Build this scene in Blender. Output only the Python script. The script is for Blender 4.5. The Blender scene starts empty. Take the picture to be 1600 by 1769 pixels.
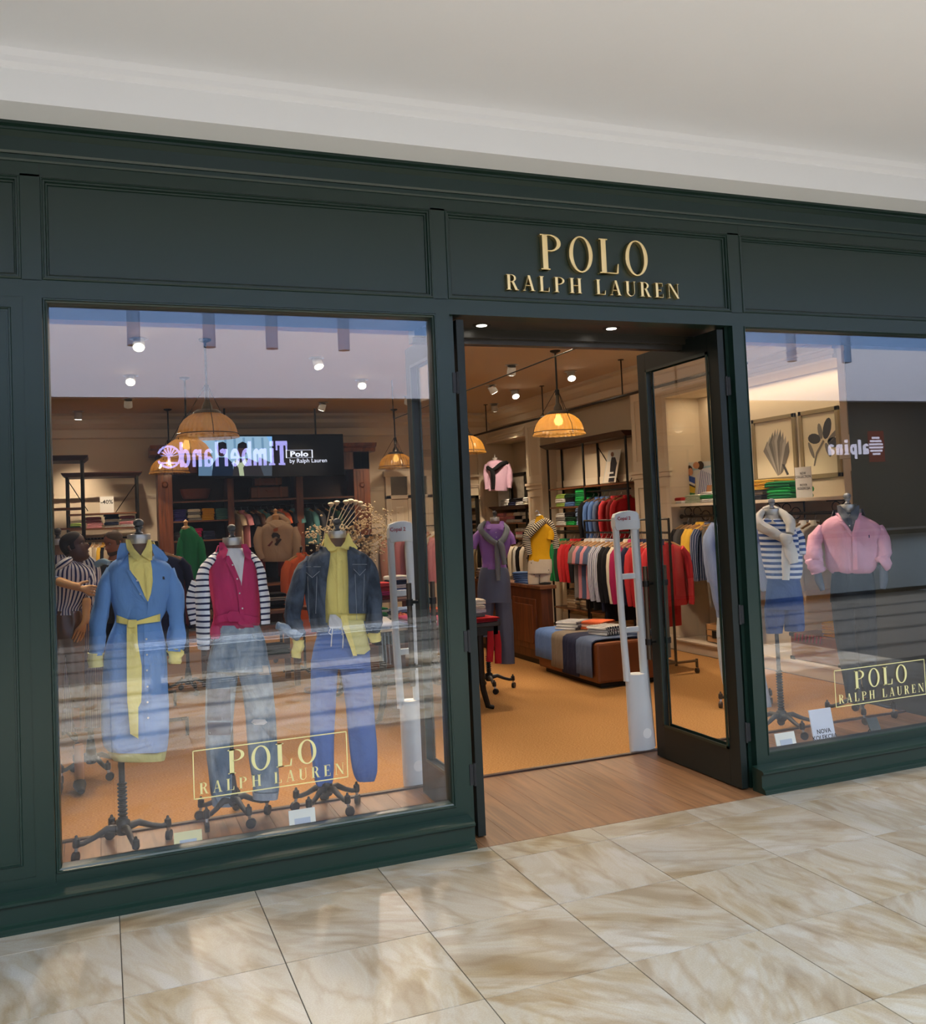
import bpy, bmesh, math, random
from mathutils import Vector, Matrix, noise
R_ = math.radians
S = bpy.context.scene
COL = S.collection
rnd = random.Random(7)

# ---------------------------------------------------------------- camera
CAMH, CAMD, YAW, PIT, ROL = 1.7237, 4.6965, 0.375342, 0.043884, -0.044257
FPX, CX, CY = 1612.66, 808.79, 820.12
_f = Vector((math.sin(YAW)*math.cos(PIT), math.cos(YAW)*math.cos(PIT), math.sin(PIT)))
_r0 = Vector((math.cos(YAW), -math.sin(YAW), 0)); _u0 = _r0.cross(_f)
_r = _r0*math.cos(ROL) + _u0*math.sin(ROL); _u = -_r0*math.sin(ROL) + _u0*math.cos(ROL)
CAMO = Vector((0, -CAMD, CAMH))
cd = bpy.data.cameras.new('camera'); cam = bpy.data.objects.new('camera', cd); COL.objects.link(cam)
cd.sensor_width = 36; cd.sensor_fit = 'HORIZONTAL'; cd.lens = FPX*36/1600
cd.shift_x = (800-CX)/1600; cd.shift_y = (CY-884.5)/1600
cd.clip_start = .05; cd.clip_end = 100
cam.matrix_world = Matrix.Translation(CAMO) @ Matrix((_r, _u, -_f)).transposed().to_4x4()
S.camera = cam
# ---------------------------------------------------------------- world, exposure
S.view_settings.view_transform = 'Standard'; S.view_settings.look = 'None'
S.view_settings.exposure = 0.25; S.view_settings.gamma = 1.0; S.view_settings.use_curve_mapping = False
S.cycles.use_denoising = True
S.cycles.max_bounces = 7; S.cycles.diffuse_bounces = 3; S.cycles.glossy_bounces = 3
S.cycles.transparent_max_bounces = 16; S.cycles.caustics_reflective = False; S.cycles.caustics_refractive = False
S.cycles.sample_clamp_indirect = 4.0
W = bpy.data.worlds.new('daylight'); S.world = W; W.use_nodes = True
W.node_tree.nodes['Background'].inputs[0].default_value = (.62, .72, .9, 1)
W.node_tree.nodes['Background'].inputs[1].default_value = .5

def lamp(name, kind, loc, power, color=(1,1,1), size=.1, target=None, spot=100, blend=.6, parent=None):
    d = bpy.data.lights.new(name, kind); d.energy = power; d.color = color
    if kind == 'AREA': d.shape = 'RECTANGLE'; d.size, d.size_y = size
    else: d.shadow_soft_size = size
    if kind == 'SPOT': d.spot_size = R_(spot); d.spot_blend = blend
    o = bpy.data.objects.new(name, d); COL.objects.link(o); o.location = loc
    if target is not None:
        o.rotation_euler = (Vector(target)-Vector(loc)).to_track_quat('-Z', 'Y').to_euler()
    return o
# the mall's glazed roof opening, several metres up behind the photographer
SKY_Z = 8.0
lamp('mall_skylight_light', 'AREA', (7, -7.1, SKY_Z-.1), 5600, (.82, .91, 1.0), (32, 8.6), (7, -7.1, 0))

sd = bpy.data.lights.new('sun', 'SUN'); sd.energy = 16; sd.angle = R_(1.2); sd.color = (.98, .98, 1)
so = bpy.data.objects.new('sun', sd); COL.objects.link(so); so.rotation_euler = Vector((.30, .15, -1)).to_track_quat('-Z', 'Y').to_euler()
# ---------------------------------------------------------------- pixel -> place helpers
def ray(u, v): return _f + _r*((u-CX)/FPX) - _u*((v-CY)/FPX)
def P(u, v, Y):
    d = ray(u, v); return CAMO + d*((Y+CAMD)/d.y)
def PXX(u, v, X):
    d = ray(u, v); return CAMO + d*(X/d.x)
def G(u, v, z=0.0):
    d = ray(u, v); return CAMO + d*((z-CAMH)/d.z)

# ---------------------------------------------------------------- materials
MATS = {}
def lin(c):
    if isinstance(c, str):
        c = tuple(int(c[i:i+2], 16)/255 for i in (0, 2, 4))
    return tuple(((x/12.92) if x <= .04045 else ((x+.055)/1.055)**2.4) for x in c[:3]) + (1,)
def newmat(name):
    m = bpy.data.materials.new(name); m.use_nodes = True
    nt = m.node_tree; return m, nt, nt.nodes['Principled BSDF']
def mat(name, col, rough=.6, metal=0., bump=0., bscale=200., var=0., vscale=3., spec=None, emit=0., coat=0., sheen=0.):
    if name in MATS: return MATS[name]
    m, nt, b = newmat(name); c = lin(col)
    b.inputs['Base Color'].default_value = c; b.inputs['Roughness'].default_value = rough
    b.inputs['Metallic'].default_value = metal
    if spec is not None: b.inputs['Specular IOR Level'].default_value = spec
    if coat: b.inputs['Coat Weight'].default_value = coat; b.inputs['Coat Roughness'].default_value = .15
    if sheen: b.inputs['Sheen Weight'].default_value = sheen
    if emit: b.inputs['Emission Color'].default_value = c; b.inputs['Emission Strength'].default_value = emit
    if bump or var:
        tc = nt.nodes.new('ShaderNodeTexCoord')
        n = nt.nodes.new('ShaderNodeTexNoise'); n.inputs['Scale'].default_value = bscale; n.inputs['Detail'].default_value = 3
        nt.links.new(tc.outputs['Object'], n.inputs['Vector'])
        if bump:
            bp = nt.nodes.new('ShaderNodeBump'); bp.inputs['Strength'].default_value = bump; bp.inputs['Distance'].default_value = .002
            nt.links.new(n.outputs['Fac'], bp.inputs['Height']); nt.links.new(bp.outputs[0], b.inputs['Normal'])
        if var:
            n2 = nt.nodes.new('ShaderNodeTexNoise'); n2.inputs['Scale'].default_value = vscale; n2.inputs['Detail'].default_value = 5
            nt.links.new(tc.outputs['Object'], n2.inputs['Vector'])
            mx = nt.nodes.new('ShaderNodeMix'); mx.data_type = 'RGBA'
            mx.inputs[6].default_value = tuple(x*(1-var) for x in c[:3])+(1,)
            mx.inputs[7].default_value = tuple(min(1, x*(1+var)) for x in c[:3])+(1,)
            nt.links.new(n2.outputs['Fac'], mx.inputs[0]); nt.links.new(mx.outputs[2], b.inputs['Base Color'])
    MATS[name] = m; return m
def crease(m, dist=.012, scale=9.):
    """soft creases in worn cloth"""
    nt = m.node_tree; N = nt.nodes; L = nt.links; b = N['Principled BSDF']
    tc = N.new('ShaderNodeTexCoord'); mp = N.new('ShaderNodeMapping'); mp.inputs['Scale'].default_value = (1, 1, .55)
    n = N.new('ShaderNodeTexNoise'); n.inputs['Scale'].default_value = scale; n.inputs['Detail'].default_value = 3; n.inputs['Distortion'].default_value = 1.4
    L.new(tc.outputs['Object'], mp.inputs[0]); L.new(mp.outputs[0], n.inputs['Vector'])
    bp = N.new('ShaderNodeBump'); bp.inputs['Strength'].default_value = .75; bp.inputs['Distance'].default_value = dist
    L.new(n.outputs['Fac'], bp.inputs['Height'])
    if b.inputs['Normal'].links: L.new(b.inputs['Normal'].links[0].from_socket, bp.inputs['Normal'])
    L.new(bp.outputs[0], b.inputs['Normal']); return m
def fab(name, col, rough=.85, var=.12):
    if name in MATS: return MATS[name]
    return crease(mat(name, col, rough, bump=.35, bscale=260, var=var, vscale=9, spec=.25))
def stripes(name, cols, period, axis='V', duty=.5, rough=.85, axis2=False):
    """woven stripes from the cloth's own UV (metres along / around the cloth)"""
    if name in MATS: return MATS[name]
    m, nt, b = newmat(name); N = nt.nodes; L = nt.links
    uv = N.new('ShaderNodeUVMap'); sp = N.new('ShaderNodeSeparateXYZ'); L.new(uv.outputs[0], sp.inputs[0])
    def band(ax):
        d = N.new('ShaderNodeMath'); d.operation = 'DIVIDE'; d.inputs[1].default_value = period
        L.new(sp.outputs[0 if ax == 'U' else 1], d.inputs[0])
        f = N.new('ShaderNodeMath'); f.operation = 'FRACT'; L.new(d.outputs[0], f.inputs[0])
        g = N.new('ShaderNodeMath'); g.operation = 'GREATER_THAN'; g.inputs[1].default_value = duty
        L.new(f.outputs[0], g.inputs[0]); return g
    g = band(axis)
    if axis2:
        h = band('U' if axis == 'V' else 'V'); a = N.new('ShaderNodeMath'); a.operation = 'ADD'
        L.new(g.outputs[0], a.inputs[0]); L.new(h.outputs[0], a.inputs[1])
        a2 = N.new('ShaderNodeMath'); a2.operation = 'MULTIPLY'; a2.inputs[1].default_value = .5; L.new(a.outputs[0], a2.inputs[0]); g = a2
    mx = N.new('ShaderNodeMix'); mx.data_type = 'RGBA'; mx.inputs[6].default_value = lin(cols[0]); mx.inputs[7].default_value = lin(cols[1])
    L.new(g.outputs[0], mx.inputs[0]); L.new(mx.outputs[2], b.inputs['Base Color'])
    b.inputs['Roughness'].default_value = rough; b.inputs['Specular IOR Level'].default_value = .25
    crease(m); MATS[name] = m; return m
def denim(name, c1, c2, scale=5., rough=.85):
    if name in MATS: return MATS[name]
    m, nt, b = newmat(name); N = nt.nodes; L = nt.links
    tc = N.new('ShaderNodeTexCoord')
    n = N.new('ShaderNodeTexNoise'); n.inputs['Scale'].default_value = scale; n.inputs['Detail'].default_value = 6; n.inputs['Distortion'].default_value = .6
    mp = N.new('ShaderNodeMapping'); mp.inputs['Scale'].default_value = (1.6, 1.6, .7)
    L.new(tc.outputs['Object'], mp.inputs[0]); L.new(mp.outputs[0], n.inputs['Vector'])
    r = N.new('ShaderNodeValToRGB'); r.color_ramp.elements[0].position = .36; r.color_ramp.elements[1].position = .66
    r.color_ramp.elements[0].color = lin(c1); r.color_ramp.elements[1].color = lin(c2)
    L.new(n.outputs['Fac'], r.inputs[0])
    f = N.new('ShaderNodeTexNoise'); f.inputs['Scale'].default_value = 420; L.new(tc.outputs['Object'], f.inputs['Vector'])
    mx = N.new('ShaderNodeMix'); mx.data_type = 'RGBA'; mx.blend_type = 'OVERLAY'; mx.inputs[0].default_value = .35
    L.new(r.outputs[0], mx.inputs[6]); L.new(f.outputs['Color'], mx.inputs[7]); 
    bw = N.new('ShaderNodeRGBToBW'); L.new(f.outputs['Color'], bw.inputs[0]); L.new(bw.outputs[0], mx.inputs[7])
    L.new(mx.outputs[2], b.inputs['Base Color']); b.inputs['Roughness'].default_value = rough; b.inputs['Specular IOR Level'].default_value = .2
    crease(m, .014); MATS[name] = m; return m
def wood(name, c1, c2, scale=(1, 1, .08), rough=.45, freq=9., coat=.15):
    """grain stretched along one axis, offset per object"""
    if name in MATS: return MATS[name]
    m, nt, b = newmat(name); N = nt.nodes; L = nt.links
    tc = N.new('ShaderNodeTexCoord'); oi = N.new('ShaderNodeObjectInfo')
    mp = N.new('ShaderNodeMapping'); mp.inputs['Scale'].default_value = tuple(s*freq for s in scale)
    cb = N.new('ShaderNodeCombineXYZ'); ml = N.new('ShaderNodeMath'); ml.operation = 'MULTIPLY'; ml.inputs[1].default_value = 37.
    L.new(oi.outputs['Random'], ml.inputs[0])
    for i in range(3): L.new(ml.outputs[0], cb.inputs[i])
    L.new(tc.outputs['Object'], mp.inputs[0]); L.new(cb.outputs[0], mp.inputs['Location'])
    n = N.new('ShaderNodeTexNoise'); n.inputs['Scale'].default_value = 2.2; n.inputs['Detail'].default_value = 7; n.inputs['Distortion'].default_value = 1.2
    L.new(mp.outputs[0], n.inputs['Vector'])
    r = N.new('ShaderNodeValToRGB'); r.color_ramp.elements[0].position = .3; r.color_ramp.elements[1].position = .7
    r.color_ramp.elements[0].color = lin(c1); r.color_ramp.elements[1].color = lin(c2); L.new(n.outputs['Fac'], r.inputs[0])
    hs = N.new('ShaderNodeHueSaturation'); mr = N.new('ShaderNodeMapRange'); mr.inputs[3].default_value = .8; mr.inputs[4].default_value = 1.15
    L.new(oi.outputs['Random'], mr.inputs[0]); L.new(mr.outputs[0], hs.inputs['Value']); L.new(r.outputs[0], hs.inputs['Color'])
    L.new(hs.outputs[0], b.inputs['Base Color']); b.inputs['Roughness'].default_value = rough
    b.inputs['Coat Weight'].default_value = coat; b.inputs['Coat Roughness'].default_value = .3
    MATS[name] = m; return m
def glass_mat(name, f0=.085, tint=(1, 1, 1, 1)):
    """thin shop-window glass: clear transmission plus a mirror layer that grows at grazing angles"""
    m = bpy.data.materials.new(name); m.use_nodes = True; nt = m.node_tree; N = nt.nodes; L = nt.links; N.clear()
    out = N.new('ShaderNodeOutputMaterial'); mx = N.new('ShaderNodeMixShader'); tr = N.new('ShaderNodeBsdfTransparent'); gl = N.new('ShaderNodeBsdfGlossy')
    tr.inputs[0].default_value = tint; gl.inputs['Roughness'].default_value = 0.0; gl.inputs['Color'].default_value = (.95, .97, 1, 1)
    lw = N.new('ShaderNodeLayerWeight'); lw.inputs[0].default_value = .5
    pw = N.new('ShaderNodeMath'); pw.operation = 'POWER'; pw.inputs[1].default_value = 5.; L.new(lw.outputs['Facing'], pw.inputs[0])
    ma = N.new('ShaderNodeMath'); ma.operation = 'MULTIPLY_ADD'; ma.inputs[1].default_value = 1-f0; ma.inputs[2].default_value = f0; L.new(pw.outputs[0], ma.inputs[0])
    L.new(ma.outputs[0], mx.inputs[0]); L.new(tr.outputs[0], mx.inputs[1]); L.new(gl.outputs[0], mx.inputs[2]); L.new(mx.outputs[0], out.inputs[0])
    MATS[name] = m; return m
def glow(name, col, strength):
    if name in MATS: return MATS[name]
    m = bpy.data.materials.new(name); m.use_nodes = True; nt = m.node_tree; nt.nodes.clear()
    o = nt.nodes.new('ShaderNodeOutputMaterial'); e = nt.nodes.new('ShaderNodeEmission'); e.inputs[0].default_value = lin(col); e.inputs[1].default_value = strength
    nt.links.new(e.outputs[0], o.inputs[0]); MATS[name] = m; return m

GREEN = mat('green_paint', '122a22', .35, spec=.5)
GREEN_SHADED = mat('green_paint_shaded', '121b18', .45, spec=.4)  # same green darkened: shade of the dim interior is put into the colour
GOLD = mat('gold', 'f2d79c', .34, metal=1.)
GOLDP = mat('gold_print', 'e6dd9a', .5)
WHITEP = mat('white_plaster', 'f4f7fc', .8, bump=.2, bscale=30)
CEILP = mat('mall_ceiling_plaster', 'eff2f9', .85, bump=.3, bscale=25, var=.02, vscale=2)
CREAM = mat('cream_wall_paint', 'd8c8ae', .75, bump=.15, bscale=60)
CREAM2 = mat('cream_trim_paint', 'ded0b8', .55)
SCEIL = mat('shop_ceiling_paint', 'cbb79e', .85)
IRON = mat('black_iron', '15130f', .45, metal=.3)
IRON2 = mat('cast_grey_iron', '2c2c2d', .5, metal=.4)
STEEL = mat('brushed_steel', 'b5b5b5', .3, metal=1.)
BRONZE = mat('bronze_handle', '57493b', .35, metal=.7)
GLASS = glass_mat('window_glass', .06)
GLASS2 = glass_mat('door_glass', .035)
OAKF = wood('plank_oak', '5f4129', '8c6341', (1.2, .09, 1), .42, 7., .2)
WALNUT = wood('walnut_cabinet', '43200f', '7a4220', (1, 1, .1), .42, 6., .25)
WALNUTX = wood('walnut_shelf', '4a2715', '80512e', (.1, 1, 1), .45, 6., .2)
WOODARM = mat('beech_arm', 'd2a16c', .45)
LEATHER = mat('tan_leather', '7a4420', .45, bump=.4, bscale=70, var=.15, vscale=4)
BODYBROWN = mat('bust_linen', '6b5140', .8, bump=.3)
CAPM = mat('cap_alloy', 'b9b7b1', .35, metal=.6)
FINIAL = mat('finial_grey', '3b3e41', .5)
WHITEPL = mat('white_plastic', 'd5d8d6', .35)
SKIN = mat('skin_tan', 'b5765a', .55); SKIND = mat('skin_dark', '4a2c20', .5); HAIRD = mat('hair_dark', '1c1512', .8); HAIRG = mat('hair_greying', '5d4c40', .85)
PAPER = mat('paper_white', 'e6e4dd', .7); PAPERC = mat('card_cream', 'eae0a8', .6)
INK = mat('black_ink', '1b1b1e', .6)

# ---------------------------------------------------------------- mesh builder
def wloc(o):
    v = Vector((0, 0, 0))
    while o is not None:
        v = v + Vector(o.location); o = o.parent
    return v
class MB:
    def __init__(s): s.v = []; s.f = []; s.uv = {}; s.mi = []
    def quad(s, ids, uvs=None, mi=0):
        s.f.append(tuple(ids)); s.mi.append(mi)
        if uvs: s.uv[len(s.f)-1] = uvs
    def box(s, x0, x1, y0, y1, z0, z1, mi=0, M=None):
        b = len(s.v)
        pts = [Vector((x, y, z)) for z in (z0, z1) for x, y in ((x0, y0), (x1, y0), (x1, y1), (x0, y1))]
        if M: pts = [M @ p for p in pts]
        s.v += pts
        for q in ((0, 3, 2, 1), (4, 5, 6, 7), (0, 1, 5, 4), (1, 2, 6, 5), (2, 3, 7, 6), (3, 0, 4, 7)): s.quad([b+i for i in q], mi=mi)
        return s
    def rings(s, R, closed=True, cap0=True, cap1=True, mi=0, us=None, vs=None):
        n = len(R[0]); b = len(s.v)
        for r in R: s.v += [Vector(p) for p in r]
        m = n if closed else n-1
        if vs is None:
            vs = [0]
            for i in range(1, len(R)):
                vs.append(vs[-1] + sum((Vector(R[i][k])-Vector(R[i-1][k])).length for k in range(0, n, max(1, n//6)))/len(range(0, n, max(1, n//6))))
        if us is None:
            big = max(R, key=lambda r: sum((Vector(r[(k+1) % n])-Vector(r[k])).length for k in range(n)))
            us = [0]
            for k in range(m): us.append(us[-1]+(Vector(big[(k+1) % n])-Vector(big[k])).length)
        for i in range(len(R)-1):
            for k in range(m):
                a = b+i*n+k; c = b+i*n+(k+1) % n; d = c+n; e = a+n
                s.quad((a, c, d, e), ((us[k], vs[i]), (us[k+1], vs[i]), (us[k+1], vs[i+1]), (us[k], vs[i+1])), mi)
        if closed and cap0: s.quad([b+k for k in range(n)][::-1], mi=mi)
        if closed and cap1: s.quad([b+(len(R)-1)*n+k for k in range(n)], mi=mi)
        return s
    def tube(s, pts, rad, seg=8, cap=True, mi=0, flat=1., wob=0., seed=0):
        pts = [Vector(p) for p in pts]; n = len(pts)
        rad = rad if isinstance(rad, (list, tuple)) else [rad]*n
        R = []; side = None
        for i, p in enumerate(pts):
            t = (pts[min(i+1, n-1)]-pts[max(i-1, 0)]).normalized()
            if side is None:
                a = Vector((0, 0, 1)) if abs(t.z) < .9 else Vector((0, 1, 0)); side = t.cross(a).normalized()
            side = (side - t*side.dot(t)).normalized(); up = side.cross(t)
            r = []
            for k in range(seg):
                th = 2*math.pi*k/seg
                w = 1+wob*noise.noise(Vector((math.cos(th)*1.3+seed, math.sin(th)*1.3, i*.55+seed*3)))*2 if wob else 1
                r.append(p + side*math.cos(th)*rad[i]*w + up*math.sin(th)*rad[i]*flat*w)
            R.append(r)
        return s.rings(R, cap0=cap, cap1=cap, mi=mi)
    def lathe(s, prof, c=(0, 0, 0), seg=16, mi=0, cap=True):
        c = Vector(c)
        R = [[c+Vector((r*math.cos(2*math.pi*k/seg), r*math.sin(2*math.pi*k/seg), z)) for k in range(seg)] for r, z in prof]
        return s.rings(R, cap0=cap, cap1=cap, mi=mi)
    def prism(s, poly, frame, d, mi=0):
        """poly of (a,b); frame=(origin, axisA, axisB, normal)"""
        o, A, B, N_ = [Vector(q) for q in frame]; n = len(poly); b = len(s.v)
        s.v += [o+A*p[0]+B*p[1] for p in poly] + [o+A*p[0]+B*p[1]+N_*d for p in poly]
        s.quad([b+k for k in range(n)][::-1], mi=mi); s.quad([b+n+k for k in range(n)], mi=mi)
        for k in range(n): s.quad((b+k, b+(k+1) % n, b+n+(k+1) % n, b+n+k), mi=mi)
        return s
    def strip(s, A, B, frame, d, mi=0):
        """ribbon of quads between two outlines, extruded"""
        o, X_, Y_, N_ = [Vector(q) for q in frame]; f = lambda p: o+X_*p[0]+Y_*p[1]
        shut = (Vector(A[0])-Vector(A[-1])).length < 1e-6; n = len(A)-1 if shut else len(A); b = len(s.v)
        for k in range(n): s.v += [f(A[k]), f(B[k]), f(B[k])+N_*d, f(A[k])+N_*d]
        for k in range(n if shut else n-1):
            p, q = b+4*k, b+4*((k+1) % n)
            for i in range(4): s.quad((p+i, p+(i+1) % 4, q+(i+1) % 4, q+i), mi=mi)
        if not shut: s.quad([b+i for i in range(4)], mi=mi); s.quad([b+4*(n-1)+i for i in (3, 2, 1, 0)], mi=mi)
        return s
    def build(s, name, mats, parent=None, smooth=None, bevel=0, subs=0, origin=None):
        if not isinstance(mats, (list, tuple)): mats = [mats]
        if origin is None:
            origin = wloc(parent) if parent is not None else None
        if origin is None:
            xs = [p.x for p in s.v]; ys = [p.y for p in s.v]; zs = [p.z for p in s.v]
            origin = Vector(((min(xs)+max(xs))/2, (min(ys)+max(ys))/2, min(zs)))
        origin = Vector(origin)
        me = bpy.data.meshes.new(name)
        me.from_pydata([tuple(p-origin) for p in s.v], [], s.f)
        if s.uv:
            ul = me.uv_layers.new(name='UVMap'); li = 0
            data = [0.0]*(2*len(me.loops))
            for fi, f in enumerate(s.f):
                q = s.uv.get(fi)
                for k in range(len(f)):
                    if q: data[2*li], data[2*li+1] = q[k]
                    li += 1
            ul.data.foreach_set('uv', data)
        for m in mats: me.materials.append(m)
        if len(mats) > 1: me.polygons.foreach_set('material_index', s.mi)
        bm = bmesh.new(); bm.from_mesh(me); bmesh.ops.recalc_face_normals(bm, faces=bm.faces[:]); bm.to_mesh(me); bm.free()
        if smooth: me.polygons.foreach_set('use_smooth', [True]*len(me.polygons)); me.set_sharp_from_angle(angle=R_(smooth if smooth > 1 else 50))
        me.update()
        o = bpy.data.objects.new(name, me); COL.objects.link(o)
        if parent is not None: o.parent = parent; o.location = (0, 0, 0)
        else: o.location = origin
        if bevel:
            bv = o.modifiers.new('bevel', 'BEVEL'); bv.width = bevel; bv.segments = 2; bv.limit_method = 'ANGLE'; bv.angle_limit = R_(40)
        if subs:
            sb = o.modifiers.new('sub', 'SUBSURF'); sb.levels = subs; sb.render_levels = subs
        return o
def root(name, label, cat, loc, group=None, rz=0):
    o = bpy.data.objects.new(name, None); COL.objects.link(o); o.location = loc; o.rotation_euler = (0, 0, rz)
    o.empty_display_size = .1
    o['label'] = label; o['category'] = cat
    if group: o['group'] = group
    return o
def tag(o, label, cat, group=None):
    o['label'] = label; o['category'] = cat
    if group: o['group'] = group
    return o
def struct(o): o['kind'] = 'structure'; return o
KIDS = {}
def copy_tree(o, parent=None, label=None, group=None):
    kids = [c for c in o.children]
    c = o.copy(); COL.objects.link(c); c.parent = parent
    if label: c['label'] = label
    if group: c['group'] = group
    for k in kids: copy_tree(k, c)
    return c

# ================================================================ SETTING
XL, XR = -3.0, 9.0           # how far the shopfront is built to either side
FW = struct(MB().box(XL, -.233, 0, .12, .1, 2.82).box(-.232, 1.703, 0, .12, .1, .192).box(1.703, 1.782, 0, .12, .1, 2.82)
    .box(3.640, 3.725, 0, .12, .1, 2.82).box(3.725, 6.3, 0, .12, .1, .192).box(6.3, XR, 0, .12, .1, 2.82)
    .box(XL, XR, 0, .12, 2.82, 2.903).box(XL, XR, 0, .12, 3.39, 3.63).box(XL, XR, .022, .12, 2.9, 3.4)
    .box(-.315, -.231, 0, .05, 2.9, 3.4).box(1.6966, 1.7787, 0, .05, 2.9, 3.4).box(3.642, 3.7247, 0, .05, 2.9, 3.4)
    .build('wall_front', GREEN))
FW['label'] = 'dark green panelled shopfront woodwork'
def moulding(path, prof, name, m=GREEN, parent=FW, closed=True):
    """sweep a profile (inset, out) round a rectangle path (x0,x1,z0,z1) on the y=0 face; mitred"""
    x0, x1, z0, z1 = path
    R = []
    for (sx, sz, X, Z) in ((1, 1, x0, z0), (-1, 1, x1, z0), (-1, -1, x1, z1), (1, -1, x0, z1)):
        R.append([Vector((X+sx*i, -o, Z+sz*i)) for i, o in prof])
    R.append(R[0])
    return MB().rings(R, closed=False).build(name, m, parent)
PANP = [(0, 0), (.003, .006), (.010, .008), (.012, .002), (.020, .002), (.024, -.012), (.030, -.014), (.034, -.024)]
for a, b in ((-2.4, -.315), (-.231, 1.6966), (1.7787, 3.642), (3.7247, 6.3)):
    moulding((a, b, 2.903, 3.39), PANP, 'panel_moulding')
# window casings (mouldings stepping back to the glass)
WINP = [(0, 0), (.004, .008), (.010, .008), (.013, 0), (.020, -.004), (.024, -.02), (.026, -.05)]
moulding((-.232, 1.703, .192, 2.82), WINP, 'window_moulding')
moulding((3.725, 6.3, .192, 2.82), [(0, 0), (.002, .006), (.006, .006), (.010, 0), (.014, -.01), (.015, -.05)], 'window_moulding')
# access panel left of the window: a recessed joint and an inset moulded panel
moulding((-1.6, -.313, .194, 2.823), [(0, .001), (0, -.006), (.004, -.006), (.004, .001)], 'panel_joint', INK)
moulding((-1.5, -.364, .25, 2.772), PANP, 'panel_moulding')
# plinths
PL = [(0, 0), (-.118, 0), (-.118, .012), (-.112, .016), (-.112, .026), (-.094, .034), (-.086, .04), (-.086, .108), (-.1, .112), (-.104, .118), (-.104, .128), (-.09, .136), (-.03, .142), (0, .146)]
def hprof(prof, x0, x1, name, m=GREEN, parent=FW):
    mb = MB(); mb.rings([[Vector((x, y, z)) for y, z in prof] for x in (x0, x1)]); return mb.build(name, m, parent)
hprof(PL, XL, 1.765, 'plinth'); hprof(PL, 3.60, XR, 'plinth')
# cornice
hprof([(.05, 3.452), (-.006, 3.456), (-.012, 3.464), (-.016, 3.482), (-.008, 3.49), (-.014, 3.50), (-.026, 3.56), (-.05, 3.582), (-.056, 3.584), (-.058, 3.594), (-.078, 3.602), (-.082, 3.63), (.05, 3.63)], XL, XR, 'cornice')
# frieze joints
for x in (-.231, 1.6966, 3.7247): MB().box(x-.0012, x+.0012, -.0006, .001, 3.39, 3.452).build('frieze_joint', INK, FW)
# soffit drop and mall ceiling
struct(MB().box(-8, 16, -.285, .12, 3.615, 3.76).box(-8, 16, .0, .25, 3.6, 5).build('wall_bulkhead', WHITEP))
cv = [(-.285, 3.76), (-.300, 3.764), (-.318, 3.778), (-.326, 3.80), (-.345, 3.822), (-.35, 3.83), (.1, 3.9), (.1, 3.76)]
struct(MB().rings([[Vector((x, y, z)) for y, z in cv] for x in (-8, 16)]).build('trim_1', CEILP))
struct(MB().box(-8, 26, -3.3, .1, 3.826, 3.95).build('ceiling_mall', CEILP))
struct(MB().box(-8, 26, -3.5, -3.3, 3.826, 8.0).build('wall_upper', WHITEP))

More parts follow.
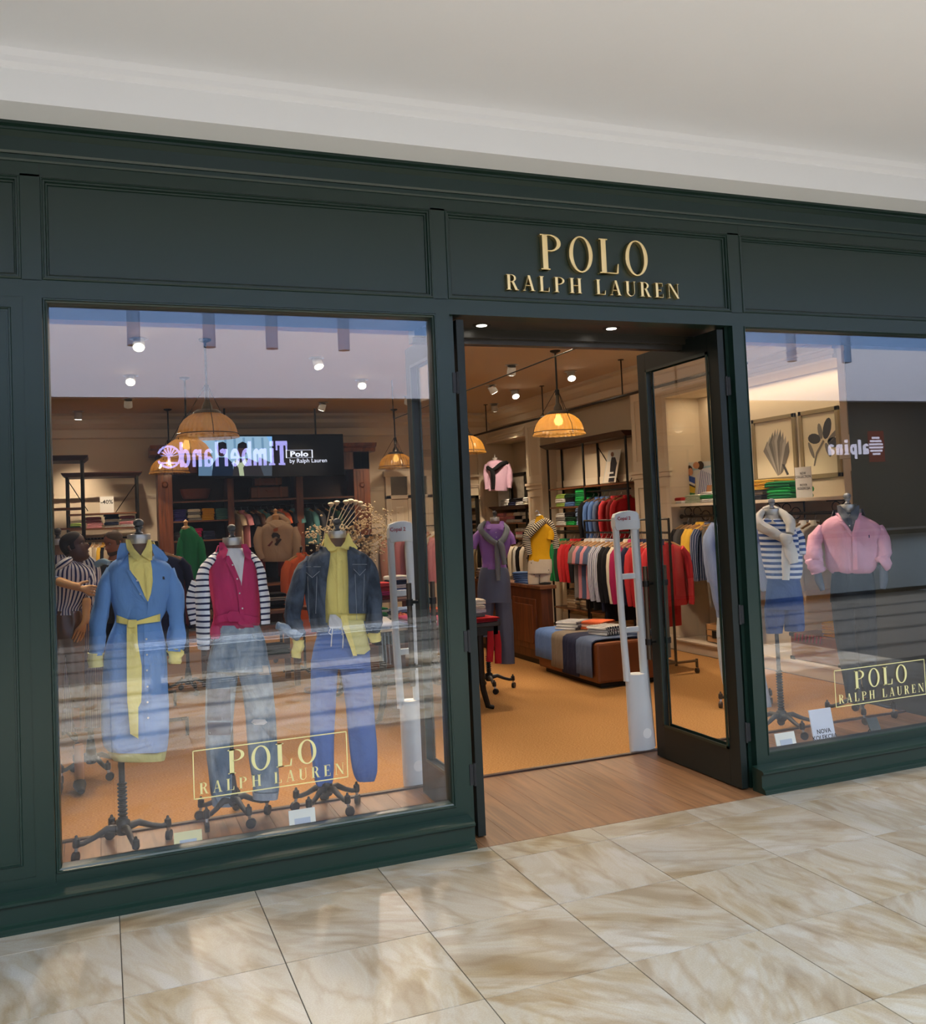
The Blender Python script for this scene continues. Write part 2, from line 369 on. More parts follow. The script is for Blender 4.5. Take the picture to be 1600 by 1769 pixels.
# mall floor: one object per tile
def tile_mat():
    m, nt, b = newmat('stone_tile'); N = nt.nodes; L = nt.links
    tc = N.new('ShaderNodeTexCoord'); oi = N.new('ShaderNodeObjectInfo')
    ml = N.new('ShaderNodeMath'); ml.operation = 'MULTIPLY'; ml.inputs[1].default_value = 53.; L.new(oi.outputs['Random'], ml.inputs[0])
    cb = N.new('ShaderNodeCombineXYZ'); [L.new(ml.outputs[0], cb.inputs[i]) for i in range(3)]
    rot = N.new('ShaderNodeVectorRotate'); rot.rotation_type = 'Z_AXIS'; L.new(tc.outputs['Object'], rot.inputs['Vector'])
    rs = N.new('ShaderNodeMath'); rs.operation = 'MULTIPLY'; rs.inputs[1].default_value = 2.2; L.new(oi.outputs['Random'], rs.inputs[0])
    L.new(rs.outputs[0], rot.inputs['Angle'])
    ad = N.new('ShaderNodeVectorMath'); L.new(rot.outputs[0], ad.inputs[0]); L.new(cb.outputs[0], ad.inputs[1])
    mp = N.new('ShaderNodeMapping'); mp.inputs['Scale'].default_value = (1.1, 3.2, 1); L.new(ad.outputs[0], mp.inputs[0])
    n1 = N.new('ShaderNodeTexNoise'); n1.inputs['Scale'].default_value = 1.5; n1.inputs['Detail'].default_value = 7; n1.inputs['Distortion'].default_value = .7; n1.inputs['Roughness'].default_value = .55
    L.new(mp.outputs[0], n1.inputs['Vector'])
    r = N.new('ShaderNodeValToRGB'); e = r.color_ramp.elements
    e[0].position = .36; e[0].color = lin('7a6749'); e[1].position = .70; e[1].color = lin('a8a49b')
    for p_, c_ in ((.43, '8f8066'), (.5, '9c9485'), (.56, '978b74'), (.62, 'a29b8e')): x = e.new(p_); x.color = lin(c_)
    L.new(n1.outputs['Fac'], r.inputs[0])
    n2 = N.new('ShaderNodeTexNoise'); n2.inputs['Scale'].default_value = 1.5; n2.inputs['Detail'].default_value = 3; L.new(ad.outputs[0], n2.inputs['Vector'])
    mr = N.new('ShaderNodeMapRange'); mr.inputs[1].default_value = .35; mr.inputs[2].default_value = .65; mr.inputs[3].default_value = 0; mr.inputs[4].default_value = .55; L.new(n2.outputs['Fac'], mr.inputs[0])
    mx = N.new('ShaderNodeMix'); mx.data_type = 'RGBA'; mx.inputs[7].default_value = lin('9f9c96'); L.new(mr.outputs[0], mx.inputs[0]); L.new(r.outputs[0], mx.inputs[6])
    n4 = N.new('ShaderNodeTexNoise'); n4.inputs['Scale'].default_value = 1.4; n4.inputs['Detail'].default_value = 6; n4.inputs['Roughness'].default_value = .5; L.new(mp.outputs[0], n4.inputs['Vector'])
    r4 = N.new('ShaderNodeValToRGB'); q4 = r4.color_ramp.elements; q4[0].position = .44; q4[0].color = (1, 1, 1, 1); q4[1].position = .56; q4[1].color = (1, 1, 1, 1); x4 = q4.new(.5); x4.color = lin('cdb795'); L.new(n4.outputs['Fac'], r4.inputs[0])
    m4 = N.new('ShaderNodeMix'); m4.data_type = 'RGBA'; m4.blend_type = 'MULTIPLY'; m4.inputs[0].default_value = .5; L.new(mx.outputs[2], m4.inputs[6]); L.new(r4.outputs[0], m4.inputs[7]); mx = m4
    n3 = N.new('ShaderNodeTexNoise'); n3.inputs['Scale'].default_value = 160; n3.inputs['Detail'].default_value = 4; L.new(tc.outputs['Object'], n3.inputs['Vector'])
    hs = N.new('ShaderNodeHueSaturation'); m3 = N.new('ShaderNodeMapRange'); m3.inputs[3].default_value = .72; m3.inputs[4].default_value = 1.26; L.new(n3.outputs['Fac'], m3.inputs[0]); L.new(m3.outputs[0], hs.inputs['Value'])
    L.new(mx.outputs[2], hs.inputs['Color']); L.new(hs.outputs[0], b.inputs['Base Color'])
    bp = N.new('ShaderNodeBump'); bp.inputs['Strength'].default_value = .25; bp.inputs['Distance'].default_value = .002; L.new(n3.outputs['Fac'], bp.inputs['Height']); L.new(bp.outputs[0], b.inputs['Normal'])
    b.inputs['Roughness'].default_value = .38
    return m
TILE = tile_mat()
FLOOR = struct(MB().box(-6, 14, -12.2, .3, -.05, -.004).build('floor', mat('grout', '3d3933', .8), origin=(0, 0, 0)))
w = .2980
T0 = MB().box(-w, w, -w, w, -.02, 0).build('tile', TILE, FLOOR, bevel=.0012); T0.location = (.0292-.3, -.3146-.3, 0)
k = 0
for j in range(1, 12):
    for i in range(-6, 14):
        if i == 0 and j == 1: continue
        if j > 7 and not (-2 <= i <= 9): continue
        t = T0.copy(); COL.objects.link(t); t.parent = FLOOR; t.location = (.0292-.3+.6*i, -.3146+.3-.6*j, 0); k += 1
T1 = MB().box(-w, w, -.1008, .1008, -.02, 0).build('tile', TILE, FLOOR, bevel=.0012); T1.location = (.0292-.3-3.6, -.211, 0)
for i in range(-5, 14):
    t = T1.copy(); COL.objects.link(t); t.parent = FLOOR; t.location = (.0292-.3+.6*i, -.211, 0)
# dark threshold trim and oak planks inside the door and under the window displays
FLOORIN = struct(MB().box(-4, 9, .02, 12, -.05, -.012).build('floor_shop', mat('subfloor', '4a3626', .8), origin=(0, 0, 0)))
pw = .186
PLK = MB().box(-pw/2+.0008, pw/2-.0008, -.592, .592, -.012, 0).build('plank', OAKF, FLOORIN, bevel=.0008); PLK.location = (-.7, .486, 0)
x = -.7+pw; i = 0
while x < 6.5:
    p_ = PLK.copy(); COL.objects.link(p_); p_.parent = FLOORIN; p_.location = (x, .486, 0); x += pw; i += 1
def carpet_mat():
    m, nt, b = newmat('sisal_carpet'); N = nt.nodes; L = nt.links
    tc = N.new('ShaderNodeTexCoord')
    n = N.new('ShaderNodeTexNoise'); n.inputs['Scale'].default_value = 70; n.inputs['Detail'].default_value = 5
    mp = N.new('ShaderNodeMapping'); mp.inputs['Scale'].default_value = (1, 3.5, 1); L.new(tc.outputs['Object'], mp.inputs[0]); L.new(mp.outputs[0], n.inputs['Vector'])
    r = N.new('ShaderNodeValToRGB'); r.color_ramp.elements[0].position = .3; r.color_ramp.elements[0].color = lin('84592f'); r.color_ramp.elements[1].position = .7; r.color_ramp.elements[1].color = lin('c0915a')
    L.new(n.outputs['Fac'], r.inputs[0]); L.new(r.outputs[0], b.inputs['Base Color']); b.inputs['Roughness'].default_value = .95; b.inputs['Specular IOR Level'].default_value = .1
    wv = N.new('ShaderNodeTexWave'); wv.inputs['Scale'].default_value = 60; L.new(tc.outputs['Object'], wv.inputs['Vector'])
    bp = N.new('ShaderNodeBump'); bp.inputs['Strength'].default_value = .6; bp.inputs['Distance'].default_value = .004; L.new(n.outputs['Fac'], bp.inputs['Height']); L.new(bp.outputs[0], b.inputs['Normal'])
    return m
tag(MB().box(-4, 6.38, 1.1, 10.5, -.012, .0).build('carpet', carpet_mat(), origin=(0, 0, 0)), 'golden sisal carpet covering the shop floor behind the oak planks', 'carpet')
struct(MB().box(-4, 6.42, 1.078, 1.112, -.01, .011).build('trim_2', mat('dark_strip', '3a281e', .4)))

# door opening: head soffit, stops, jambs
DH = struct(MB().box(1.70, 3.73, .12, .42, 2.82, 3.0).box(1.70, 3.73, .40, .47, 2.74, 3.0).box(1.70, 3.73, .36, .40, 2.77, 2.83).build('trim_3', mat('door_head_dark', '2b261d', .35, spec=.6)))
struct(MB().box(1.782, 1.812, .03, .14, 0, 2.82).box(1.70, 1.80, .1, .16, 0, 2.82).build('trim_4', GREEN))
struct(MB().box(3.618, 3.64, .05, .14, 0, 2.82).box(3.63, 3.72, .1, .16, 0, 2.82).build('trim_5', GREEN))
for x_, y_ in ((2.072, .245), (2.905, .2)):
    r_ = root('downlight', 'recessed downlight over the entrance, %s of the pair' % ('left' if x_ < 2.5 else 'right'), 'light', (x_, y_, 2.82), 'entrance downlights')
    MB().lathe([(.03, -.002), (.052, -.003), (.052, .0), (.03, 0)], (x_, y_, 2.82), 20, cap=False).build('trim_ring', IRON, r_)
    MB().lathe([(.031, -.004), (.001, -.0045)], (x_, y_, 2.82), 20).build('lamp_face', glow('downlight_white', 'fff6e6', 9), r_)
    lamp('downlight_beam', 'SPOT', (x_, y_, 2.80), 14, (1, .9, .75), .03, (x_, y_, 0), 80)

# glazing
g1 = struct(MB().box(-.208, 1.679, .05, .056, .216, 2.796).build('window_1', GLASS))
g2 = struct(MB().box(3.739, 6.286, .05, .056, .205, 2.806).build('window_2', GLASS))
struct(MB().box(-.24, 1.72, .056, .4, 2.806, 2.9).box(3.72, 6.3, .056, .4, 2.806, 2.9).box(-.24, 1.72, .056, .12, .0, .2).box(3.72, 6.3, .056, .12, 0, .2).build('trim_6', GREEN_SHADED))

# shop shell
CZ = 3.5
def holes_box(): pass
struct(MB().box(-4.2, 9, .12, 12.2, CZ, CZ+.15).build('ceiling_shop', SCEIL))
struct(MB().box(-4.2, 9, .12, .2, 2.88, CZ+.1).build('wall_front_inside', CREAM))
struct(MB().box(-4.3, -4.2, 0, 12, 0, CZ).build('wall_left', CREAM))
BY = 10.6
struct(MB().box(-4.2, 7.6, BY, BY+.15, 0, CZ).build('wall_back', CREAM))
hb = [(BY, CZ), (BY-.34, CZ), (BY-.34, CZ-.04), (BY-.30, CZ-.06), (BY-.22, CZ-.08), (BY-.2, CZ-.14), (BY-.12, CZ-.2), (BY-.06, CZ-.22), (BY-.04, CZ-.34), (BY, CZ-.36)]
struct(MB().rings([[Vector((x, y, z)) for y, z in hb] for x in (-4.2, 7)]).build('trim_7', CREAM2))
struct(MB().box(-4.2, 7, BY-.02, BY, 2.22, 2.25).box(-4.2, 7, BY-.035, BY, 2.25, 2.28).build('trim_8', CREAM2))
# right wall: niche 1 (y 2.15..4.98), pilaster, shelving bay (5.85..8.45), pilaster, niche 2
WR = struct(MB()
    .box(6.46, 7.6, 4.98, 5.80, 0, CZ)          # pilaster between niche and black shelving
    .box(6.46, 7.6, .2, 2.12, 0, CZ)            # near pilaster and wall towards the window
    .box(6.72, 7.6, 5.80, 8.52, 0, CZ)          # wall behind the black shelving
    .box(6.46, 7.6, 8.52, 9.06, 0, CZ)          # far pilaster
    .box(6.92, 7.6, 2.12, 4.98, 0, CZ)          # niche back
    .box(6.50, 6.92, 2.12, 4.98, 3.05, CZ)      # niche head
    .box(6.92, 7.6, 9.06, BY, 0, CZ).box(6.50, 6.92, 9.06, BY, 2.98, CZ)
    .build('wall_right', CREAM))
def vprof(prof, y0, y1, name, m=CREAM2, parent=None):
    """profile of (x,z) swept along y"""
    return struct(MB().rings([[Vector((x, y, z)) for x, z in prof] for y in (y0, y1)]).build(name, m, parent))
crown = [(6.46, CZ), (6.2, CZ), (6.2, CZ-.03), (6.26, CZ-.05), (6.29, CZ-.1), (6.37, CZ-.15), (6.42, CZ-.16), (6.44, CZ-.25), (6.46, CZ-.26)]
vprof(crown, .2, BY, 'trim_9')
for y0, y1, z in ((2.12, 4.98, 3.05), (9.06, BY, 2.98)):
    vprof([(6.50, z), (6.40, z), (6.40, z+.03), (6.42, z+.04), (6.42, z+.085), (6.40, z+.09), (6.40, z+.11), (6.45, z+.17), (6.47, z+.21), (6.50, z+.215)], y0, y1, 'trim_10')
# pilaster caps, panels, base
for (y0, y1) in ((4.98, 5.80), (8.52, 9.06), (.2, 2.12)):
    mb = MB().box(6.42, 6.47, y0-.04, y1+.04, 2.16, 2.20).box(6.435, 6.47, y0-.025, y1+.025, 2.10, 2.16).box(6.44, 6.47, y0-.02, y1+.02, 0, .16)
    mb.box(6.448, 6.47, y0+.003, y0+.09, .163, 2.097).box(6.448, 6.47, y1-.09, y1-.003, .163, 2.097).box(6.448, 6.47, y0+.003, y0+.09, 2.203, 3.1).box(6.448, 6.47, y1-.09, y1-.003, 2.203, 3.1).box(6.448, 6.47, y0+.003, y1-.003, 3.1, 3.232).box(6.448, 6.47, y0+.09, y1-.09, 2.203, 2.32).box(6.448, 6.47, y0+.09, y1-.09, 1.98, 2.097)
    struct(mb.build('trim_11', CREAM2))
struct(MB().box(6.7, 6.72, 5.8, 8.52, 2.10, 2.2).box(6.7, 6.72, 5.8, 8.52, 0, .15).build('trim_12', CREAM2))
# ledge of niche 1
struct(MB().box(6.40, 6.92, 2.12, 4.98, 0, .118).box(6.385, 6.92, 2.12, 4.98, .118, .135).build('trim_13', mat('ledge_stone', 'd3c4b0', .4)))
# near end of the right wall: dark green cladding beside the window
struct(MB().box(5.95, 6.44, .13, 1.5, 0, CZ).build('wall_right_near', mat('dark_end_panel', '1c2422', .5)))
# ================================================================ LETTERING
def ell(cx, cy, rx, ry, a0, a1, n=14):
    return [(cx+rx*math.cos(R_(a0+(a1-a0)*i/n)), cy+ry*math.sin(R_(a0+(a1-a0)*i/n))) for i in range(n+1)]
def rect(x0, y0, x1, y1): return ([(x0, y0), (x0, y1)], [(x1, y0), (x1, y1)])
def seg(x0, y0, x1, y1, wd): return ([(x0, y0), (x1, y1)], [(x0+wd, y0), (x1+wd, y1)])
H_, S_ = .04, .19   # hairline, stem (cap height 1)
def glyph(c):
    """serif capitals as ribbons; returns (strips, width)"""
    T = S_; h = H_
    def serif(x0, x1, y, up): return rect(x0, y, x1, y+h if up else y-h)
    def stem(x, lo=0, hi=1, wd=T): return [rect(x, lo, x+wd, hi), rect(x-.07, lo, x+wd+.07, lo+h), rect(x-.07, hi-h, x+wd+.07, hi)]
    if c == 'P': return stem(.07)+[(ell(.32, .76, .40, .24, 90, -90), ell(.32, .76, .25, .205, 90, -90)), rect(.2, .965, .33, 1), rect(.2, .52, .33, .555)], .78
    if c == 'R': return stem(.07)+[(ell(.32, .76, .34, .24, 90, -90), ell(.32, .76, .19, .205, 90, -90)), rect(.2, .965, .33, 1), rect(.2, .52, .33, .555), seg(.33, .54, .58, 0, .18), rect(.56, 0, .83, h)], .82
    if c == 'O': return [(ell(.44, .5, .42, .52, 0, 360, 40), ell(.44, .5, .27, .475, 0, 360, 40))], .9
    if c == 'L': return stem(.07)+[rect(.2, 0, .66, h), ([(.60, h), (.68, 0)], [(.655, .30), (.70, .30)])], .74
    if c == 'A': return [seg(.06, 0, .36, 1, .04), seg(.58, 0, .32, 1, .17), rect(.17, .32, .62, .36), rect(-.02, 0, .2, h), rect(.5, 0, .83, h)], .82
    if c == 'H': return stem(.07)+stem(.60)+[rect(.2, .49, .62, .53)], .84
    if c == 'U': return [rect(.07, .3, .07+T, 1), rect(0, 1-h, .30, 1), rect(.64, .3, .69, 1), rect(.57, 1-h, .77, 1), (ell(.38, .3, .31, .32, 180, 360), ell(.43, .3, .21, .27, 180, 360))], .8
    if c == 'E': return stem(.07)+[rect(.2, 0, .62, h), rect(.2, 1-h, .60, 1), rect(.2, .49, .48, .53), rect(.60, 0, .635, .27), rect(.575, .76, .605, 1), rect(.46, .40, .49, .62)], .7
    if c == 'N': return [rect(.08, 0, .125, 1), rect(0, 0, .21, h), rect(0, 1-h, .2, 1), seg(.70, 0, .07, 1, .17), rect(.745, 0, .785, 1), rect(.68, 1-h, .86, 1)], .86
    # heavy lower-case for the signs across the mall
    B = .26
    ring = lambda cx: (ell(cx, .35, .34, .37, 0, 360, 24), ell(cx, .35, .12, .22, 0, 360, 24))
    if c == 'T': return [rect(.3, 0, .3+B, 1), rect(.2, 0, .66, .08), rect(0, .82, .86, 1), rect(0, .62, .1, .9), rect(.76, .62, .86, .9)], .9
    if c == 'i': return [rect(.1, 0, .1+B, .7), rect(0, 0, .46, .07), rect(.1, .8, .1+B, 1)], .5
    if c == 'm': return [rect(.08, 0, .3, .7), rect(.46, 0, .68, .6), rect(.84, 0, 1.06, .6), (ell(.46, .48, .2, .22, 180, 0), ell(.46, .48, .02, .1, 180, 0)), (ell(.84, .48, .2, .22, 180, 0), ell(.84, .48, .02, .1, 180, 0))], 1.15
    if c == 'b': return [rect(.02, 0, .24, 1), ring(.38)], .8
    if c == 'd': return [rect(.54, 0, .76, 1), ring(.36)], .84
    if c == 'e': return [(ell(.36, .35, .34, .37, 0, 320, 20), ell(.36, .35, .12, .22, 0, 320, 20)), rect(.1, .3, .68, .4)], .78
    if c == 'r': return [rect(.06, 0, .28, .7), (ell(.44, .42, .26, .3, 160, 40), ell(.44, .42, .08, .14, 160, 40))], .62
    if c == 'l': return [rect(.06, 0, .28, 1)], .36
    if c == 'a': return [rect(.44, 0, .66, .56), (ell(.34, .5, .3, .22, 160, 0), ell(.34, .5, .12, .1, 160, 0)), (ell(.34, .2, .3, .21, 0, 360), ell(.34, .2, .1, .09, 0, 360))], .74
    if c == 'n': return [rect(.06, 0, .28, .7), rect(.5, 0, .72, .5), (ell(.46, .46, .26, .25, 180, 0), ell(.46, .46, .06, .1, 180, 0))], .8
    if c == 'p': return [rect(.02, -.3, .18, .7), (ell(.38, .35, .32, .35, 0, 360, 20), ell(.38, .35, .18, .2, 0, 360, 20))], .78
    return [], .45
def word(text, root_, p0, p1, hgt, depth, m, name='letter', ax=(1, 0, 0), out=(0, -1, 0), z0=None, bevel=0, squash=None):
    """set the word between p0 and p1 (positions along ax), cap height hgt, bottom z0"""
    gs = [glyph(c) for c in text]; tot = sum(g[1] for g in gs)
    L = p1-p0; fixed = squash or 1.0
    sx = hgt*fixed; gap = (L-tot*sx)/(len(text)-1)
    x = p0; res = []
    for c, (st, wd) in zip(text, gs):
        if st:
            mb = MB()
            for A, B in st:
                base = Vector(root_.location if root_ else (0, 0, 0))
                fr = (Vector(ax)*x + Vector((0, 0, z0)) + YOFF, Vector(ax)*sx, Vector((0, 0, hgt)), Vector(out))
                mb.strip(A, B, fr, depth)
            o = mb.build(name, m, root_, bevel=bevel); res.append(o)
        x += wd*sx+gap
    return res
YOFF = Vector((0, 0, 0))
# gilt shop sign on the fascia (on the recessed panel)
SG = root('shop_sign', 'raised gilt serif letters reading POLO RALPH LAUREN over the open doorway', 'sign', (2.7, .02, 2.966))
YOFF = Vector((0, .022, 0))
word('POLO', SG, 2.345, 3.06, .205, .035, GOLD, z0=3.095, bevel=.004, squash=.90)
word('RALPH LAUREN', SG, 2.128, 3.262, .088, .03, GOLD, z0=2.97, bevel=.002, squash=1.04)
# gilt lettering on the two panes
for (a, b, z0, z1, lab) in ((.378, 1.139, .417, .651, 'left'), (4.31, 5.076, .403, .637, 'right')):
    D = root('window_lettering', 'pale gold boxed name lettered on the %s shop window glass' % lab, 'lettering', (a, .047, z0))
    YOFF = Vector((0, .0495, 0))
    word('POLO', D, a+.165, b-.155, (z1-z0)*.50, .0008, GOLDP, z0=z0+(z1-z0)*.42, squash=.95)
    word('RALPH LAUREN', D, a+.028, b-.022, (z1-z0)*.24, .0008, GOLDP, z0=z0+(z1-z0)*.09, squash=.92)
    t = .005
    MB().box(a, b, .0486, .0495, z0, z0+t).box(a, b, .0486, .0495, z1-t, z1).box(a, a+t, .0486, .0495, z0, z1).box(b-t, b, .0486, .0495, z0, z1).build('border_line', GOLDP, D)

def fonttext(txt, loc, size, m, parent, rot=(R_(90), 0, 0), name='printed_text', bold=0):
    c = bpy.data.curves.new(name, 'FONT'); c.body = txt; c.size = size; c.align_x = 'CENTER'; c.extrude = .0004; c.offset = bold
    c.resolution_u = 2; c.space_line = .95
    o = bpy.data.objects.new(name, c); COL.objects.link(o); c.materials.append(m)
    bpy.context.view_layer.update(); me = bpy.data.meshes.new_from_object(o.evaluated_get(bpy.context.evaluated_depsgraph_get())); bpy.data.objects.remove(o)
    me.name = name; o = bpy.data.objects.new(name, me); COL.objects.link(o)
    o.parent = parent; o.location = Vector(loc)-wloc(parent) if parent else loc; o.rotation_euler = rot
    return o

# ================================================================ THE MALL BEHIND THE PHOTOGRAPHER (seen mirrored in the glass)
OPY = -12.0
DARKF = mat('opposite_dark_front', '15171a', .5)
struct(MB().box(-8, 26, OPY-.3, OPY, 0, 3.96).build('wall_opposite', DARKF))
struct(MB().box(-8, 26, OPY-.3, OPY+.25, 3.96, 5.16).build('trim_14', mat('opposite_bulkhead', 'e6dfe6', .8)))
struct(MB().box(-8, 26, OPY-.6, OPY-.1, 5.16, SKY_Z).build('wall_opposite_upper', mat('upper_storey_blue', '7f9dc4', .6)))
struct(MB().box(-8, 26, OPY-.6, OPY, SKY_Z, SKY_Z+.1).build('trim_15', WHITEP))
for k in range(8): struct(MB().box(-10, 26, -3.9-k*1.05, -3.75-k*1.05, SKY_Z, SKY_Z+.25).build('beam', WHITEP))
for i, x_ in enumerate((.48, 1.51, 2.41, 3.5, 12.0, 13.3)):
    z_ = 4.32
    L_ = root('hanging_cylinder_lamp', 'blue grey cylinder lamp mirrored in the glass, %s from left' % ['first', 'second', 'third', 'fourth', 'fifth', 'sixth'][i], 'lamp', (x_, -9, z_), 'cylinder lamps mirrored in the glass')
    MB().lathe([(.001, z_), (.09, z_), (.09, z_+.95), (.001, z_+.95)], (x_, -9, 0), 18).build('shade', mat('cylinder_blue', '6f8bb0', .4, metal=.2), L_, smooth=50)
    MB().tube([(x_, -9, z_+.95), (x_, -9, SKY_Z-.12)], .008, 6).build('cord', IRON, L_)
VIOL = glow('violet_letters', 'b9b4ff', 6.5)
OS = root('opposite_shop_sign', 'glowing violet white sign mirrored across the television', 'sign', (2.0, OPY+.1, 2.75))
YOFF = Vector((0, OPY+.02, 0))
word('Timberland', OS, -3.13, -1.26, .43, .05, VIOL, z0=2.78, ax=(-1, 0, 0), out=(0, 1, 0), squash=.54, name='letter')
c_ = (1.10, 2.96)
mb = MB(); fr = (Vector((0, OPY+.02, 0)), Vector((1, 0, 0)), Vector((0, 0, 1)), Vector((0, 1, 0)))
mb.strip(ell(*c_, .20, .20, 200, 520, 30), ell(*c_, .165, .165, 200, 520, 30), fr, .04)
for a in range(15, 170, 22):
    dx, dz = math.cos(R_(a)), math.sin(R_(a)); mb.strip([(c_[0]+dx*.03, c_[1]+dz*.02), (c_[0]+dx*.15, c_[1]+dz*.16)], [(c_[0]+dx*.03+.02, c_[1]+dz*.02), (c_[0]+dx*.15+.03, c_[1]+dz*.16)], fr, .04)
mb.strip(*rect(c_[0]-.02, c_[1]-.14, c_[0]+.02, c_[1]+.05), fr, .04); mb.strip(*rect(c_[0]-.17, c_[1]-.12, c_[0]+.17, c_[1]-.09), fr, .04)
mb.build('emblem', VIOL, OS)
AS = root('opposite_sports_sign', 'white lettered sign with round emblem on a dark red block, mirrored in the right window', 'sign', (16.2, OPY+.1, 2.6))
YOFF = Vector((0, OPY+.05, 0)); WG = glow('white_letters', 'e8e6ff', 3.5)
word('alpina', AS, -16.62, -15.42, .34, .04, WG, z0=2.74, ax=(-1, 0, 0), out=(0, 1, 0), squash=.7)
MB().box(16.68, 17.12, OPY, OPY+.045, 2.56, 3.28).build('sign_block', glow('red_block', '8a2a30', 1.2), AS)
mb = MB(); fr = (Vector((0, OPY+.05, 0)), Vector((1, 0, 0)), Vector((0, 0, 1)), Vector((0, 1, 0)))
for k in range(6):
    z_ = 2.72+k*.075; hw = math.sqrt(max(.01, .2**2-(z_+.02-2.92)**2)); mb.strip(*rect(16.85-hw, z_, 16.85+hw, z_+.045), fr, .03)
mb.build('emblem', WG, AS)
# grey kiosk counter out in the mall
KG = mat('kiosk_grey', 'b4bec2', .5)
K = root('kiosk_counter', 'grey kiosk counter out in the mall mirrored low in the right window', 'counter', (12.5, -8.4, 0))
MB().box(9.6, 18, -9.0, -8.2, .08, 1.05).build('body', KG, K); MB().box(9.5, 18.1, -9.1, -8.1, 1.05, 1.13).build('counter_top', IRON, K); MB().box(9.7, 18, -9.0, -8.3, 0, .08).build('base', IRON, K)
KB = root('slatted_bench', 'pale slatted bench out in the mall mirrored low in the left window', 'bench', (1.6, -5.9, 0))
for k in range(5): MB().box(.3, 3.4, -6.35+k*.15, -6.25+k*.15, .42, .46).build('slat', mat('bench_pale', '85888c', .6), KB)
for x_ in (.5, 3.2): MB().box(x_-.04, x_+.04, -6.35, -5.66, 0, .42).build('leg', KG, KB)

# ================================================================ DOOR LEAVES
def leaf(name, label, x, flip):
    """leaf standing open at right angles into the shop; x = the face towards the opening"""
    D = root(name, label, 'door', (x, .03, 0)); t = .045*(1 if flip else -1)
    x0, x1 = min(x, x+t), max(x, x+t); y0, y1 = .03, .955; z1 = 2.80
    MB().box(x0, x1, y0, y0+.105, .008, z1).build('hinge_stile', GREEN_SHADED, D, bevel=.002)
    MB().box(x0, x1, y1-.105, y1, .008, z1).build('lock_stile', GREEN_SHADED, D, bevel=.002)
    MB().box(x0, x1, y0+.105, y1-.105, 2.68, z1).build('top_rail', GREEN_SHADED, D)
    MB().box(x0, x1, y0+.105, y1-.105, .008, .225).build('bottom_rail', GREEN_SHADED, D)
    for s in (x0, x1):
        o_ = -.008 if s == x0 else .008; a, b = sorted((s, s+o_)); mb = MB()
        mb.box(a, b, y0+.105, y0+.122, .225, 2.68).box(a, b, y1-.122, y1-.105, .225, 2.68).box(a, b, y0+.105, y1-.105, .225, .242).box(a, b, y0+.105, y1-.105, 2.663, 2.68)
        mb.build('glazing_bead', GREEN, D)
    xm = (x0+x1)/2
    MB().box(xm-.003, xm+.003, y0+.105, y1-.105, .225, 2.68).build('pane', GLASS2, D)
    for sx in (x0-.055, x1+.055):
        hy = y1-.052
        mb = MB().tube([(sx, hy, .68), (sx, hy, 1.32)], .017, 12); mb.build('pull_handle', BRONZE, D, smooth=60)
        mb = MB()
        for z_ in (.80, 1.20): mb.tube([(sx, hy, z_), (x0 if sx < x0 else x1, hy, z_)], .011, 8).tube([(sx, hy, z_-.02), (sx, hy, z_+.02)], .023, 12)
        mb.build('handle_bracket', IRON, D)
    for z_ in (.34, 1.05, 2.45):
        hx = x1+.02 if flip else x0-.02
        mb = MB().tube([(hx if 0 else (x1+.006 if flip else x0-.006), y0-.002, z_-.06), ((x1+.006 if flip else x0-.006), y0-.002, z_+.06)], .009, 8)
        mb.box(*( (x1-.002, x1+.035) if flip else (x0-.035, x0+.002)), y0-.004, y0+.004, z_-.055, z_+.055); mb.build('hinge', IRON2, D)
    return D
leaf('entrance_door', 'open dark green glazed door leaf on the right of the doorway', 3.545, True)
leaf('entrance_door', 'open dark green glazed door leaf seen through the left window', 1.875, False)

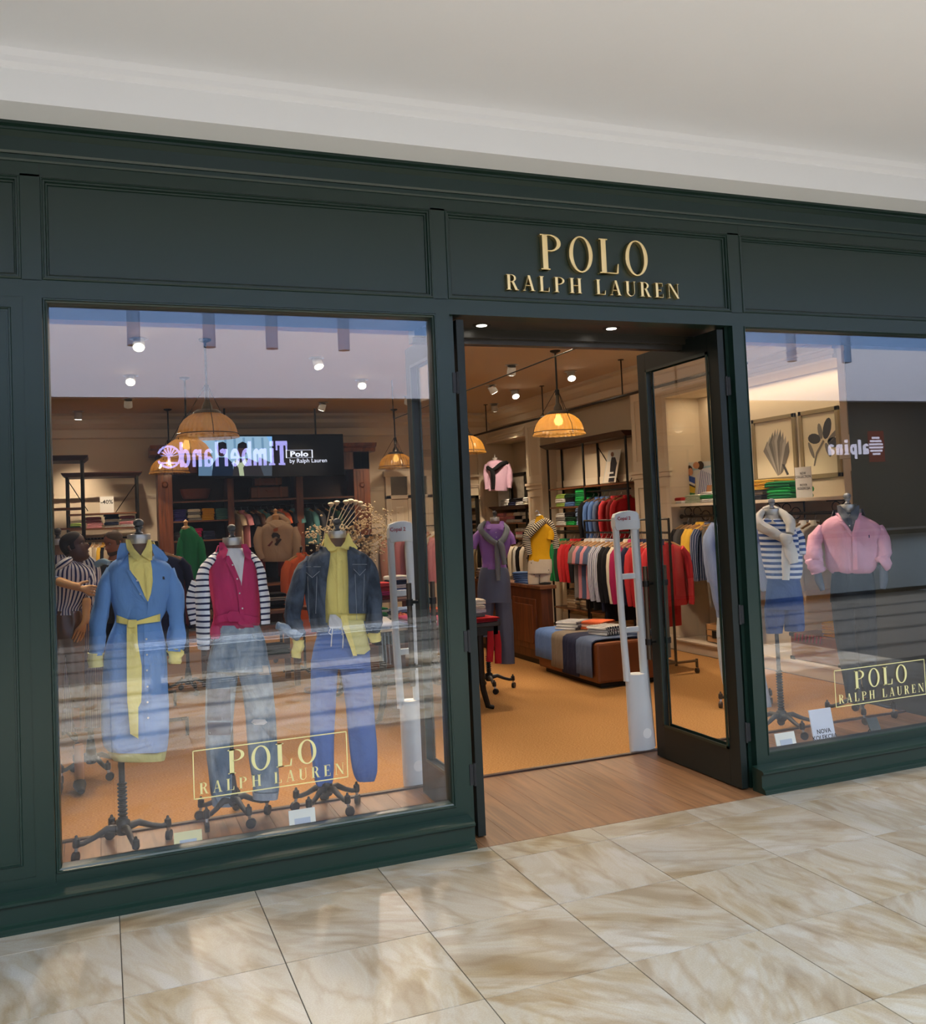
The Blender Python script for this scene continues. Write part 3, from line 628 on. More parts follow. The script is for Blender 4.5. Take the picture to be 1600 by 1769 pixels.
# ================================================================ security gates
def gate(x0, x1, y, lab):
    A = root('security_gate', lab, 'security gate', ((x0+x1)/2, y, 0))
    h = 1.69; wd = x1-x0
    xa = x0+wd*.12
    # base pod tapering up
    mb = MB()
    R = []
    for z_, a, b, d in ((0, 0, 1, .05), (.02, 0, 1, .06), (.3, -.02, .93, .06), (.545, -.03, .78, .058)):
        R.append([Vector((x0+wd*(a+(b-a)*(.5+.5*math.cos(t))), y+d*math.sin(t), z_)) for t in [2*math.pi*k/20 for k in range(20)]])
    mb.rings(R); mb.build('base_pod', WHITEPL, A, smooth=40)
    mb = MB().tube([(x0+wd*.02, y, .5), (x0-wd*.08, y, 1.0), (x0-wd*.14, y, 1.6)], [.026, .024, .024], 10)
    mb.build('post', WHITEPL, A, smooth=60)
    mb = MB().tube([(x0+wd*.82, y, .02), (x0+wd*.72, y, .6), (x0+wd*.62, y, 1.6)], [.03, .028, .026], 10); mb.build('post', WHITEPL, A, smooth=60)
    MB().tube([(x0+wd*.99, y-.004, .02), (x0+wd*.86, y, .6), (x0+wd*.76, y, 1.62)], .013, 6).build('steel_strip', STEEL, A, smooth=60)
    MB().tube([(x0+wd*.92, y-.016, .02), (x0+wd*.80, y-.015, .6), (x0+wd*.70, y-.014, 1.6)], .006, 6).build('dark_strip', IRON, A)
    mb = MB(); R = []
    for x_, z0, z1 in ((x0-wd*.24, 1.60, 1.665), (x0-wd*.18, 1.57, 1.69), (x0+wd*.1, 1.575, 1.705), (x0+wd*.45, 1.575, 1.71), (x0+wd*.72, 1.57, 1.70), (x0+wd*.80, 1.58, 1.68)):
        R.append([Vector((x_, y-.032, z0)), Vector((x_, y+.032, z0)), Vector((x_, y+.034, (z0+z1)/2)), Vector((x_, y+.02, z1)), Vector((x_, y-.02, z1)), Vector((x_, y-.034, (z0+z1)/2))])
    mb.rings(R); mb.build('top_bridge', WHITEPL, A, bevel=.006)
    for z_ in (1.24, .86): MB().box(x0-wd*.05, x0+wd*.68, y-.012, y+.012, z_-.02, z_+.02).build('cross_bar', WHITEPL, A, bevel=.006)
    fonttext('Copal 2', (x0+wd*.12, y-.036, 1.645), .034, mat('red_print', 'a3202c', .5), A, bold=.0006)
    MB().lathe([(.03, 0), (.001, .001)], (0, 0, 0), 16)
    o = MB().tube([(x0+wd*.55, y-.0595, .13), (x0+wd*.55, y-.061, .13)], .035, 16).build('round_badge', PAPER, A)
    return A
gate(3.447, 3.645, 1.15, 'white anti-theft gate standing beside the right door leaf')
gate(1.77, 1.93, 1.17, 'white anti-theft gate seen through the left window beside the door leaf')
# ================================================================ SHOP LIGHTING (needed early for tuning)
WARM = (1.0, .80, .58)
def spot_fixture(x, y, tx, ty, tz=1.0, power=60, label='', cone=70, col=WARM):
    F = root('ceiling_spotlight', label or 'white adjustable spotlight let into the shop ceiling', 'light', (x, y, CZ), 'adjustable ceiling spotlights')
    MB().lathe([(.075, CZ), (.085, CZ-.006), (.06, CZ-.008), (.055, CZ)], (x, y, 0), 18).build('trim_ring', WHITEPL, F)
    d = (Vector((tx, ty, tz))-Vector((x, y, CZ-.05))).normalized()
    a = Vector((x, y, CZ-.02)); MB().tube([a, a+d*.10], [.05, .055], 14).build('lamp_head', WHITEPL, F, smooth=50)
    MB().tube([a+d*.101, a+d*.104], .047, 14).build('lamp_face', glow('spot_face_bright', 'fff0d8', 14), F)
    lamp('spot_beam', 'SPOT', a+d*.13, power*1.12, col, .05, (tx, ty, tz), cone, .8)
SPOTS = [(.36, 4.4, .25, 2.2), (.35, 6.6, .1, 4.0), (.37, 8.6, .4, 10.2), (-.28, 10.0, -.4, 10.4), (3.1, 6.7, 2.6, 4.2), (3.1, 8.9, 2.4, 10), (1.8, 3.0, .8, 1.0),
    (5.6, 5.8, 5.0, 4.0), (5.58, 7.5, 5.3, 5.6), (5.3, 3.3, 6.6, 3.6), (5.0, 2.0, 5.4, 1.0), (2.2, 5.2, 2.6, 3.8), (3.9, 3.2, 4.8, 3.9), (4.6, 5.4, 4.9, 6.8), (-.4, 2.0, .2, .9), (3.2, 2.1, 4.5, 1.2), (2.9, 3.4, 2.9, 2.0), (1.2, 2.4, 1.2, .9), (5.9, 9.0, 6.6, 10.2), (4.2, 8.2, 4.6, 10.4), (5.0, 7.0, 6.6, 7.3)]  # extra spots added as fill; the last one added to brighten the iron shelving
rows_ = {'left': sorted([s for s in SPOTS if s[0] < 1.0], key=lambda s: s[1]), 'middle': sorted([s for s in SPOTS if 1.0 <= s[0] < 3.5], key=lambda s: s[1]), 'right': sorted([s for s in SPOTS if s[0] >= 3.5], key=lambda s: s[1])}
for rn, ss in rows_.items():
    for k, (x, y, tx, ty) in enumerate(ss):
        spot_fixture(x, y, tx, ty, 1.0, 125, 'white ceiling spotlight, %s from the window in the %s row' % (['first', 'second', 'third', 'fourth', 'fifth', 'sixth', 'seventh', 'eighth', 'ninth'][k], rn))
lamp('shop_fill', 'AREA', (2.2, 5.5, 3.46), 60, WARM, (6, 7), (2.2, 5.5, 0))
lamp('niche_fill', 'AREA', (6.72, 3.5, 3.04), 9, (1, .8, .55), (.3, 2.6), (6.72, 3.5, 0))

for i, (x, ty) in enumerate(((.15, .85), (.75, .95), (1.25, .9), (4.55, 1.1), (5.3, 1.1))):
    W_ = root('window_downlight', 'small recessed downlight over the window display, %s from the left' % ['first', 'second', 'third', 'fourth', 'fifth'][i], 'light', (x, .34, 2.9), 'window display downlights')
    MB().lathe([(.03, 2.88), (.045, 2.879), (.045, 2.9), (.03, 2.9)], (x, .34, 0), 16, cap=False).build('trim_ring', WHITEPL, W_); MB().lathe([(.03, 2.885), (.001, 2.884)], (x, .34, 0), 14).build('lamp_face', glow('spot_face', 'fff0d8', 7), W_)
    MB().box(x-.05, x+.05, .29, .4, 2.9, 2.93).build('mounting_box', GREEN_SHADED, W_)
    lamp('window_beam', 'SPOT', (x, .34, 2.87), 48, (1, .90, .76), .03, (x, ty, 1.0), 75, .8)
# ================================================================ CLOTH AND BUST FORMS
class Frame:
    """upright working plane through a floor point, square to the line of sight: pixel -> local (x, z)"""
    def __init__(s, u=None, v=None, xy=None):
        g = G(u, v) if xy is None else Vector((xy[0], xy[1], 0))
        s.o = Vector((g.x, g.y, 0)); d = Vector((s.o.x-CAMO.x, s.o.y-CAMO.y, 0)).normalized()
        s.e2 = d; s.e1 = Vector((d.y, -d.x, 0)); s.rz = math.atan2(s.e1.y, s.e1.x)
        s.dist = (s.o-Vector((CAMO.x, CAMO.y, 0))).length
    def q(s, u, v, d=0.0):
        r = ray(u, v); o = s.o+s.e2*d; t = (o-CAMO).dot(s.e2)/r.dot(s.e2); p = CAMO+r*t
        return Vector(((p-s.o).dot(s.e1), d, p.z))
    def px(s, n): return n*s.dist/FPX
    def root(s, name, label, cat, group=None): return root(name, label, cat, s.o, group, s.rz)
def lbuild(mb, name, m, rt, **k): return mb.build(name, m, rt, origin=(0, 0, 0), **k)
class Loft:
    """garment body from silhouette rows (v, uL, uR[, depth ratio[, d offset]])"""
    def __init__(s, F, rows, ratio=.55, fold=.012, kf=5, seed=1, d=0.0, p=2.3, sub=3, seg=40, hem=0.0):
        s.F = F; s.fold = fold; s.kf = kf; s.seed = seed; s.p = p; s.seg = seg
        R = []
        for r in rows:
            a = F.q(r[1], r[0], d); b = F.q(r[2], r[0], d); rx = (b.x-a.x)/2
            R.append([(a.z+b.z)/2, (a.x+b.x)/2, rx, rx*(r[3] if len(r) > 3 and r[3] else ratio), d+(r[4] if len(r) > 4 else 0), (b.z-a.z)/2])
        # Catmull style densify
        out = []
        for i in range(len(R)-1):
            p0, p1, p2, p3 = R[max(i-1, 0)], R[i], R[i+1], R[min(i+2, len(R)-1)]
            for j in range(sub):
                t = j/sub
                out.append([.5*((2*b)+(-a+c)*t+(2*a-5*b+4*c-e)*t*t+(-a+3*b-3*c+e)*t**3) for a, b, c, e in zip(p0, p1, p2, p3)])
        out.append(R[-1]); s.R = out; s.fz = (out[0][0], out[-1][0])
    def disp(s, th, z):
        k = s.kf; n = noise.noise(Vector((math.cos(th)*1.6*k/5+s.seed*7, math.sin(th)*1.6*k/5, z*3.2)))
        n2 = noise.noise(Vector((math.cos(th)*4*k/5, math.sin(th)*4*k/5+s.seed*5, z*7.0)))
        fade = min(1, max(.15, (s.fz[0]-z)/(max(.15, (s.fz[0]-s.fz[1])*.5))))
        return s.fold*(n*1.5*fade+n2*.7)
    def ring(s, r, off=0.):
        z, cx, rx, ry, d, tilt = r; out = []
        for k in range(s.seg):
            th = 2*math.pi*k/s.seg-math.pi/2; c, sn = math.cos(th), math.sin(th); e = 2/s.p
            dd = s.disp(th, z)+off
            x = (rx+dd*.5)*math.copysign(abs(c)**e, c); y = (ry+dd)*math.copysign(abs(sn)**e, sn)
            out.append(Vector((cx+x, d+y, z+tilt*c)))
        return out
    def mesh(s, mb, cap0=True, cap1=True, mi=0):
        mb.rings([s.ring(r) for r in s.R], cap0=cap0, cap1=cap1, mi=mi); return mb
    def front(s, x, z):
        R = s.R
        for i in range(len(R)-1):
            if (R[i][0]-z)*(R[i+1][0]-z) <= 0 and R[i][0] != R[i+1][0]: break
        else: i = 0 if abs(z-R[0][0]) < abs(z-R[-1][0]) else len(R)-2
        t = min(1, max(0, (z-R[i][0])/((R[i+1][0]-R[i][0]) or 1)))
        cx, rx, ry, d = [R[i][j]*(1-t)+R[i+1][j]*t for j in (1, 2, 3, 4)]
        k = max(-.97, min(.97, (x-cx)/max(rx, .01)))
        th = math.atan2(-ry*(1-abs(k)**s.p)**(1/s.p), rx*k)
        return d-(ry+s.disp(math.atan2(-(1-abs(k)**s.p)**(1/s.p), k), z))*(1-abs(k)**s.p)**(1/s.p)
    def patch(s, mb, rows, off=.006, nx=6, nr=3, thick=.006, mi=0, ends=True):
        """cloth piece lying on the front; rows (v,uL,uR)"""
        rr = []
        for i in range(len(rows)-1):
            for j in range(nr):
                t = j/nr; rr.append([a*(1-t)+b*t for a, b in zip(rows[i][:3], rows[i+1][:3])]+[rows[i][3]*(1-t)+rows[i+1][3]*t if len(rows[i]) > 3 else 0])
        rr.append(list(rows[-1][:3])+[rows[-1][3] if len(rows[-1]) > 3 else 0])
        base = len(mb.v); n = nx+1; top = []; 
        for v, a, b, dv in rr:
            for k in range(n):
                u = a+(b-a)*k/nx; q = s.F.q(u, v+dv*k/nx, s.R[0][4])
                y = s.front(q.x, q.z)-off; f_ = 1+(y)/s.F.dist
                top.append(Vector((q.x*f_, y, CAMH+(q.z-CAMH)*f_)))
        back = [p+Vector((0, thick, 0)) for p in top]; mb.v += top+back; N_ = len(top)
        for i in range(len(rr)-1):
            for k in range(nx):
                a = base+i*n+k; q = (a, a+1, a+1+n, a+n)
                mb.quad(q, [(top[j-base].x, top[j-base].z) for j in q], mi); mb.quad([x+N_ for x in q][::-1], [(0, 0)]*4, mi)
        def rim(seq):
            for x, y in zip(seq, seq[1:]): mb.quad((base+x, base+y, base+N_+y, base+N_+x), [(0, 0)]*4, mi)
        rim([i*n for i in range(len(rr))]); rim([i*n+nx for i in range(len(rr))]); rim(list(range(n))); rim([(len(rr)-1)*n+k for k in range(n)])
        return mb
def sleeve(F, pts, seed=0, wob=.16, flat=.85, seg=12, d0=0., sub=3):
    """pts: (u, v, half width px, d)"""
    Q = [(F.q(u, v, d0+(r[0] if r else 0)), F.px(w)) for u, v, w, *r in pts]
    P_, W_ = [], []
    n = len(Q)
    for i in range(n-1):
        p0, p1, p2, p3 = Q[max(i-1, 0)], Q[i], Q[i+1], Q[min(i+2, n-1)]
        for j in range(sub):
            t = j/sub; f4 = lambda a, b, c, e: (2*b+(c-a)*t+(2*a-5*b+4*c-e)*t*t+(3*b-a-3*c+e)*t**3)*.5
            P_.append(f4(p0[0], p1[0], p2[0], p3[0])); W_.append(f4(p0[1], p1[1], p2[1], p3[1]))
    P_.append(Q[-1][0]); W_.append(Q[-1][1])
    return MB().tube(P_, W_, seg, wob=wob, seed=seed, flat=flat)
def line3(F, L, pts, r, mb, off=.004, seg=5):
    P_ = []
    for u, v in pts:
        q = F.q(u, v, L.R[0][4]); y = L.front(q.x, q.z)-off; f_ = 1+y/F.dist; P_.append(Vector((q.x*f_, y, CAMH+(q.z-CAMH)*f_)))
    return mb.tube(P_, r, seg)
def buttons(F, L, rt, pts, r=.006, m=None, off=.008):
    for u, v in pts:
        q = F.q(u, v, L.R[0][4]); y = L.front(q.x, q.z)-off; f_ = 1+y/F.dist; c = Vector((q.x*f_, y, CAMH+(q.z-CAMH)*f_))
        lbuild(MB().tube([c, c+Vector((0, -.003, 0))], r, 8), 'button', m or PAPER, rt)
def stand(F, rt, ztop, coil=(.35, .55), nlegs=4, rot=.5, reach=.21, r=.016, m=IRON2):
    """telescopic post on a cast base with castors (local coordinates)"""
    lbuild(MB().tube([(0, 0, .16), (0, 0, ztop)], r, 10), 'post', m, rt, smooth=60)
    if coil:
        pr = []; z = coil[0]
        while z < coil[1]: pr += [(r+.002, z), (r+.010, z+.005), (r+.010, z+.011), (r+.002, z+.016)]; z += .02
        lbuild(MB().lathe(pr, seg=12), 'ribbed_sleeve', m, rt, smooth=30)
    lbuild(MB().lathe([(.03, .09), (.042, .11), (.036, .16), (.024, coil[0] if coil else .26), (.018, (coil[0] if coil else .26)+.005)], seg=14), 'base_hub', m, rt, smooth=50)
    for k in range(nlegs):
        a = rot+2*math.pi*k/nlegs; c, s_ = math.cos(a), math.sin(a)
        pts = [(c*t*reach, s_*t*reach, z) for t, z in ((.1, .125), (.35, .135), (.62, .105), (.85, .088), (1, .09))]
        lg = lbuild(MB().tube(pts, [.024, .019, .015, .014, .017], 8), 'leg', m, rt, smooth=60)
        x, y = c*reach, s_*reach
        lbuild(MB().lathe([(.017, .075), (.02, .085), (.018, .118), (.009, .124), (.007, .135), (.001, .139)], (x, y, 0), 10), 'caster_housing', m, rt if 0 else lg, smooth=50)
        w_ = a+.9; cx_, cy_ = x+math.cos(w_)*.012, y+math.sin(w_)*.012; nx_, ny_ = -math.sin(w_), math.cos(w_)
        mb = MB().tube([(cx_-nx_*.012, cy_-ny_*.012, .028), (cx_+nx_*.012, cy_+ny_*.012, .028)], .028, 14)
        lbuild(mb, 'caster_wheel', mat('rubber', '17171a', .5), lg, smooth=40)
        lbuild(MB().tube([(x, y, .078), (cx_, cy_, .03)], .009, 6), 'caster_fork', STEEL, lg)
def neckcap(F, rt, u, v, hw, capm=CAPM, bodym=BODYBROWN, fin=FINIAL, d=0., vfin=None, vneck=None):
    """alloy neck disc (centre u, v, half width hw px), turned finial above, linen neck below"""
    c = F.q(u, v, d); r = F.px(hw); h = r*.42
    lbuild(MB().lathe([(r*.97, -h), (r, -h*.9), (r, h*.85), (r*.96, h)], c, 24), 'neck_disc', capm, rt, smooth=50)
    t = h; k = r*.27
    prof = [(k*1.0, t), (k*1.25, t+k*.4), (k*.8, t+k*.9), (k*.75, t+k*1.6), (k*1.2, t+k*2.2), (k*1.35, t+k*2.5), (k*.95, t+k*2.7), (k*1.35, t+k*3.1), (k*1.5, t+k*3.8), (k*1.25, t+k*4.6), (k*.6, t+k*5.1), (.001, t+k*5.2)]
    if fin: lbuild(MB().lathe([(a*1.15, b*1.0) for a, b in prof], c, 16), 'finial', fin, rt, smooth=60)
    zb = (F.q(u, vneck, d).z if vneck else c.z-.14)-c.z
    lbuild(MB().lathe([(r*1.5, zb), (r*1.05, zb*.6), (r*.93, zb*.25), (r*.95, -h)], c, 20), 'neck', bodym, rt, smooth=60)
def collar(F, L, rt, left, right, m, back=None, name='collar', off=.014):
    """two collar points (pixel strips) and the band behind the neck; back=(u,v,hw,h px)"""
    mb = MB(); L.patch(mb, left, off, nx=4, nr=2, thick=.004); L.patch(mb, right, off, nx=4, nr=2, thick=.004)
    if back:
        u, v, hw, hh = back; c = F.q(u, v, L.R[0][4]+.0); r = F.px(hw); h = F.px(hh); R = []
        for k in range(25):
            a = -.35+(math.pi+.7)*k/24
            R.append([Vector((c.x+r*math.cos(a), c.y+r*.8*math.sin(a), c.z-h*.9)), Vector((c.x+r*1.06*math.cos(a), c.y+r*.86*math.sin(a), c.z)), Vector((c.x+(r*1.06+.004)*math.cos(a), c.y+(r*.86+.004)*math.sin(a), c.z)), Vector((c.x+(r*1.25+.004)*math.cos(a), c.y+(r+.004)*math.sin(a), c.z-h*1.1))])
        mb.rings(R, closed=False)
    return lbuild(mb, name, m, rt, smooth=60)
def trouser(F, rt, hips, legL, legR, m, ratio=.5, fold=.008, seed=3, d=0., name='trousers', kf=5):
    """hips rows then two leg rows lists, each (v,uL,uR)"""
    mb = MB(); H = Loft(F, hips, ratio, fold, kf, seed, d); H.mesh(mb)
    A = Loft(F, legL, .62, fold, kf, seed+1, d); A.mesh(mb); B = Loft(F, legR, .62, fold, kf, seed+2, d); B.mesh(mb)
    return lbuild(mb, name, m, rt, smooth=70), H, A, B

# ---------- fabrics
BLUE = fab('blue_oxford', '6c97cf'); BLUE2 = fab('cornflower_twill', '4f74bb', .8); YEL = fab('lemon_oxford', 'fae384'); YEL_SHADED = fab('lemon_oxford_shaded', 'e0d68c')  # second lemon is the same cloth with shade put into its colour
PINK = fab('raspberry_linen', 'c23466'); WHT = fab('white_jersey', 'e6e6e6'); LPINK = fab('pale_pink_oxford', 'dfa8bd')
NAVYS = stripes('navy_white_stripe', ('e9e9ea', '20264a'), .034, 'V', .66)
JEANS = denim('washed_denim', '4d6880', 'a3b1ba', 4.5); JEANP = denim('denim_patch', '5b6476', '6c7284', 20); JACKET = denim('dark_denim', '28323f', '566272', 9.)
STITCH = mat('stitch_thread', '9fa6ad', .8)

# ---------- 1. blue shirt dress
F = Frame(214, 1470)
M1 = F.root('dress_form', 'bust form in a belted light blue shirt dress over a yellow shirt', 'mannequin', 'bust forms in the left window')
stand(F, M1, .75, (.17, .36), 4, .25, .24)
neckcap(F, M1, 240, 931, 18, vneck=968)
D = Loft(F, [(955, 222, 258, .9), (963, 206, 272, .75), (975, 190, 292, .6), (992, 184, 299), (1015, 186, 300), (1040, 192, 292), (1060, 198, 284), (1072, 200, 278), (1085, 196, 280), (1105, 188, 285), (1130, 182, 288), (1170, 177, 289), (1215, 174, 291), (1260, 174, 292), (1285, 178, 291), (1296, 186, 289)], .52, .014, 6, 2)
lbuild(D.mesh(MB(), cap1=False), 'dress', BLUE, M1, smooth=70)
U = Loft(F, [(1270, 180, 288), (1290, 184, 288), (1305, 189, 286), (1313, 196, 284)], .46, .01, 6, 5); lbuild(U.mesh(MB()), 'under_shirt_hem', YEL_SHADED, M1, smooth=70)
lbuild(D.patch(MB(), [(952, 222, 259), (965, 222, 260), (985, 224, 263), (1005, 240, 264), (1025, 248, 261), (1039, 253, 256)], .010, nx=8), 'yellow_shirt_front', YEL, M1, smooth=70)
mb = MB(); D.patch(mb, [(958, 246, 251), (1000, 251, 257), (1033, 253, 257)], .014, nx=2); lbuild(mb, 'yellow_placket', YEL, M1)
collar(F, D, M1, [(932, 217, 224), (948, 219, 232), (960, 226, 243), (968, 236, 239)], [(932, 256, 261), (945, 252, 263), (958, 244, 263), (968, 258, 263)], YEL, (240, 937, 21, 10), 'yellow_collar', .03)
collar(F, D, M1, [(938, 208, 219), (952, 203, 224), (967, 201, 214), (978, 203, 205)], [(940, 262, 267), (953, 264, 282), (965, 268, 291), (970, 285, 289)], BLUE, None, 'dress_collar', .022)
lbuild(D.patch(MB(), [(985, 219, 225), (1005, 229, 236), (1025, 242, 247), (1041, 252, 256)], .012, nx=2, nr=4), 'dress_lapel', BLUE, M1)
lbuild(D.patch(MB(), [(1030, 257, 263), (1060, 254, 262)], .010, nx=2, nr=4), 'dress_placket', BLUE, M1)
lbuild(D.patch(MB(), [(1078, 249, 260), (1150, 249, 260), (1220, 250, 261), (1292, 250, 261)], .006, nx=2, nr=6), 'dress_placket', BLUE, M1)
buttons(F, D, M1, [(237, 1003), (243, 1026), (253, 1104), (254, 1131), (254, 1158), (255, 1186), (255, 1213), (256, 1240)], .0055)
mb = MB(); D.patch(mb, [(996, 281, 284), (1001, 281, 285)], .006, nx=1, nr=1, thick=.002); lbuild(mb, 'chest_emblem', INK, M1)
lbuild(sleeve(F, [(196, 985, 12, .0), (183, 1010, 15, -.01), (175, 1050, 15, -.02), (169, 1090, 14.5, -.03), (168, 1115, 13.5, -.04), (167, 1131, 12, -.04)], 3), 'sleeve', BLUE, M1, smooth=70)
lbuild(sleeve(F, [(289, 985, 11, .0), (298, 1012, 14, -.01), (304, 1050, 14, -.02), (305, 1085, 13, -.03), (304, 1108, 14.5, -.04), (303, 1124, 12, -.04)], 9, .24), 'sleeve', BLUE, M1, smooth=70)
lbuild(sleeve(F, [(166, 1128, 12.5, -.04), (165, 1143, 11.5, -.04), (165, 1152, 11, -.04)], 4, .1), 'yellow_cuff', YEL_SHADED, M1, smooth=60)
lbuild(sleeve(F, [(304, 1121, 11, -.04), (303, 1135, 11, -.045), (302, 1147, 9, -.05)], 6, .3), 'yellow_cuff', YEL, M1, smooth=60)
mb = MB(); D.patch(mb, [(1063, 200, 222), (1070, 200, 222), (1079, 201, 222)], .022, nx=4, nr=2, thick=.008); 
mb2 = MB()
def band(L, ua, va, ub, vb, h0, h1, off, n=6, mbx=None):
    rows = [(va-h0/2, ua, ub, (vb-h1/2)-(va-h0/2)), (va+h0/2, ua, ub, (vb+h1/2)-(va+h0/2))]
    return L.patch(mbx, rows, off, nx=n, nr=2, thick=.008)
mb = MB(); band(D, 201, 1069, 222, 1075, 13, 9, .016, mbx=mb); band(D, 236, 1076, 277, 1067, 6, 13, .016, mbx=mb)
lbuild(mb, 'belt', YEL, M1, smooth=60)
lbuild(D.patch(MB(), [(1072, 221, 236), (1082, 219, 237), (1110, 219, 238), (1150, 219, 245), (1190, 219.5, 245), (1213, 220, 244), (1222, 221, 239), (1262, 224, 240)], .026, nx=4, thick=.006).patch if 0 else D.patch(MB(), [(1072, 221, 236), (1082, 219, 237), (1110, 219, 238), (1150, 219, 245), (1190, 219.5, 245), (1213, 220, 244), (1222, 221, 239), (1268, 225, 239, 8)], .026, nx=4, thick=.006), 'belt_tail', YEL, M1, smooth=60)
lbuild(D.patch(MB(), [(1071, 222, 236), (1076, 220, 238), (1084, 222, 236)], .036, nx=4, thick=.02), 'belt_knot', YEL, M1, smooth=60)

# ---------- 2. raspberry shirt, striped sweater over the shoulders, washed jeans
F = Frame(402, 1418)
M2 = F.root('dress_form', 'bust form in a knotted raspberry shirt, striped sweater on the shoulders and ripped jeans', 'mannequin', 'bust forms in the left window')
stand(F, M2, .85, None, 5, .15, .20, .02)
neckcap(F, M2, 401, 935, 15.5, vneck=966)
B2 = Loft(F, [(948, 384, 420, .9), (958, 372, 432, .7), (970, 364, 444, .6), (985, 361, 449), (1010, 362, 450), (1040, 366, 449), (1060, 369, 448), (1076, 368, 449), (1084, 372, 446)], .5, .014, 6, 4)
lbuild(B2.mesh(MB()), 'shirt', PINK, M2, smooth=70)
lbuild(B2.patch(MB(), [(947, 386, 419), (956, 389, 424), (966, 393, 422), (985, 402, 420), (1005, 411, 418), (1014, 415, 417)], .006, nx=8), 't_shirt_front', WHT, M2, smooth=60)
lbuild(B2.patch(MB(), [(960, 387, 396), (975, 393, 404), (1005, 407, 416), (1040, 413, 421), (1062, 414, 422)], .011, nx=3, nr=4), 'placket', PINK, M2)
collar(F, B2, M2, [(937, 379, 386), (950, 378, 394), (960, 380, 391), (966, 383, 385)], [(940, 419, 426), (952, 420, 434), (962, 423, 434), (968, 431, 433)], PINK, (401, 941, 21, 10), off=.03)
buttons(F, B2, M2, [(402, 976), (410, 1000), (414, 1025), (419, 1051)], .005, off=.02)
mb = MB(); band(B2, 369, 1072, 402, 1064, 12, 14, .02, mbx=mb); band(B2, 408, 1066, 446, 1073, 14, 12, .02, mbx=mb); B2.patch(mb, [(1056, 396, 412), (1064, 392, 416), (1074, 396, 412)], .03, nx=5, thick=.03)
B2.patch(mb, [(1068, 410, 420), (1078, 412, 434), (1084, 424, 440)], .024, nx=4); lbuild(mb, 'shirt_knot', PINK, M2, smooth=60)
lbuild(sleeve(F, [(376, 1076, 8, .0), (373, 1090, 9, -.03), (374, 1102, 8, -.03)], 5, .2), 'shirt_tail', PINK, M2, smooth=60)
# sweater
lbuild(sleeve(F, [(382, 950, 7, .02), (366, 966, 10, -.03), (352, 985, 12, -.06), (350, 1010, 15, -.07), (351, 1060, 15.5, -.08), (352, 1122, 13, -.08)], 2, .1, .45), 'sweater_sleeve', NAVYS, M2, smooth=70)
lbuild(sleeve(F, [(421, 950, 7, .02), (438, 962, 8, -.02), (449, 980, 10, -.05), (453, 1002, 11, -.06), (457, 1035, 11.5, -.07), (459, 1078, 11, -.08)], 8, .16, .45), 'sweater_sleeve', NAVYS, M2, smooth=70)
lbuild(sleeve(F, [(340, 1005, 8, .04), (332, 1030, 9, .05), (333, 1055, 9, .05), (337, 1078, 8, .04)], 12, .1, .4), 'sweater_body_edge', NAVYS, M2, smooth=70)
lbuild(sleeve(F, [(380, 952, 6, .06), (392, 941, 6, .10), (401, 938, 6, .11), (412, 941, 6, .10), (424, 952, 6, .06)], 1, .1, .6), 'sweater_neck_roll', WHT, M2, smooth=70)
J, JH, JA, JB = trouser(F, M2, [(1080, 377, 448), (1092, 372, 453), (1115, 366, 460), (1140, 361, 464), (1158, 358, 466)],
    [(1140, 360, 412), (1165, 357, 412), (1200, 355, 407), (1260, 355, 402), (1300, 357, 401), (1340, 361, 404), (1372, 364, 406)],
    [(1140, 408, 465), (1165, 411, 469), (1200, 419, 473), (1260, 426, 478), (1300, 429, 480), (1345, 434, 482), (1366, 436, 482)], JEANS, .5, .010, 6)
lbuild(Loft(F, [(1374, 364.5, 406), (1392, 367, 405)], .62, .004, 5, 3).mesh(MB()), 'trouser_cuff', denim('denim_inside', '7f8f9d', 'a9b3bb', 8), M2, smooth=60)
lbuild(Loft(F, [(1368, 436, 482), (1380, 437, 480)], .62, .004, 5, 4).mesh(MB()), 'trouser_cuff', MATS['denim_inside'], M2, smooth=60)
lbuild(JH.patch(MB(), [(1081, 377, 448), (1093, 374, 452)], .006, nx=10, nr=1), 'waistband', JEANS, M2, smooth=60)
lbuild(JH.patch(MB(), [(1094, 409, 417), (1130, 409, 417), (1146, 411, 414)], .007, nx=2), 'fly', JEANS, M2)
mb = MB(); line3(F, JH, [(436, 1094), (440, 1104), (452, 1108)], .0025, mb, .006); line3(F, JH, [(384, 1094), (382, 1104), (372, 1110)], .0025, mb, .006); lbuild(mb, 'pocket_seam', STITCH, M2)
buttons(F, JH, M2, [(414, 1087)], .006, STEEL, .014)
lbuild(JA.patch(MB(), [(1190, 358, 398), (1245, 358, 399)], .004, nx=6), 'denim_patch', JEANP, M2, smooth=60)
lbuild(JA.patch(MB(), [(1248, 358, 399), (1270, 360, 399)], .005, nx=6), 'denim_patch', mat('denim_patch_dark', '454a60', .9), M2, smooth=60)
lbuild(JB.patch(MB(), [(1150, 447, 463), (1160, 445, 465), (1166, 449, 466)], .004, nx=4), 'rip_patch', mat('beige_weave', 'b3a79c', .9, bump=.6, bscale=150), M2)
lbuild(JB.patch(MB(), [(1243, 438, 458), (1248, 434, 462), (1252, 440, 456)], .004, nx=4), 'knee_rip', mat('ripped_thread', 'cfc9c4', .9, bump=.6, bscale=150), M2)

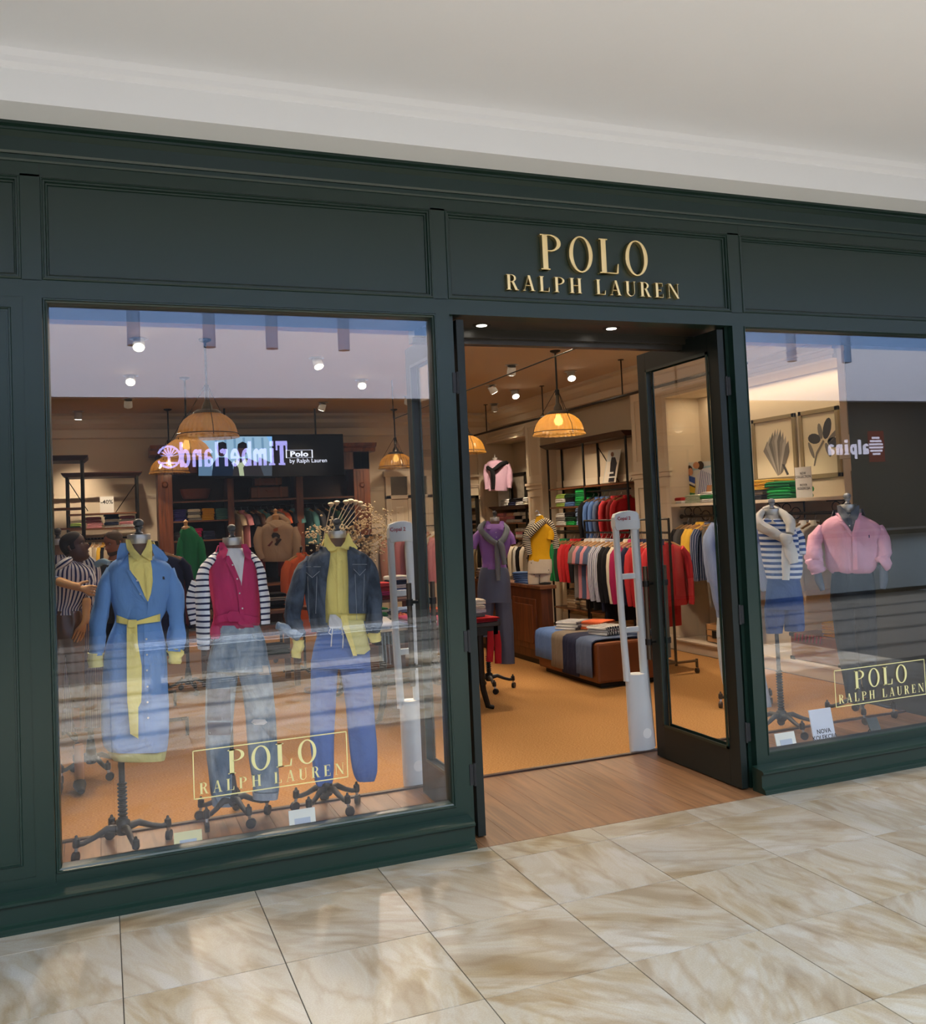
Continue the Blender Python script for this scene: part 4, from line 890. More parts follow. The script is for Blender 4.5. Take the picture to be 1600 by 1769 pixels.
# ---------- 3. denim jacket over lemon shirt, blue wide trousers
F = Frame(566, 1400)
M3 = F.root('dress_form', 'bust form in an open dark denim jacket, lemon shirt and blue drawstring trousers', 'mannequin', 'bust forms in the left window')
stand(F, M3, .85, (.18, .30), 5, .35, .19, .015)
neckcap(F, M3, 583, 923, 15, vneck=960)
B3 = Loft(F, [(944, 566, 602, .9), (952, 556, 614, .7), (965, 545, 628, .6), (985, 541, 636), (1010, 545, 638), (1040, 548, 636), (1070, 552, 632), (1088, 556, 630)], .5, .012, 6, 11)
lbuild(B3.mesh(MB()), 'shirt', YEL, M3, smooth=70)
lbuild(B3.patch(MB(), [(952, 582, 592), (1000, 582, 592), (1060, 584, 594)], .008, nx=3, nr=6), 'placket', YEL, M3)
collar(F, B3, M3, [(921, 562, 565), (935, 560, 572), (948, 559, 583), (952, 560, 575)], [(921, 600, 603), (935, 596, 609), (946, 588, 618), (950, 600, 617)], YEL, (583, 930, 21, 10), off=.03)
J3 = Loft(F, [(946, 560, 608, .9), (953, 548, 622, .75), (962, 532, 638, .62), (980, 526, 644), (1010, 528, 645), (1045, 532, 640), (1080, 538, 638), (1088, 540, 634)], .56, .012, 6, 14)
def half(L, rows, m, name, rt, off=.004): return lbuild(L.patch(MB(), rows, off, nx=7, nr=4, thick=.006), name, m, rt, smooth=70)
half(J3, [(948, 556, 567), (956, 540, 571), (975, 527, 569), (1000, 524, 565), (1040, 528, 562), (1088, 538, 563)], JACKET, 'jacket_front', M3)
half(J3, [(950, 600, 618), (958, 600, 634), (975, 601, 642), (1000, 602, 645), (1040, 602, 642), (1060, 603, 640)], JACKET, 'jacket_front', M3)
lbuild(MB().rings([[p+Vector((0, .012, 0)) for p in J3.ring(r)[J3.seg//4-2:3*J3.seg//4+4]] for r in J3.R], closed=False), 'jacket_back', JACKET, M3, smooth=70)
collar(F, J3, M3, [(944, 553, 562), (955, 550, 570), (966, 552, 569), (972, 556, 560)], [(944, 604, 612), (954, 602, 622), (960, 606, 624), (968, 608, 612)], JACKET, None, 'jacket_collar', .02)
lbuild(J3.patch(MB(), [(1076, 536, 566), (1092, 538, 566)], .010, nx=5, nr=1), 'jacket_waistband', JACKET, M3)
for (ua, ub, v0) in ((527, 552, 980), (611, 632, 976)):
    mb = MB(); J3.patch(mb, [(v0, ua, ub), (v0+7, ua, ub), (v0+18, (ua+ub)/2-2, (ua+ub)/2+2)], .011, nx=4); lbuild(mb, 'pocket_flap', JACKET, M3)
    mb = MB(); line3(F, J3, [(ua, v0+7), ((ua+ub)/2, v0+18), (ub, v0+7)], .0014, mb, .019); line3(F, J3, [(ua-2, v0-1), (ub+2, v0-1)], .0014, mb, .014); line3(F, J3, [((ua+ub)/2-8, v0+16), ((ua+ub)/2-5, v0+95)], .0012, mb, .012); line3(F, J3, [((ua+ub)/2+8, v0+16), ((ua+ub)/2+6, v0+80)], .0012, mb, .012); lbuild(mb, 'stitch_line', STITCH, M3)
lbuild(sleeve(F, [(537, 965, 10, .0), (521, 990, 14, -.02), (512, 1030, 15, -.05), (507, 1062, 16, -.07), (512, 1085, 14, -.1), (518, 1100, 12, -.1)], 21, .24), 'sleeve', JACKET, M3, smooth=70)
lbuild(sleeve(F, [(630, 965, 9, .0), (639, 990, 13, -.02), (645, 1030, 14, -.04), (647, 1065, 13.5, -.06), (646, 1092, 12, -.06)], 23, .2), 'sleeve', JACKET, M3, smooth=70)
lbuild(sleeve(F, [(478, 1081, 8, -.12), (492, 1085, 10, -.11), (508, 1092, 13, -.1), (520, 1100, 12, -.1)], 25, .25), 'rolled_cuff', denim('light_denim_inside', '6c8199', 'b5c2cd', 12), M3, smooth=70)
lbuild(sleeve(F, [(517, 1105, 9, -.1), (514, 1120, 9, -.1), (511, 1136, 7, -.1)], 26, .2), 'yellow_cuff', YEL, M3, smooth=60)
lbuild(sleeve(F, [(647, 1092, 11, -.06), (648, 1102, 10, -.06), (649, 1109, 9, -.06)], 27, .2), 'yellow_cuff', YEL, M3, smooth=60)
T3, TH, TA, TB = trouser(F, M3, [(1068, 562, 630), (1085, 553, 634), (1110, 545, 638), (1135, 540, 640), (1152, 538, 641)],
    [(1140, 537, 586), (1170, 537, 583), (1220, 536, 580), (1280, 537, 578), (1330, 541, 577), (1352, 545, 574), (1357, 548, 572)],
    [(1140, 582, 640), (1170, 589, 642), (1220, 597, 646), (1280, 603, 651), (1325, 607, 652), (1340, 611, 650), (1349, 616, 647)], BLUE2, .5, .010, 6)
TH.R = [r for r in TH.R]
HB = Loft(F, [(1060, 556, 634), (1085, 550, 638), (1110, 545, 640), (1140, 538, 642)], .52, .004, 5, 6)
lbuild(HB.patch(MB(), [(1072, 592, 628), (1090, 597, 633), (1110, 603, 637), (1122, 607, 640), (1133, 610, 626, -8)], .02, nx=6, nr=4, thick=.004), 'shirt_tail', YEL_SHADED, M3, smooth=60)
lbuild(HB.patch(MB(), [(1062, 588, 600), (1085, 593, 604), (1120, 606, 614), (1133, 610, 617)], .03, nx=3, nr=4, thick=.004), 'placket', YEL, M3)
lbuild(B3.patch(MB(), [(1062, 570, 580), (1072, 568, 592), (1082, 568, 591), (1086, 572, 588)], .03, nx=5, thick=.02), 'drawstring_bow', WHT, M3, smooth=60)
mb = MB(); line3(F, TH, [(575, 1084), (573, 1100), (572, 1117)], .0035, mb, .02); line3(F, TH, [(590, 1084), (593, 1100), (592, 1120)], .0035, mb, .02); line3(F, TH, [(572, 1084), (568, 1093), (573, 1097)], .003, mb, .02); line3(F, TH, [(592, 1084), (597, 1094), (590, 1096)], .003, mb, .02)
lbuild(mb, 'drawstring', WHT, M3)

# ---------- 4. striped jersey with knotted cream sweater, blue shorts (right window)
F = Frame(1352, 1266)
M4 = F.root('dress_form', 'bust form in a blue striped jersey with knotted cream sweater and blue shorts', 'mannequin', 'bust forms in the right window')
stand(F, M4, .85, (.17, .46), 5, .3, .24, .015)
neckcap(F, M4, 1334, 884, 12, bodym=mat('bust_cream', 'c9bfae', .8), fin=mat('finial_pale', '8f9194', .5), vneck=905)
BS = stripes('blue_white_stripe', ('e3e5ea', '33508c'), .042, 'V', .5)
B4 = Loft(F, [(895, 1320, 1348, .9), (903, 1311, 1362, .7), (915, 1309, 1376, .6), (935, 1312, 1384), (965, 1317, 1386), (990, 1323, 1386), (1003, 1326, 1382)], .5, .008, 5, 31)
lbuild(B4.mesh(MB()), 'jersey', BS, M4, smooth=70)
lbuild(sleeve(F, [(1374, 915, 8, .0), (1382, 932, 8, -.01), (1385, 958, 7, -.02)], 3, .1), 'sleeve', BS, M4, smooth=70)
CRM = fab('cream_cotton', 'd9d3c8')
lbuild(sleeve(F, [(1318, 882, 5, -.02), (1309, 897, 8, -.06), (1318, 910, 9, -.10), (1340, 922, 8, -.13), (1355, 930, 7, -.14)], 5, .2), 'sweater_sleeve', CRM, M4, smooth=70)
lbuild(sleeve(F, [(1342, 880, 5, .02), (1357, 890, 8, -.04), (1366, 905, 8, -.09), (1365, 922, 7, -.13)], 6, .2), 'sweater_sleeve', CRM, M4, smooth=70)
lbuild(sleeve(F, [(1318, 882, 5, .06), (1330, 876, 5, .09), (1344, 880, 5, .06)], 6, .2), 'sweater_neck_roll', CRM, M4, smooth=70)
lbuild(sleeve(F, [(1358, 924, 9, -.15), (1358, 932, 10, -.16), (1362, 940, 7, -.16)], 7, .2), 'sweater_knot', CRM, M4, smooth=70)
lbuild(sleeve(F, [(1361, 935, 8, -.15), (1367, 955, 9, -.15), (1372, 973, 7, -.15)], 8, .15, .5), 'sweater_cuff', CRM, M4, smooth=70)
lbuild(sleeve(F, [(1359, 940, 7, -.13), (1358, 970, 6, -.12), (1358, 1002, 5.5, -.12)], 9, .15, .5), 'sweater_cuff', CRM, M4, smooth=70)
trouser(F, M4, [(1002, 1326, 1382), (1015, 1324, 1385), (1035, 1322, 1388), (1052, 1321, 1389)], [(1045, 1321, 1360), (1065, 1321, 1357), (1085, 1323, 1353), (1094, 1324, 1352)], [(1045, 1352, 1389), (1065, 1355, 1390), (1082, 1355, 1391), (1090, 1356, 1390)], fab('royal_chino', '2f4a80', .8), .5, .006, name='shorts')

# ---------- 5. pink shirt over grey shirt, hidden trousers
F = Frame(1487, 1240)
M5 = F.root('dress_form', 'bust form in a pink shirt with rolled sleeves over a grey denim shirt', 'mannequin', 'bust forms in the right window')
stand(F, M5, .80, None, 4, .1, .24, .02)
neckcap(F, M5, 1465, 877, 13, bodym=mat('bust_cream', 'c9bfae', .8), fin=mat('finial_pale', '8f9194', .5), vneck=905)
B5 = Loft(F, [(888, 1447, 1485, .9), (896, 1430, 1502, .65), (906, 1419, 1518, .56), (920, 1416, 1524), (945, 1424, 1522), (970, 1427, 1518), (982, 1430, 1514), (990, 1438, 1506)], .5, .016, 6, 41)
lbuild(B5.mesh(MB()), 'shirt', LPINK, M5, smooth=70)
GR = fab('grey_chambray', '5e646e')
lbuild(B5.patch(MB(), [(885, 1450, 1484), (895, 1454, 1480), (910, 1466, 1477), (918, 1471, 1474)], .006, nx=6), 'grey_shirt_front', GR, M5)
collar(F, B5, M5, [(873, 1446, 1452), (884, 1447, 1462), (893, 1453, 1467), (897, 1455, 1458)], [(873, 1481, 1485), (884, 1470, 1485), (893, 1470, 1483), (898, 1478, 1480)], GR, (1465, 880, 20, 9), 'grey_collar', .03)
lbuild(B5.patch(MB(), [(886, 1443, 1449), (900, 1449, 1456), (912, 1459, 1467), (926, 1468, 1473)], .012, nx=2, nr=3), 'lapel', LPINK, M5)
lbuild(B5.patch(MB(), [(886, 1484, 1489), (900, 1478, 1487), (922, 1472, 1480), (984, 1474, 1482)], .012, nx=3, nr=4), 'placket', fab('pink_placket', 'e8a9bd'), M5)
buttons(F, B5, M5, [(1468, 889), (1468, 908)], .006, off=.016)
mb = MB(); B5.patch(mb, [(924, 1501, 1502.5), (929, 1501, 1503)], .008, nx=1, nr=1); lbuild(mb, 'chest_emblem', mat('navy_thread', '26305e', .8), M5)
mb = MB(); line3(F, B5, [(1486, 916), (1515, 914)], .0012, mb, .003); lbuild(mb, 'pocket_seam', LPINK, M5)
lbuild(sleeve(F, [(1421, 910, 9, 0), (1411, 930, 13, -.02), (1407, 955, 15, -.06), (1408, 970, 14, -.08)], 43, .24), 'sleeve', LPINK, M5, smooth=70)
lbuild(sleeve(F, [(1516, 910, 8, 0), (1524, 930, 11, -.02), (1526, 955, 11, -.04), (1524, 968, 10, -.05)], 44, .22), 'sleeve', LPINK, M5, smooth=70)
lbuild(sleeve(F, [(1408, 966, 13, -.08), (1410, 980, 12, -.09), (1413, 990, 10, -.09)], 45, .25), 'rolled_cuff', LPINK, M5, smooth=70)
lbuild(sleeve(F, [(1524, 962, 11, -.05), (1526, 972, 11, -.06), (1523, 975, 11, -.06)], 46, .2), 'rolled_cuff', LPINK, M5, smooth=70)
lbuild(sleeve(F, [(1413, 988, 6, -.08), (1416, 1005, 6, -.08), (1422, 1020, 4, -.08)], 47, .1), 'forearm', GR, M5, smooth=70)
lbuild(sleeve(F, [(1526, 976, 6, -.05), (1527, 1000, 6, -.05), (1525, 1017, 4, -.05)], 48, .1), 'forearm', GR, M5, smooth=70)
trouser(F, M5, [(985, 1438, 1508), (1010, 1435, 1512), (1040, 1434, 1514)], [(1035, 1436, 1476), (1100, 1443, 1478), (1180, 1458, 1482), (1205, 1462, 1482)], [(1035, 1474, 1513), (1100, 1480, 1516), (1180, 1490, 1514), (1203, 1492, 1514)], fab('charcoal_trouser', '23282c'), .5, .006)

# ---------- 6. pale blue shirt and light jeans, standing behind the right door leaf
F = Frame(xy=tuple(P(1285, 1150, 1.95))[:2])
M6 = F.root('dress_form', 'bust form in a pale blue striped shirt and light jeans behind the open door', 'mannequin', 'bust forms in the right window')
stand(F, M6, .75, None, 4, .4, .22, .016)
PBS = stripes('pale_blue_stripe', ('9aa8c6', '7d90b8'), .012, 'U', .5)
neckcap(F, M6, 1268, 880, 12, bodym=mat('bust_cream', 'c9bfae', .8), fin=mat('finial_pale', '8f9194', .5), vneck=905)
B6 = Loft(F, [(890, 1254, 1284, .9), (900, 1238, 1300, .65), (912, 1228, 1312, .55), (950, 1230, 1312), (1000, 1234, 1310), (1045, 1236, 1312), (1066, 1238, 1311)], .5, .01, 5, 51)
lbuild(B6.mesh(MB()), 'shirt', PBS, M6, smooth=70)
lbuild(sleeve(F, [(1236, 905, 8, .0), (1226, 935, 12, -.02), (1232, 985, 12, -.05), (1240, 1030, 10, -.08), (1244, 1052, 9, -.08)], 53, .14), 'sleeve', PBS, M6, smooth=70)
lbuild(sleeve(F, [(1306, 905, 8, .0), (1312, 950, 10, -.02), (1318, 1000, 9, -.04), (1325, 1020, 8, -.05)], 54, .14), 'sleeve', PBS, M6, smooth=70)
trouser(F, M6, [(1050, 1240, 1310), (1080, 1238, 1312), (1100, 1238, 1312)], [(1095, 1238, 1274), (1150, 1243, 1276), (1220, 1258, 1288), (1260, 1270, 1296)], [(1095, 1273, 1312), (1150, 1278, 1319), (1210, 1296, 1332), (1240, 1302, 1337)], denim('bleached_denim', '9fb2c4', 'c0ced8', 6), .5, .005)
# ================================================================ PENDANT LAMPS
def ribbed_glass():
    m, nt, b = newmat('prismatic_glass'); N = nt.nodes; L = nt.links; N.remove(b)
    out = N['Material Output']; tr = N.new('ShaderNodeBsdfTranslucent'); tr.inputs[0].default_value = lin('e0a850')
    tp = N.new('ShaderNodeBsdfTransparent'); gl = N.new('ShaderNodeBsdfGlossy'); gl.inputs['Roughness'].default_value = .15
    m1 = N.new('ShaderNodeMixShader'); m1.inputs[0].default_value = .35; m2 = N.new('ShaderNodeMixShader'); m2.inputs[0].default_value = .12
    L.new(tr.outputs[0], m1.inputs[1]); L.new(tp.outputs[0], m1.inputs[2]); L.new(m1.outputs[0], m2.inputs[1]); L.new(gl.outputs[0], m2.inputs[2]); L.new(m2.outputs[0], out.inputs[0])
    return m
PRISM = ribbed_glass()
PL_LAB = [['the left window, nearest and largest of the left three', 'the left window, half hidden behind the nearest one', 'the left window, smallest and lowest hanging by the walnut cabinet'],
          ['seen whole through the open doorway', 'cut by the left door post in the doorway', 'behind the left door leaf near the white back door']]
for ci, x_ in enumerate((.95, 4.62)):
    for ri, y_ in enumerate((4.35, 6.7, 9.75)):
        zr = 2.54 if ri else 2.565
        if ci and ri == 0: y_ = 4.45; x_ = 4.70
        elif ci: x_ = 4.45
        T = root('pendant_lamp', 'ribbed glass dome pendant ' + PL_LAB[ci][ri], 'pendant lamp', (x_, y_, zr), 'ribbed glass dome pendants')
        R = []; c = (x_, y_, zr)
        prof = [(.285, 0), (.283, .012), (.268, .03), (.262, .07), (.245, .12), (.215, .165), (.175, .20), (.13, .225), (.118, .232)]
        for r, z in prof:
            R.append([Vector((x_+(r+(.007 if k % 2 else 0)*min(1, r*5))*math.cos(2*math.pi*k/72), y_+(r+(.007 if k % 2 else 0)*min(1, r*5))*math.sin(2*math.pi*k/72), zr+z)) for k in range(72)])
        MB().rings(R, cap0=False, cap1=False).build('glass_shade', PRISM, T)
        MB().lathe([(.283, .03), (.288, .034), (.283, .038)], c, 40, cap=False).build('rim_ring', IRON, T)
        MB().lathe([(.13, .222), (.125, .245), (.10, .262), (.05, .27), (.045, .30), (.03, .335), (.02, .35), (.018, .46)], c, 24).build('metal_cap', mat('aged_pewter', '4a443c', .4, metal=.7), T, smooth=50)
        mb = MB().tube([(x_, y_, zr+.34), (x_, y_, CZ-.02)], .011, 8).tube([(x_, y_, zr+.44), (x_, y_, zr+.50)], .024, 10); mb.lathe([(.001, CZ), (.06, CZ), (.055, CZ-.015), (.02, CZ-.03)], (x_, y_, 0), 16)
        mb.build('suspension_rod', IRON, T, smooth=50)
        for k in range(3):
            a = .6+2.094*k; MB().tube([(x_+.02*math.cos(a), y_+.02*math.sin(a), zr+.49), (x_+.265*math.cos(a), y_+.265*math.sin(a), zr+.10), (x_+.288*math.cos(a), y_+.288*math.sin(a), zr+.0)], .0035, 5).build('stay_wire', IRON, T)
        MB().lathe([(.001, .10), (.04, .12), (.05, .16), (.03, .20), (.02, .235)], c, 14).build('bulb', glow('bulb_warm' if ci and ri < 2 else 'bulb_soft_%d' % (ri and 1), 'ffc566', 5 if ci and ri < 2 else 2.2 if ri else .2), T, smooth=60)
        lamp('pendant_glow', 'POINT', (x_, y_, zr+.06), 3.2 if ci and ri < 2 else (1.4 if ri else .3), (1, .78, .48), .06)

# ================================================================ CEILING RAILS
RR = root('ceiling_rail', 'thin black rail hung by rods below the shop ceiling along the right wall', 'rail', (5.8, 2.6, 3.06))
MB().tube([(5.8, 2.6, 3.07), (5.8, 10.1, 3.05)], .017, 8).build('rail', IRON, RR)
for y_ in (2.9, 4.9, 7.05, 9.12): MB().tube([(5.8, y_, 3.07), (5.8, y_, CZ)], .009, 6).lathe([(.035, CZ-.008), (.035, CZ)], (5.8, y_, 0), 12).build('drop_rod', IRON, RR)
TC = root('tension_cable', 'thin black cable stretched under the shop ceiling inside the doorway', 'cable', (3.5, 1.3, 3.0)); MB().tube([(3.5, 1.3, 3.0), (3.5, 6.7, 3.0)], .006, 6).build('cable', IRON, TC); MB().tube([(3.5, 1.3, 3.0), (3.5, 1.3, CZ)], .006, 6).tube([(3.5, 6.7, 3.0), (3.5, 6.7, CZ)], .006, 6).build('drop_rod', IRON, TC)
for x_ in (.45, 1.5): pass

# ================================================================ SCREEN
TVX0, TVX1 = P(343, 790, 9.6).x, P(592, 790, 9.6).x; TVZ0, TVZ1 = P(470, 822, 9.6).z, P(470, 753, 9.6).z
TV = root('video_screen', 'wide black video screen showing two men and a shop logo above the walnut cabinet', 'screen', ((TVX0+TVX1)/2, 9.6, TVZ0))
MB().box(TVX0-.02, TVX1+.02, 9.6, 9.68, TVZ0-.02, TVZ1+.02).build('housing', mat('screen_black', '040406', .6, spec=.1), TV, bevel=.004)
for x_ in (TVX0+.4, TVX1-.4): MB().tube([(x_, 9.66, TVZ1), (x_, 9.66, CZ)], .014, 6).build('hanger_rod', IRON, TV)
xm = P(469, 790, 9.6).x; y_ = 9.599
def flat(poly, col, s=1., d=.0, nm='screen_image', par=TV, yy=None):
    fr = (Vector((0, (yy or y_)-d, 0)), Vector((1, 0, 0)), Vector((0, 0, 1)), Vector((0, 1, 0)))
    return MB().prism([tuple(p) for p in poly], fr, .0008).build(nm, glow('screen_'+col, col, s) if s else mat('print_'+col, col, .6), par)
def pxy(pts, Y): return [(P(u, v, Y).x, P(u, v, Y).z) for u, v in pts]
def pell(u, v, a, b, n=14, Y=9.6): return pxy([(u+a*math.cos(2*math.pi*k/n), v-b*math.sin(2*math.pi*k/n)) for k in range(n)], Y)
flat(pxy([(343, 822), (470, 822), (470, 754), (343, 754)], 9.6), '9dc3e0', .75, 0)
flat(pxy([(343, 822), (368, 822), (362, 775), (343, 765)], 9.6), '6b8fb0', .6, .001); flat(pxy([(440, 822), (470, 822), (470, 800), (448, 790)], 9.6), '5a6470', .5, .001)
flat(pxy([(460, 754), (470, 754), (470, 770)], 9.6), '7db6ea', .9, .001)
for k in range(6): flat(pxy([(372+k*16, 775), (376+k*16, 775), (375+k*16, 756), (371+k*16, 756)], 9.6), '7ba6c8', .7, .001)
flat(pxy([(366, 822), (404, 822), (402, 800), (392, 790), (376, 790), (368, 800)], 9.6), '23364f', .35, .002); flat(pell(383, 778, 8, 11), '4a2f28', .4, .003); flat(pxy([(374, 776), (392, 776), (391, 766), (385, 763), (377, 765)], 9.6), '15151c', .3, .004)
flat(pxy([(402, 822), (456, 822), (448, 800), (430, 792), (412, 792), (404, 802)], 9.6), '4b4648', .35, .003); flat(pell(418, 778, 8, 12), '5a3a30', .4, .004); flat(pxy([(410, 774), (427, 774), (426, 766), (419, 763), (411, 767)], 9.6), '1c1617', .3, .005)
flat(pxy([(409, 793), (416, 800), (424, 792), (428, 796), (420, 808), (422, 822), (414, 822), (412, 808), (405, 798)], 9.6), 'cfdcb4', .6, .005)
WT = glow('screen_white', 'e8ecff', 1.1)
for a, b, c, d in ((494, 777, 540, 778.2), (494, 790, 540, 791.2), (494, 777, 495.3, 791), (538.7, 777, 540, 791)):
    p0 = P(a, d, 9.6); p1 = P(c, b, 9.6); MB().box(p0.x, p1.x, 9.596, 9.598, p0.z, p1.z).build('logo_frame', WT, TV)
fonttext('Polo', (P(517, 789, 9.6).x, 9.596, P(517, 788.5, 9.6).z), .115, WT, TV, bold=.004).scale = (1.35, 1, 1)
fonttext('by Ralph Lauren', (P(533, 799, 9.6).x, 9.596, P(533, 799, 9.6).z), .09, WT, TV)

# ================================================================ WALNUT CABINET (back wall)
CY_ = 10.05
def X(u, v=850, Y=CY_): return P(u, v, Y).x
def Z(u, v, Y=CY_): return P(u, v, Y).z
WC = root('walnut_cabinet', 'tall carved walnut wardrobe cabinet filling the back wall', 'cabinet', (2.4, CY_+.2, 0))
zc = Z(460, 768); xl, xr_ = X(273), X(640)
def bay(name, x0, x1, z0, z1, y0=CY_, y1=BY-.06, m=WALNUT, par=WC, bev=.004): return MB().box(x0, x1, y0, y1, z0, z1).build(name, m, par, bevel=bev)
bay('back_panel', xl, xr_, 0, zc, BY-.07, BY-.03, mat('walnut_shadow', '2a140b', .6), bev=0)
for ua, ub in ((273, 298), (393, 404), (512, 524), (612, 640)):
    bay('pilaster', X(ua), X(ub), .12, zc-.12)
    if ub-ua > 15:
        for k in range(3): MB().box(X(ua+5+k*6), X(ua+7+k*6), CY_-.012, CY_, .4, zc-.45).build('flute', WALNUT, WC)
        MB().lathe([(.001, 0), (.05, .0), (.04, .02), (.001, .025)], (0, 0, 0), 12)
        MB().tube([((X(ua)+X(ub))/2, CY_-.005, Z(ua, 838)), ((X(ua)+X(ub))/2, CY_-.03, Z(ua, 838))], [.055, .03], 8).build('rosette', WALNUT, WC)
cp = [(CY_, zc-.14), (CY_-.03, zc-.13), (CY_-.05, zc-.08), (CY_-.12, zc-.05), (CY_-.14, zc), (BY-.05, zc), (BY-.05, zc-.14)]
MB().rings([[Vector((x, y, z)) for y, z in cp] for x in (xl-.10, xr_+.10)]).build('crown', WALNUT, WC)
bay('frieze_rail', xl, xr_, zc-.42, zc-.13); bay('plinth', xl-.03, xr_+.03, 0, .12)
for v in (865, 899, 933, 968, 1003):
    z_ = Z(345, v); MB().box(X(298), X(393), CY_+.02, BY-.07, z_-.022, z_).build('shelf', WALNUTX, WC)
for v in (870,): MB().box(X(404), X(612), CY_+.02, BY-.07, Z(450, 862)-.03, Z(450, 862)).build('shelf', WALNUTX, WC)
for v in (1010,): MB().box(X(404), X(612), CY_+.02, BY-.07, Z(450, v)-.03, Z(450, v)).build('shelf', WALNUTX, WC)
MB().tube([(X(404), 10.3, Z(450, 873)), (X(612), 10.3, Z(450, 873))], .014, 8).build('hanging_rail', IRON, WC)
# basket and trunks on the cabinet's top shelf
bx = P(338, 862, 10.2); bk = root('wicker_basket', 'low oval red-brown basket on the top shelf of the walnut cabinet', 'basket', bx)
MB().rings([[Vector((bx.x+r*1.5*math.cos(t), bx.y+r*.8*math.sin(t), bx.z+z)) for t in [2*math.pi*k/20 for k in range(20)]] for r, z in ((.12, 0), (.145, .08), (.155, .155), (.148, .155), (.13, .02))]).build('bowl', mat('red_wicker', '5c2a1b', .6, bump=1., bscale=60), bk, smooth=60)
for (ua, ub, va, vb, lab, nm) in ((434, 498, 840, 861, 'larger brown leather case under the small one on the walnut cabinet', 'leather_suitcase'), (440, 487, 825, 839, 'smaller brown leather suitcase on top of the larger one on the walnut cabinet', 'leather_suitcase')):
    a = P(ua, vb, 10.1); b = P(ub, va, 10.1); s = root(nm, lab, 'suitcase', ((a.x+b.x)/2, 10.2, a.z))
    MB().box(a.x, b.x, 10.1, 10.4, a.z, b.z).build('body', mat('trunk_brown', '6e4527', .5), s, bevel=.012)
    for t in (.2, .8): MB().box(a.x+(b.x-a.x)*t-.015, a.x+(b.x-a.x)*t+.015, 10.09, 10.41, a.z-.002 if 0 else a.z, b.z+.003).build('strap', LEATHER, s)
    MB().tube([((a.x+b.x)/2-.06, 10.095, b.z-.05), ((a.x+b.x)/2-.04, 10.07, b.z-.07), ((a.x+b.x)/2+.04, 10.07, b.z-.07), ((a.x+b.x)/2+.06, 10.095, b.z-.05)], .006, 6).build('handle', LEATHER, s)

# ================================================================ FOLDED CLOTHES
ORD = ['bottom', 'second up', 'third up', 'fourth up', 'fifth up', 'sixth up']
_fold = {}
def fold_mesh(kind):
    if kind in _fold: return _fold[kind]
    me_o = MB(); R = []; n = 13
    for i in range(n):
        x = -.5+i/(n-1); e = 1-.25*max(0, abs(x)*2-.8)/.2; w_ = .012*noise.noise(Vector((x*5+kind*9, kind, 2)))
        prof = [(-.47, .0), (-.5, .18), (-.49, .40), (-.455, .48), (-.49, .56), (-.5, .8), (-.46, .97), (-.2, 1.02), (.2, 1.0), (.47, .93), (.5, .5), (.47, 0)]
        R.append([Vector((x*(1+.02*noise.noise(Vector((q*4, kind, 1)))), (q+w_), z*e+w_*3*z)) for q, z in prof])
    me_o.rings(R); o = me_o.build('folded_prototype', WHT, None, smooth=60, origin=(0, 0, 0)); me = o.data; bpy.data.objects.remove(o); _fold[kind] = me; return me
def folded(pos, size, rz, m, name, label, group, kind=0, tilt=(0, 0)):
    o = bpy.data.objects.new(name, fold_mesh(kind)); COL.objects.link(o); o.location = pos; o.scale = size; o.rotation_euler = (tilt[0], tilt[1], rz)
    o.material_slots[0].link = 'OBJECT'; o.material_slots[0].material = m
    return tag(o, label, 'folded clothes', group)
FC = {}
def cm(name, hexv, **k): 
    return fab('cloth_'+name.replace(' ', '_').replace('-', '_'), hexv)
PAL = {'navy': '1f2540', 'white': 'd9d7d2', 'pink': 'd58f96', 'dusty pink': 'a05a62', 'green': '1f7a45', 'bright green': '22a04e', 'dark green': '1c3a2a', 'red': 'ae2026', 'dark red': '6e1a1c', 'yellow': 'dcae3c', 'mustard': 'd79e24', 'purple': '2d2766', 'teal': '4f8083', 'grey': '83807c', 'dark grey': '3a3a3e', 'black': '15151a', 'blue': '5273ac', 'light blue': '8aa6cf', 'slate blue': '53627f', 'beige': 'b09f86', 'cream': 'ddd3bd', 'orange': 'd9673a', 'coral': 'bd3338', 'magenta': 'a92458', 'taupe': '7d7264', 'brown': '5b4030', 'lime': '9dbb5c', 'lilac': 'a39ac0', 'peach': 'd9a58f'}
def C(n): return cm(n, PAL[n])
def stack(p, w, d, h, cols, rz, where, kind='sweater', name=None, jit=.012):
    """cols bottom to top; p = bottom centre"""
    z = p[2]
    for i, c in enumerate(cols):
        nm = name or 'folded_'+kind.replace(' ', '_')
        m = c if not isinstance(c, str) else C(c); cn = c if isinstance(c, str) else m.name.replace('cloth_', '').replace('_', ' ')
        pos = 'only one' if len(cols) == 1 else ORD[i] if i < len(cols)-1 or len(cols) == 1 else 'top'
        lab = '%s folded %s, %s in pile %s' % (cn, kind, pos, where) if len(cols) > 1 else '%s folded %s %s' % (cn, kind, where)
        folded((p[0]+rnd.uniform(-jit, jit), p[1]+rnd.uniform(-jit, jit), z), (w*rnd.uniform(.96, 1.03), d, h*rnd.uniform(.92, 1.08)), rz+rnd.uniform(-.05, .05), m, nm, lab, 'folded clothes '+where, i % 3)
        z += h*1.02
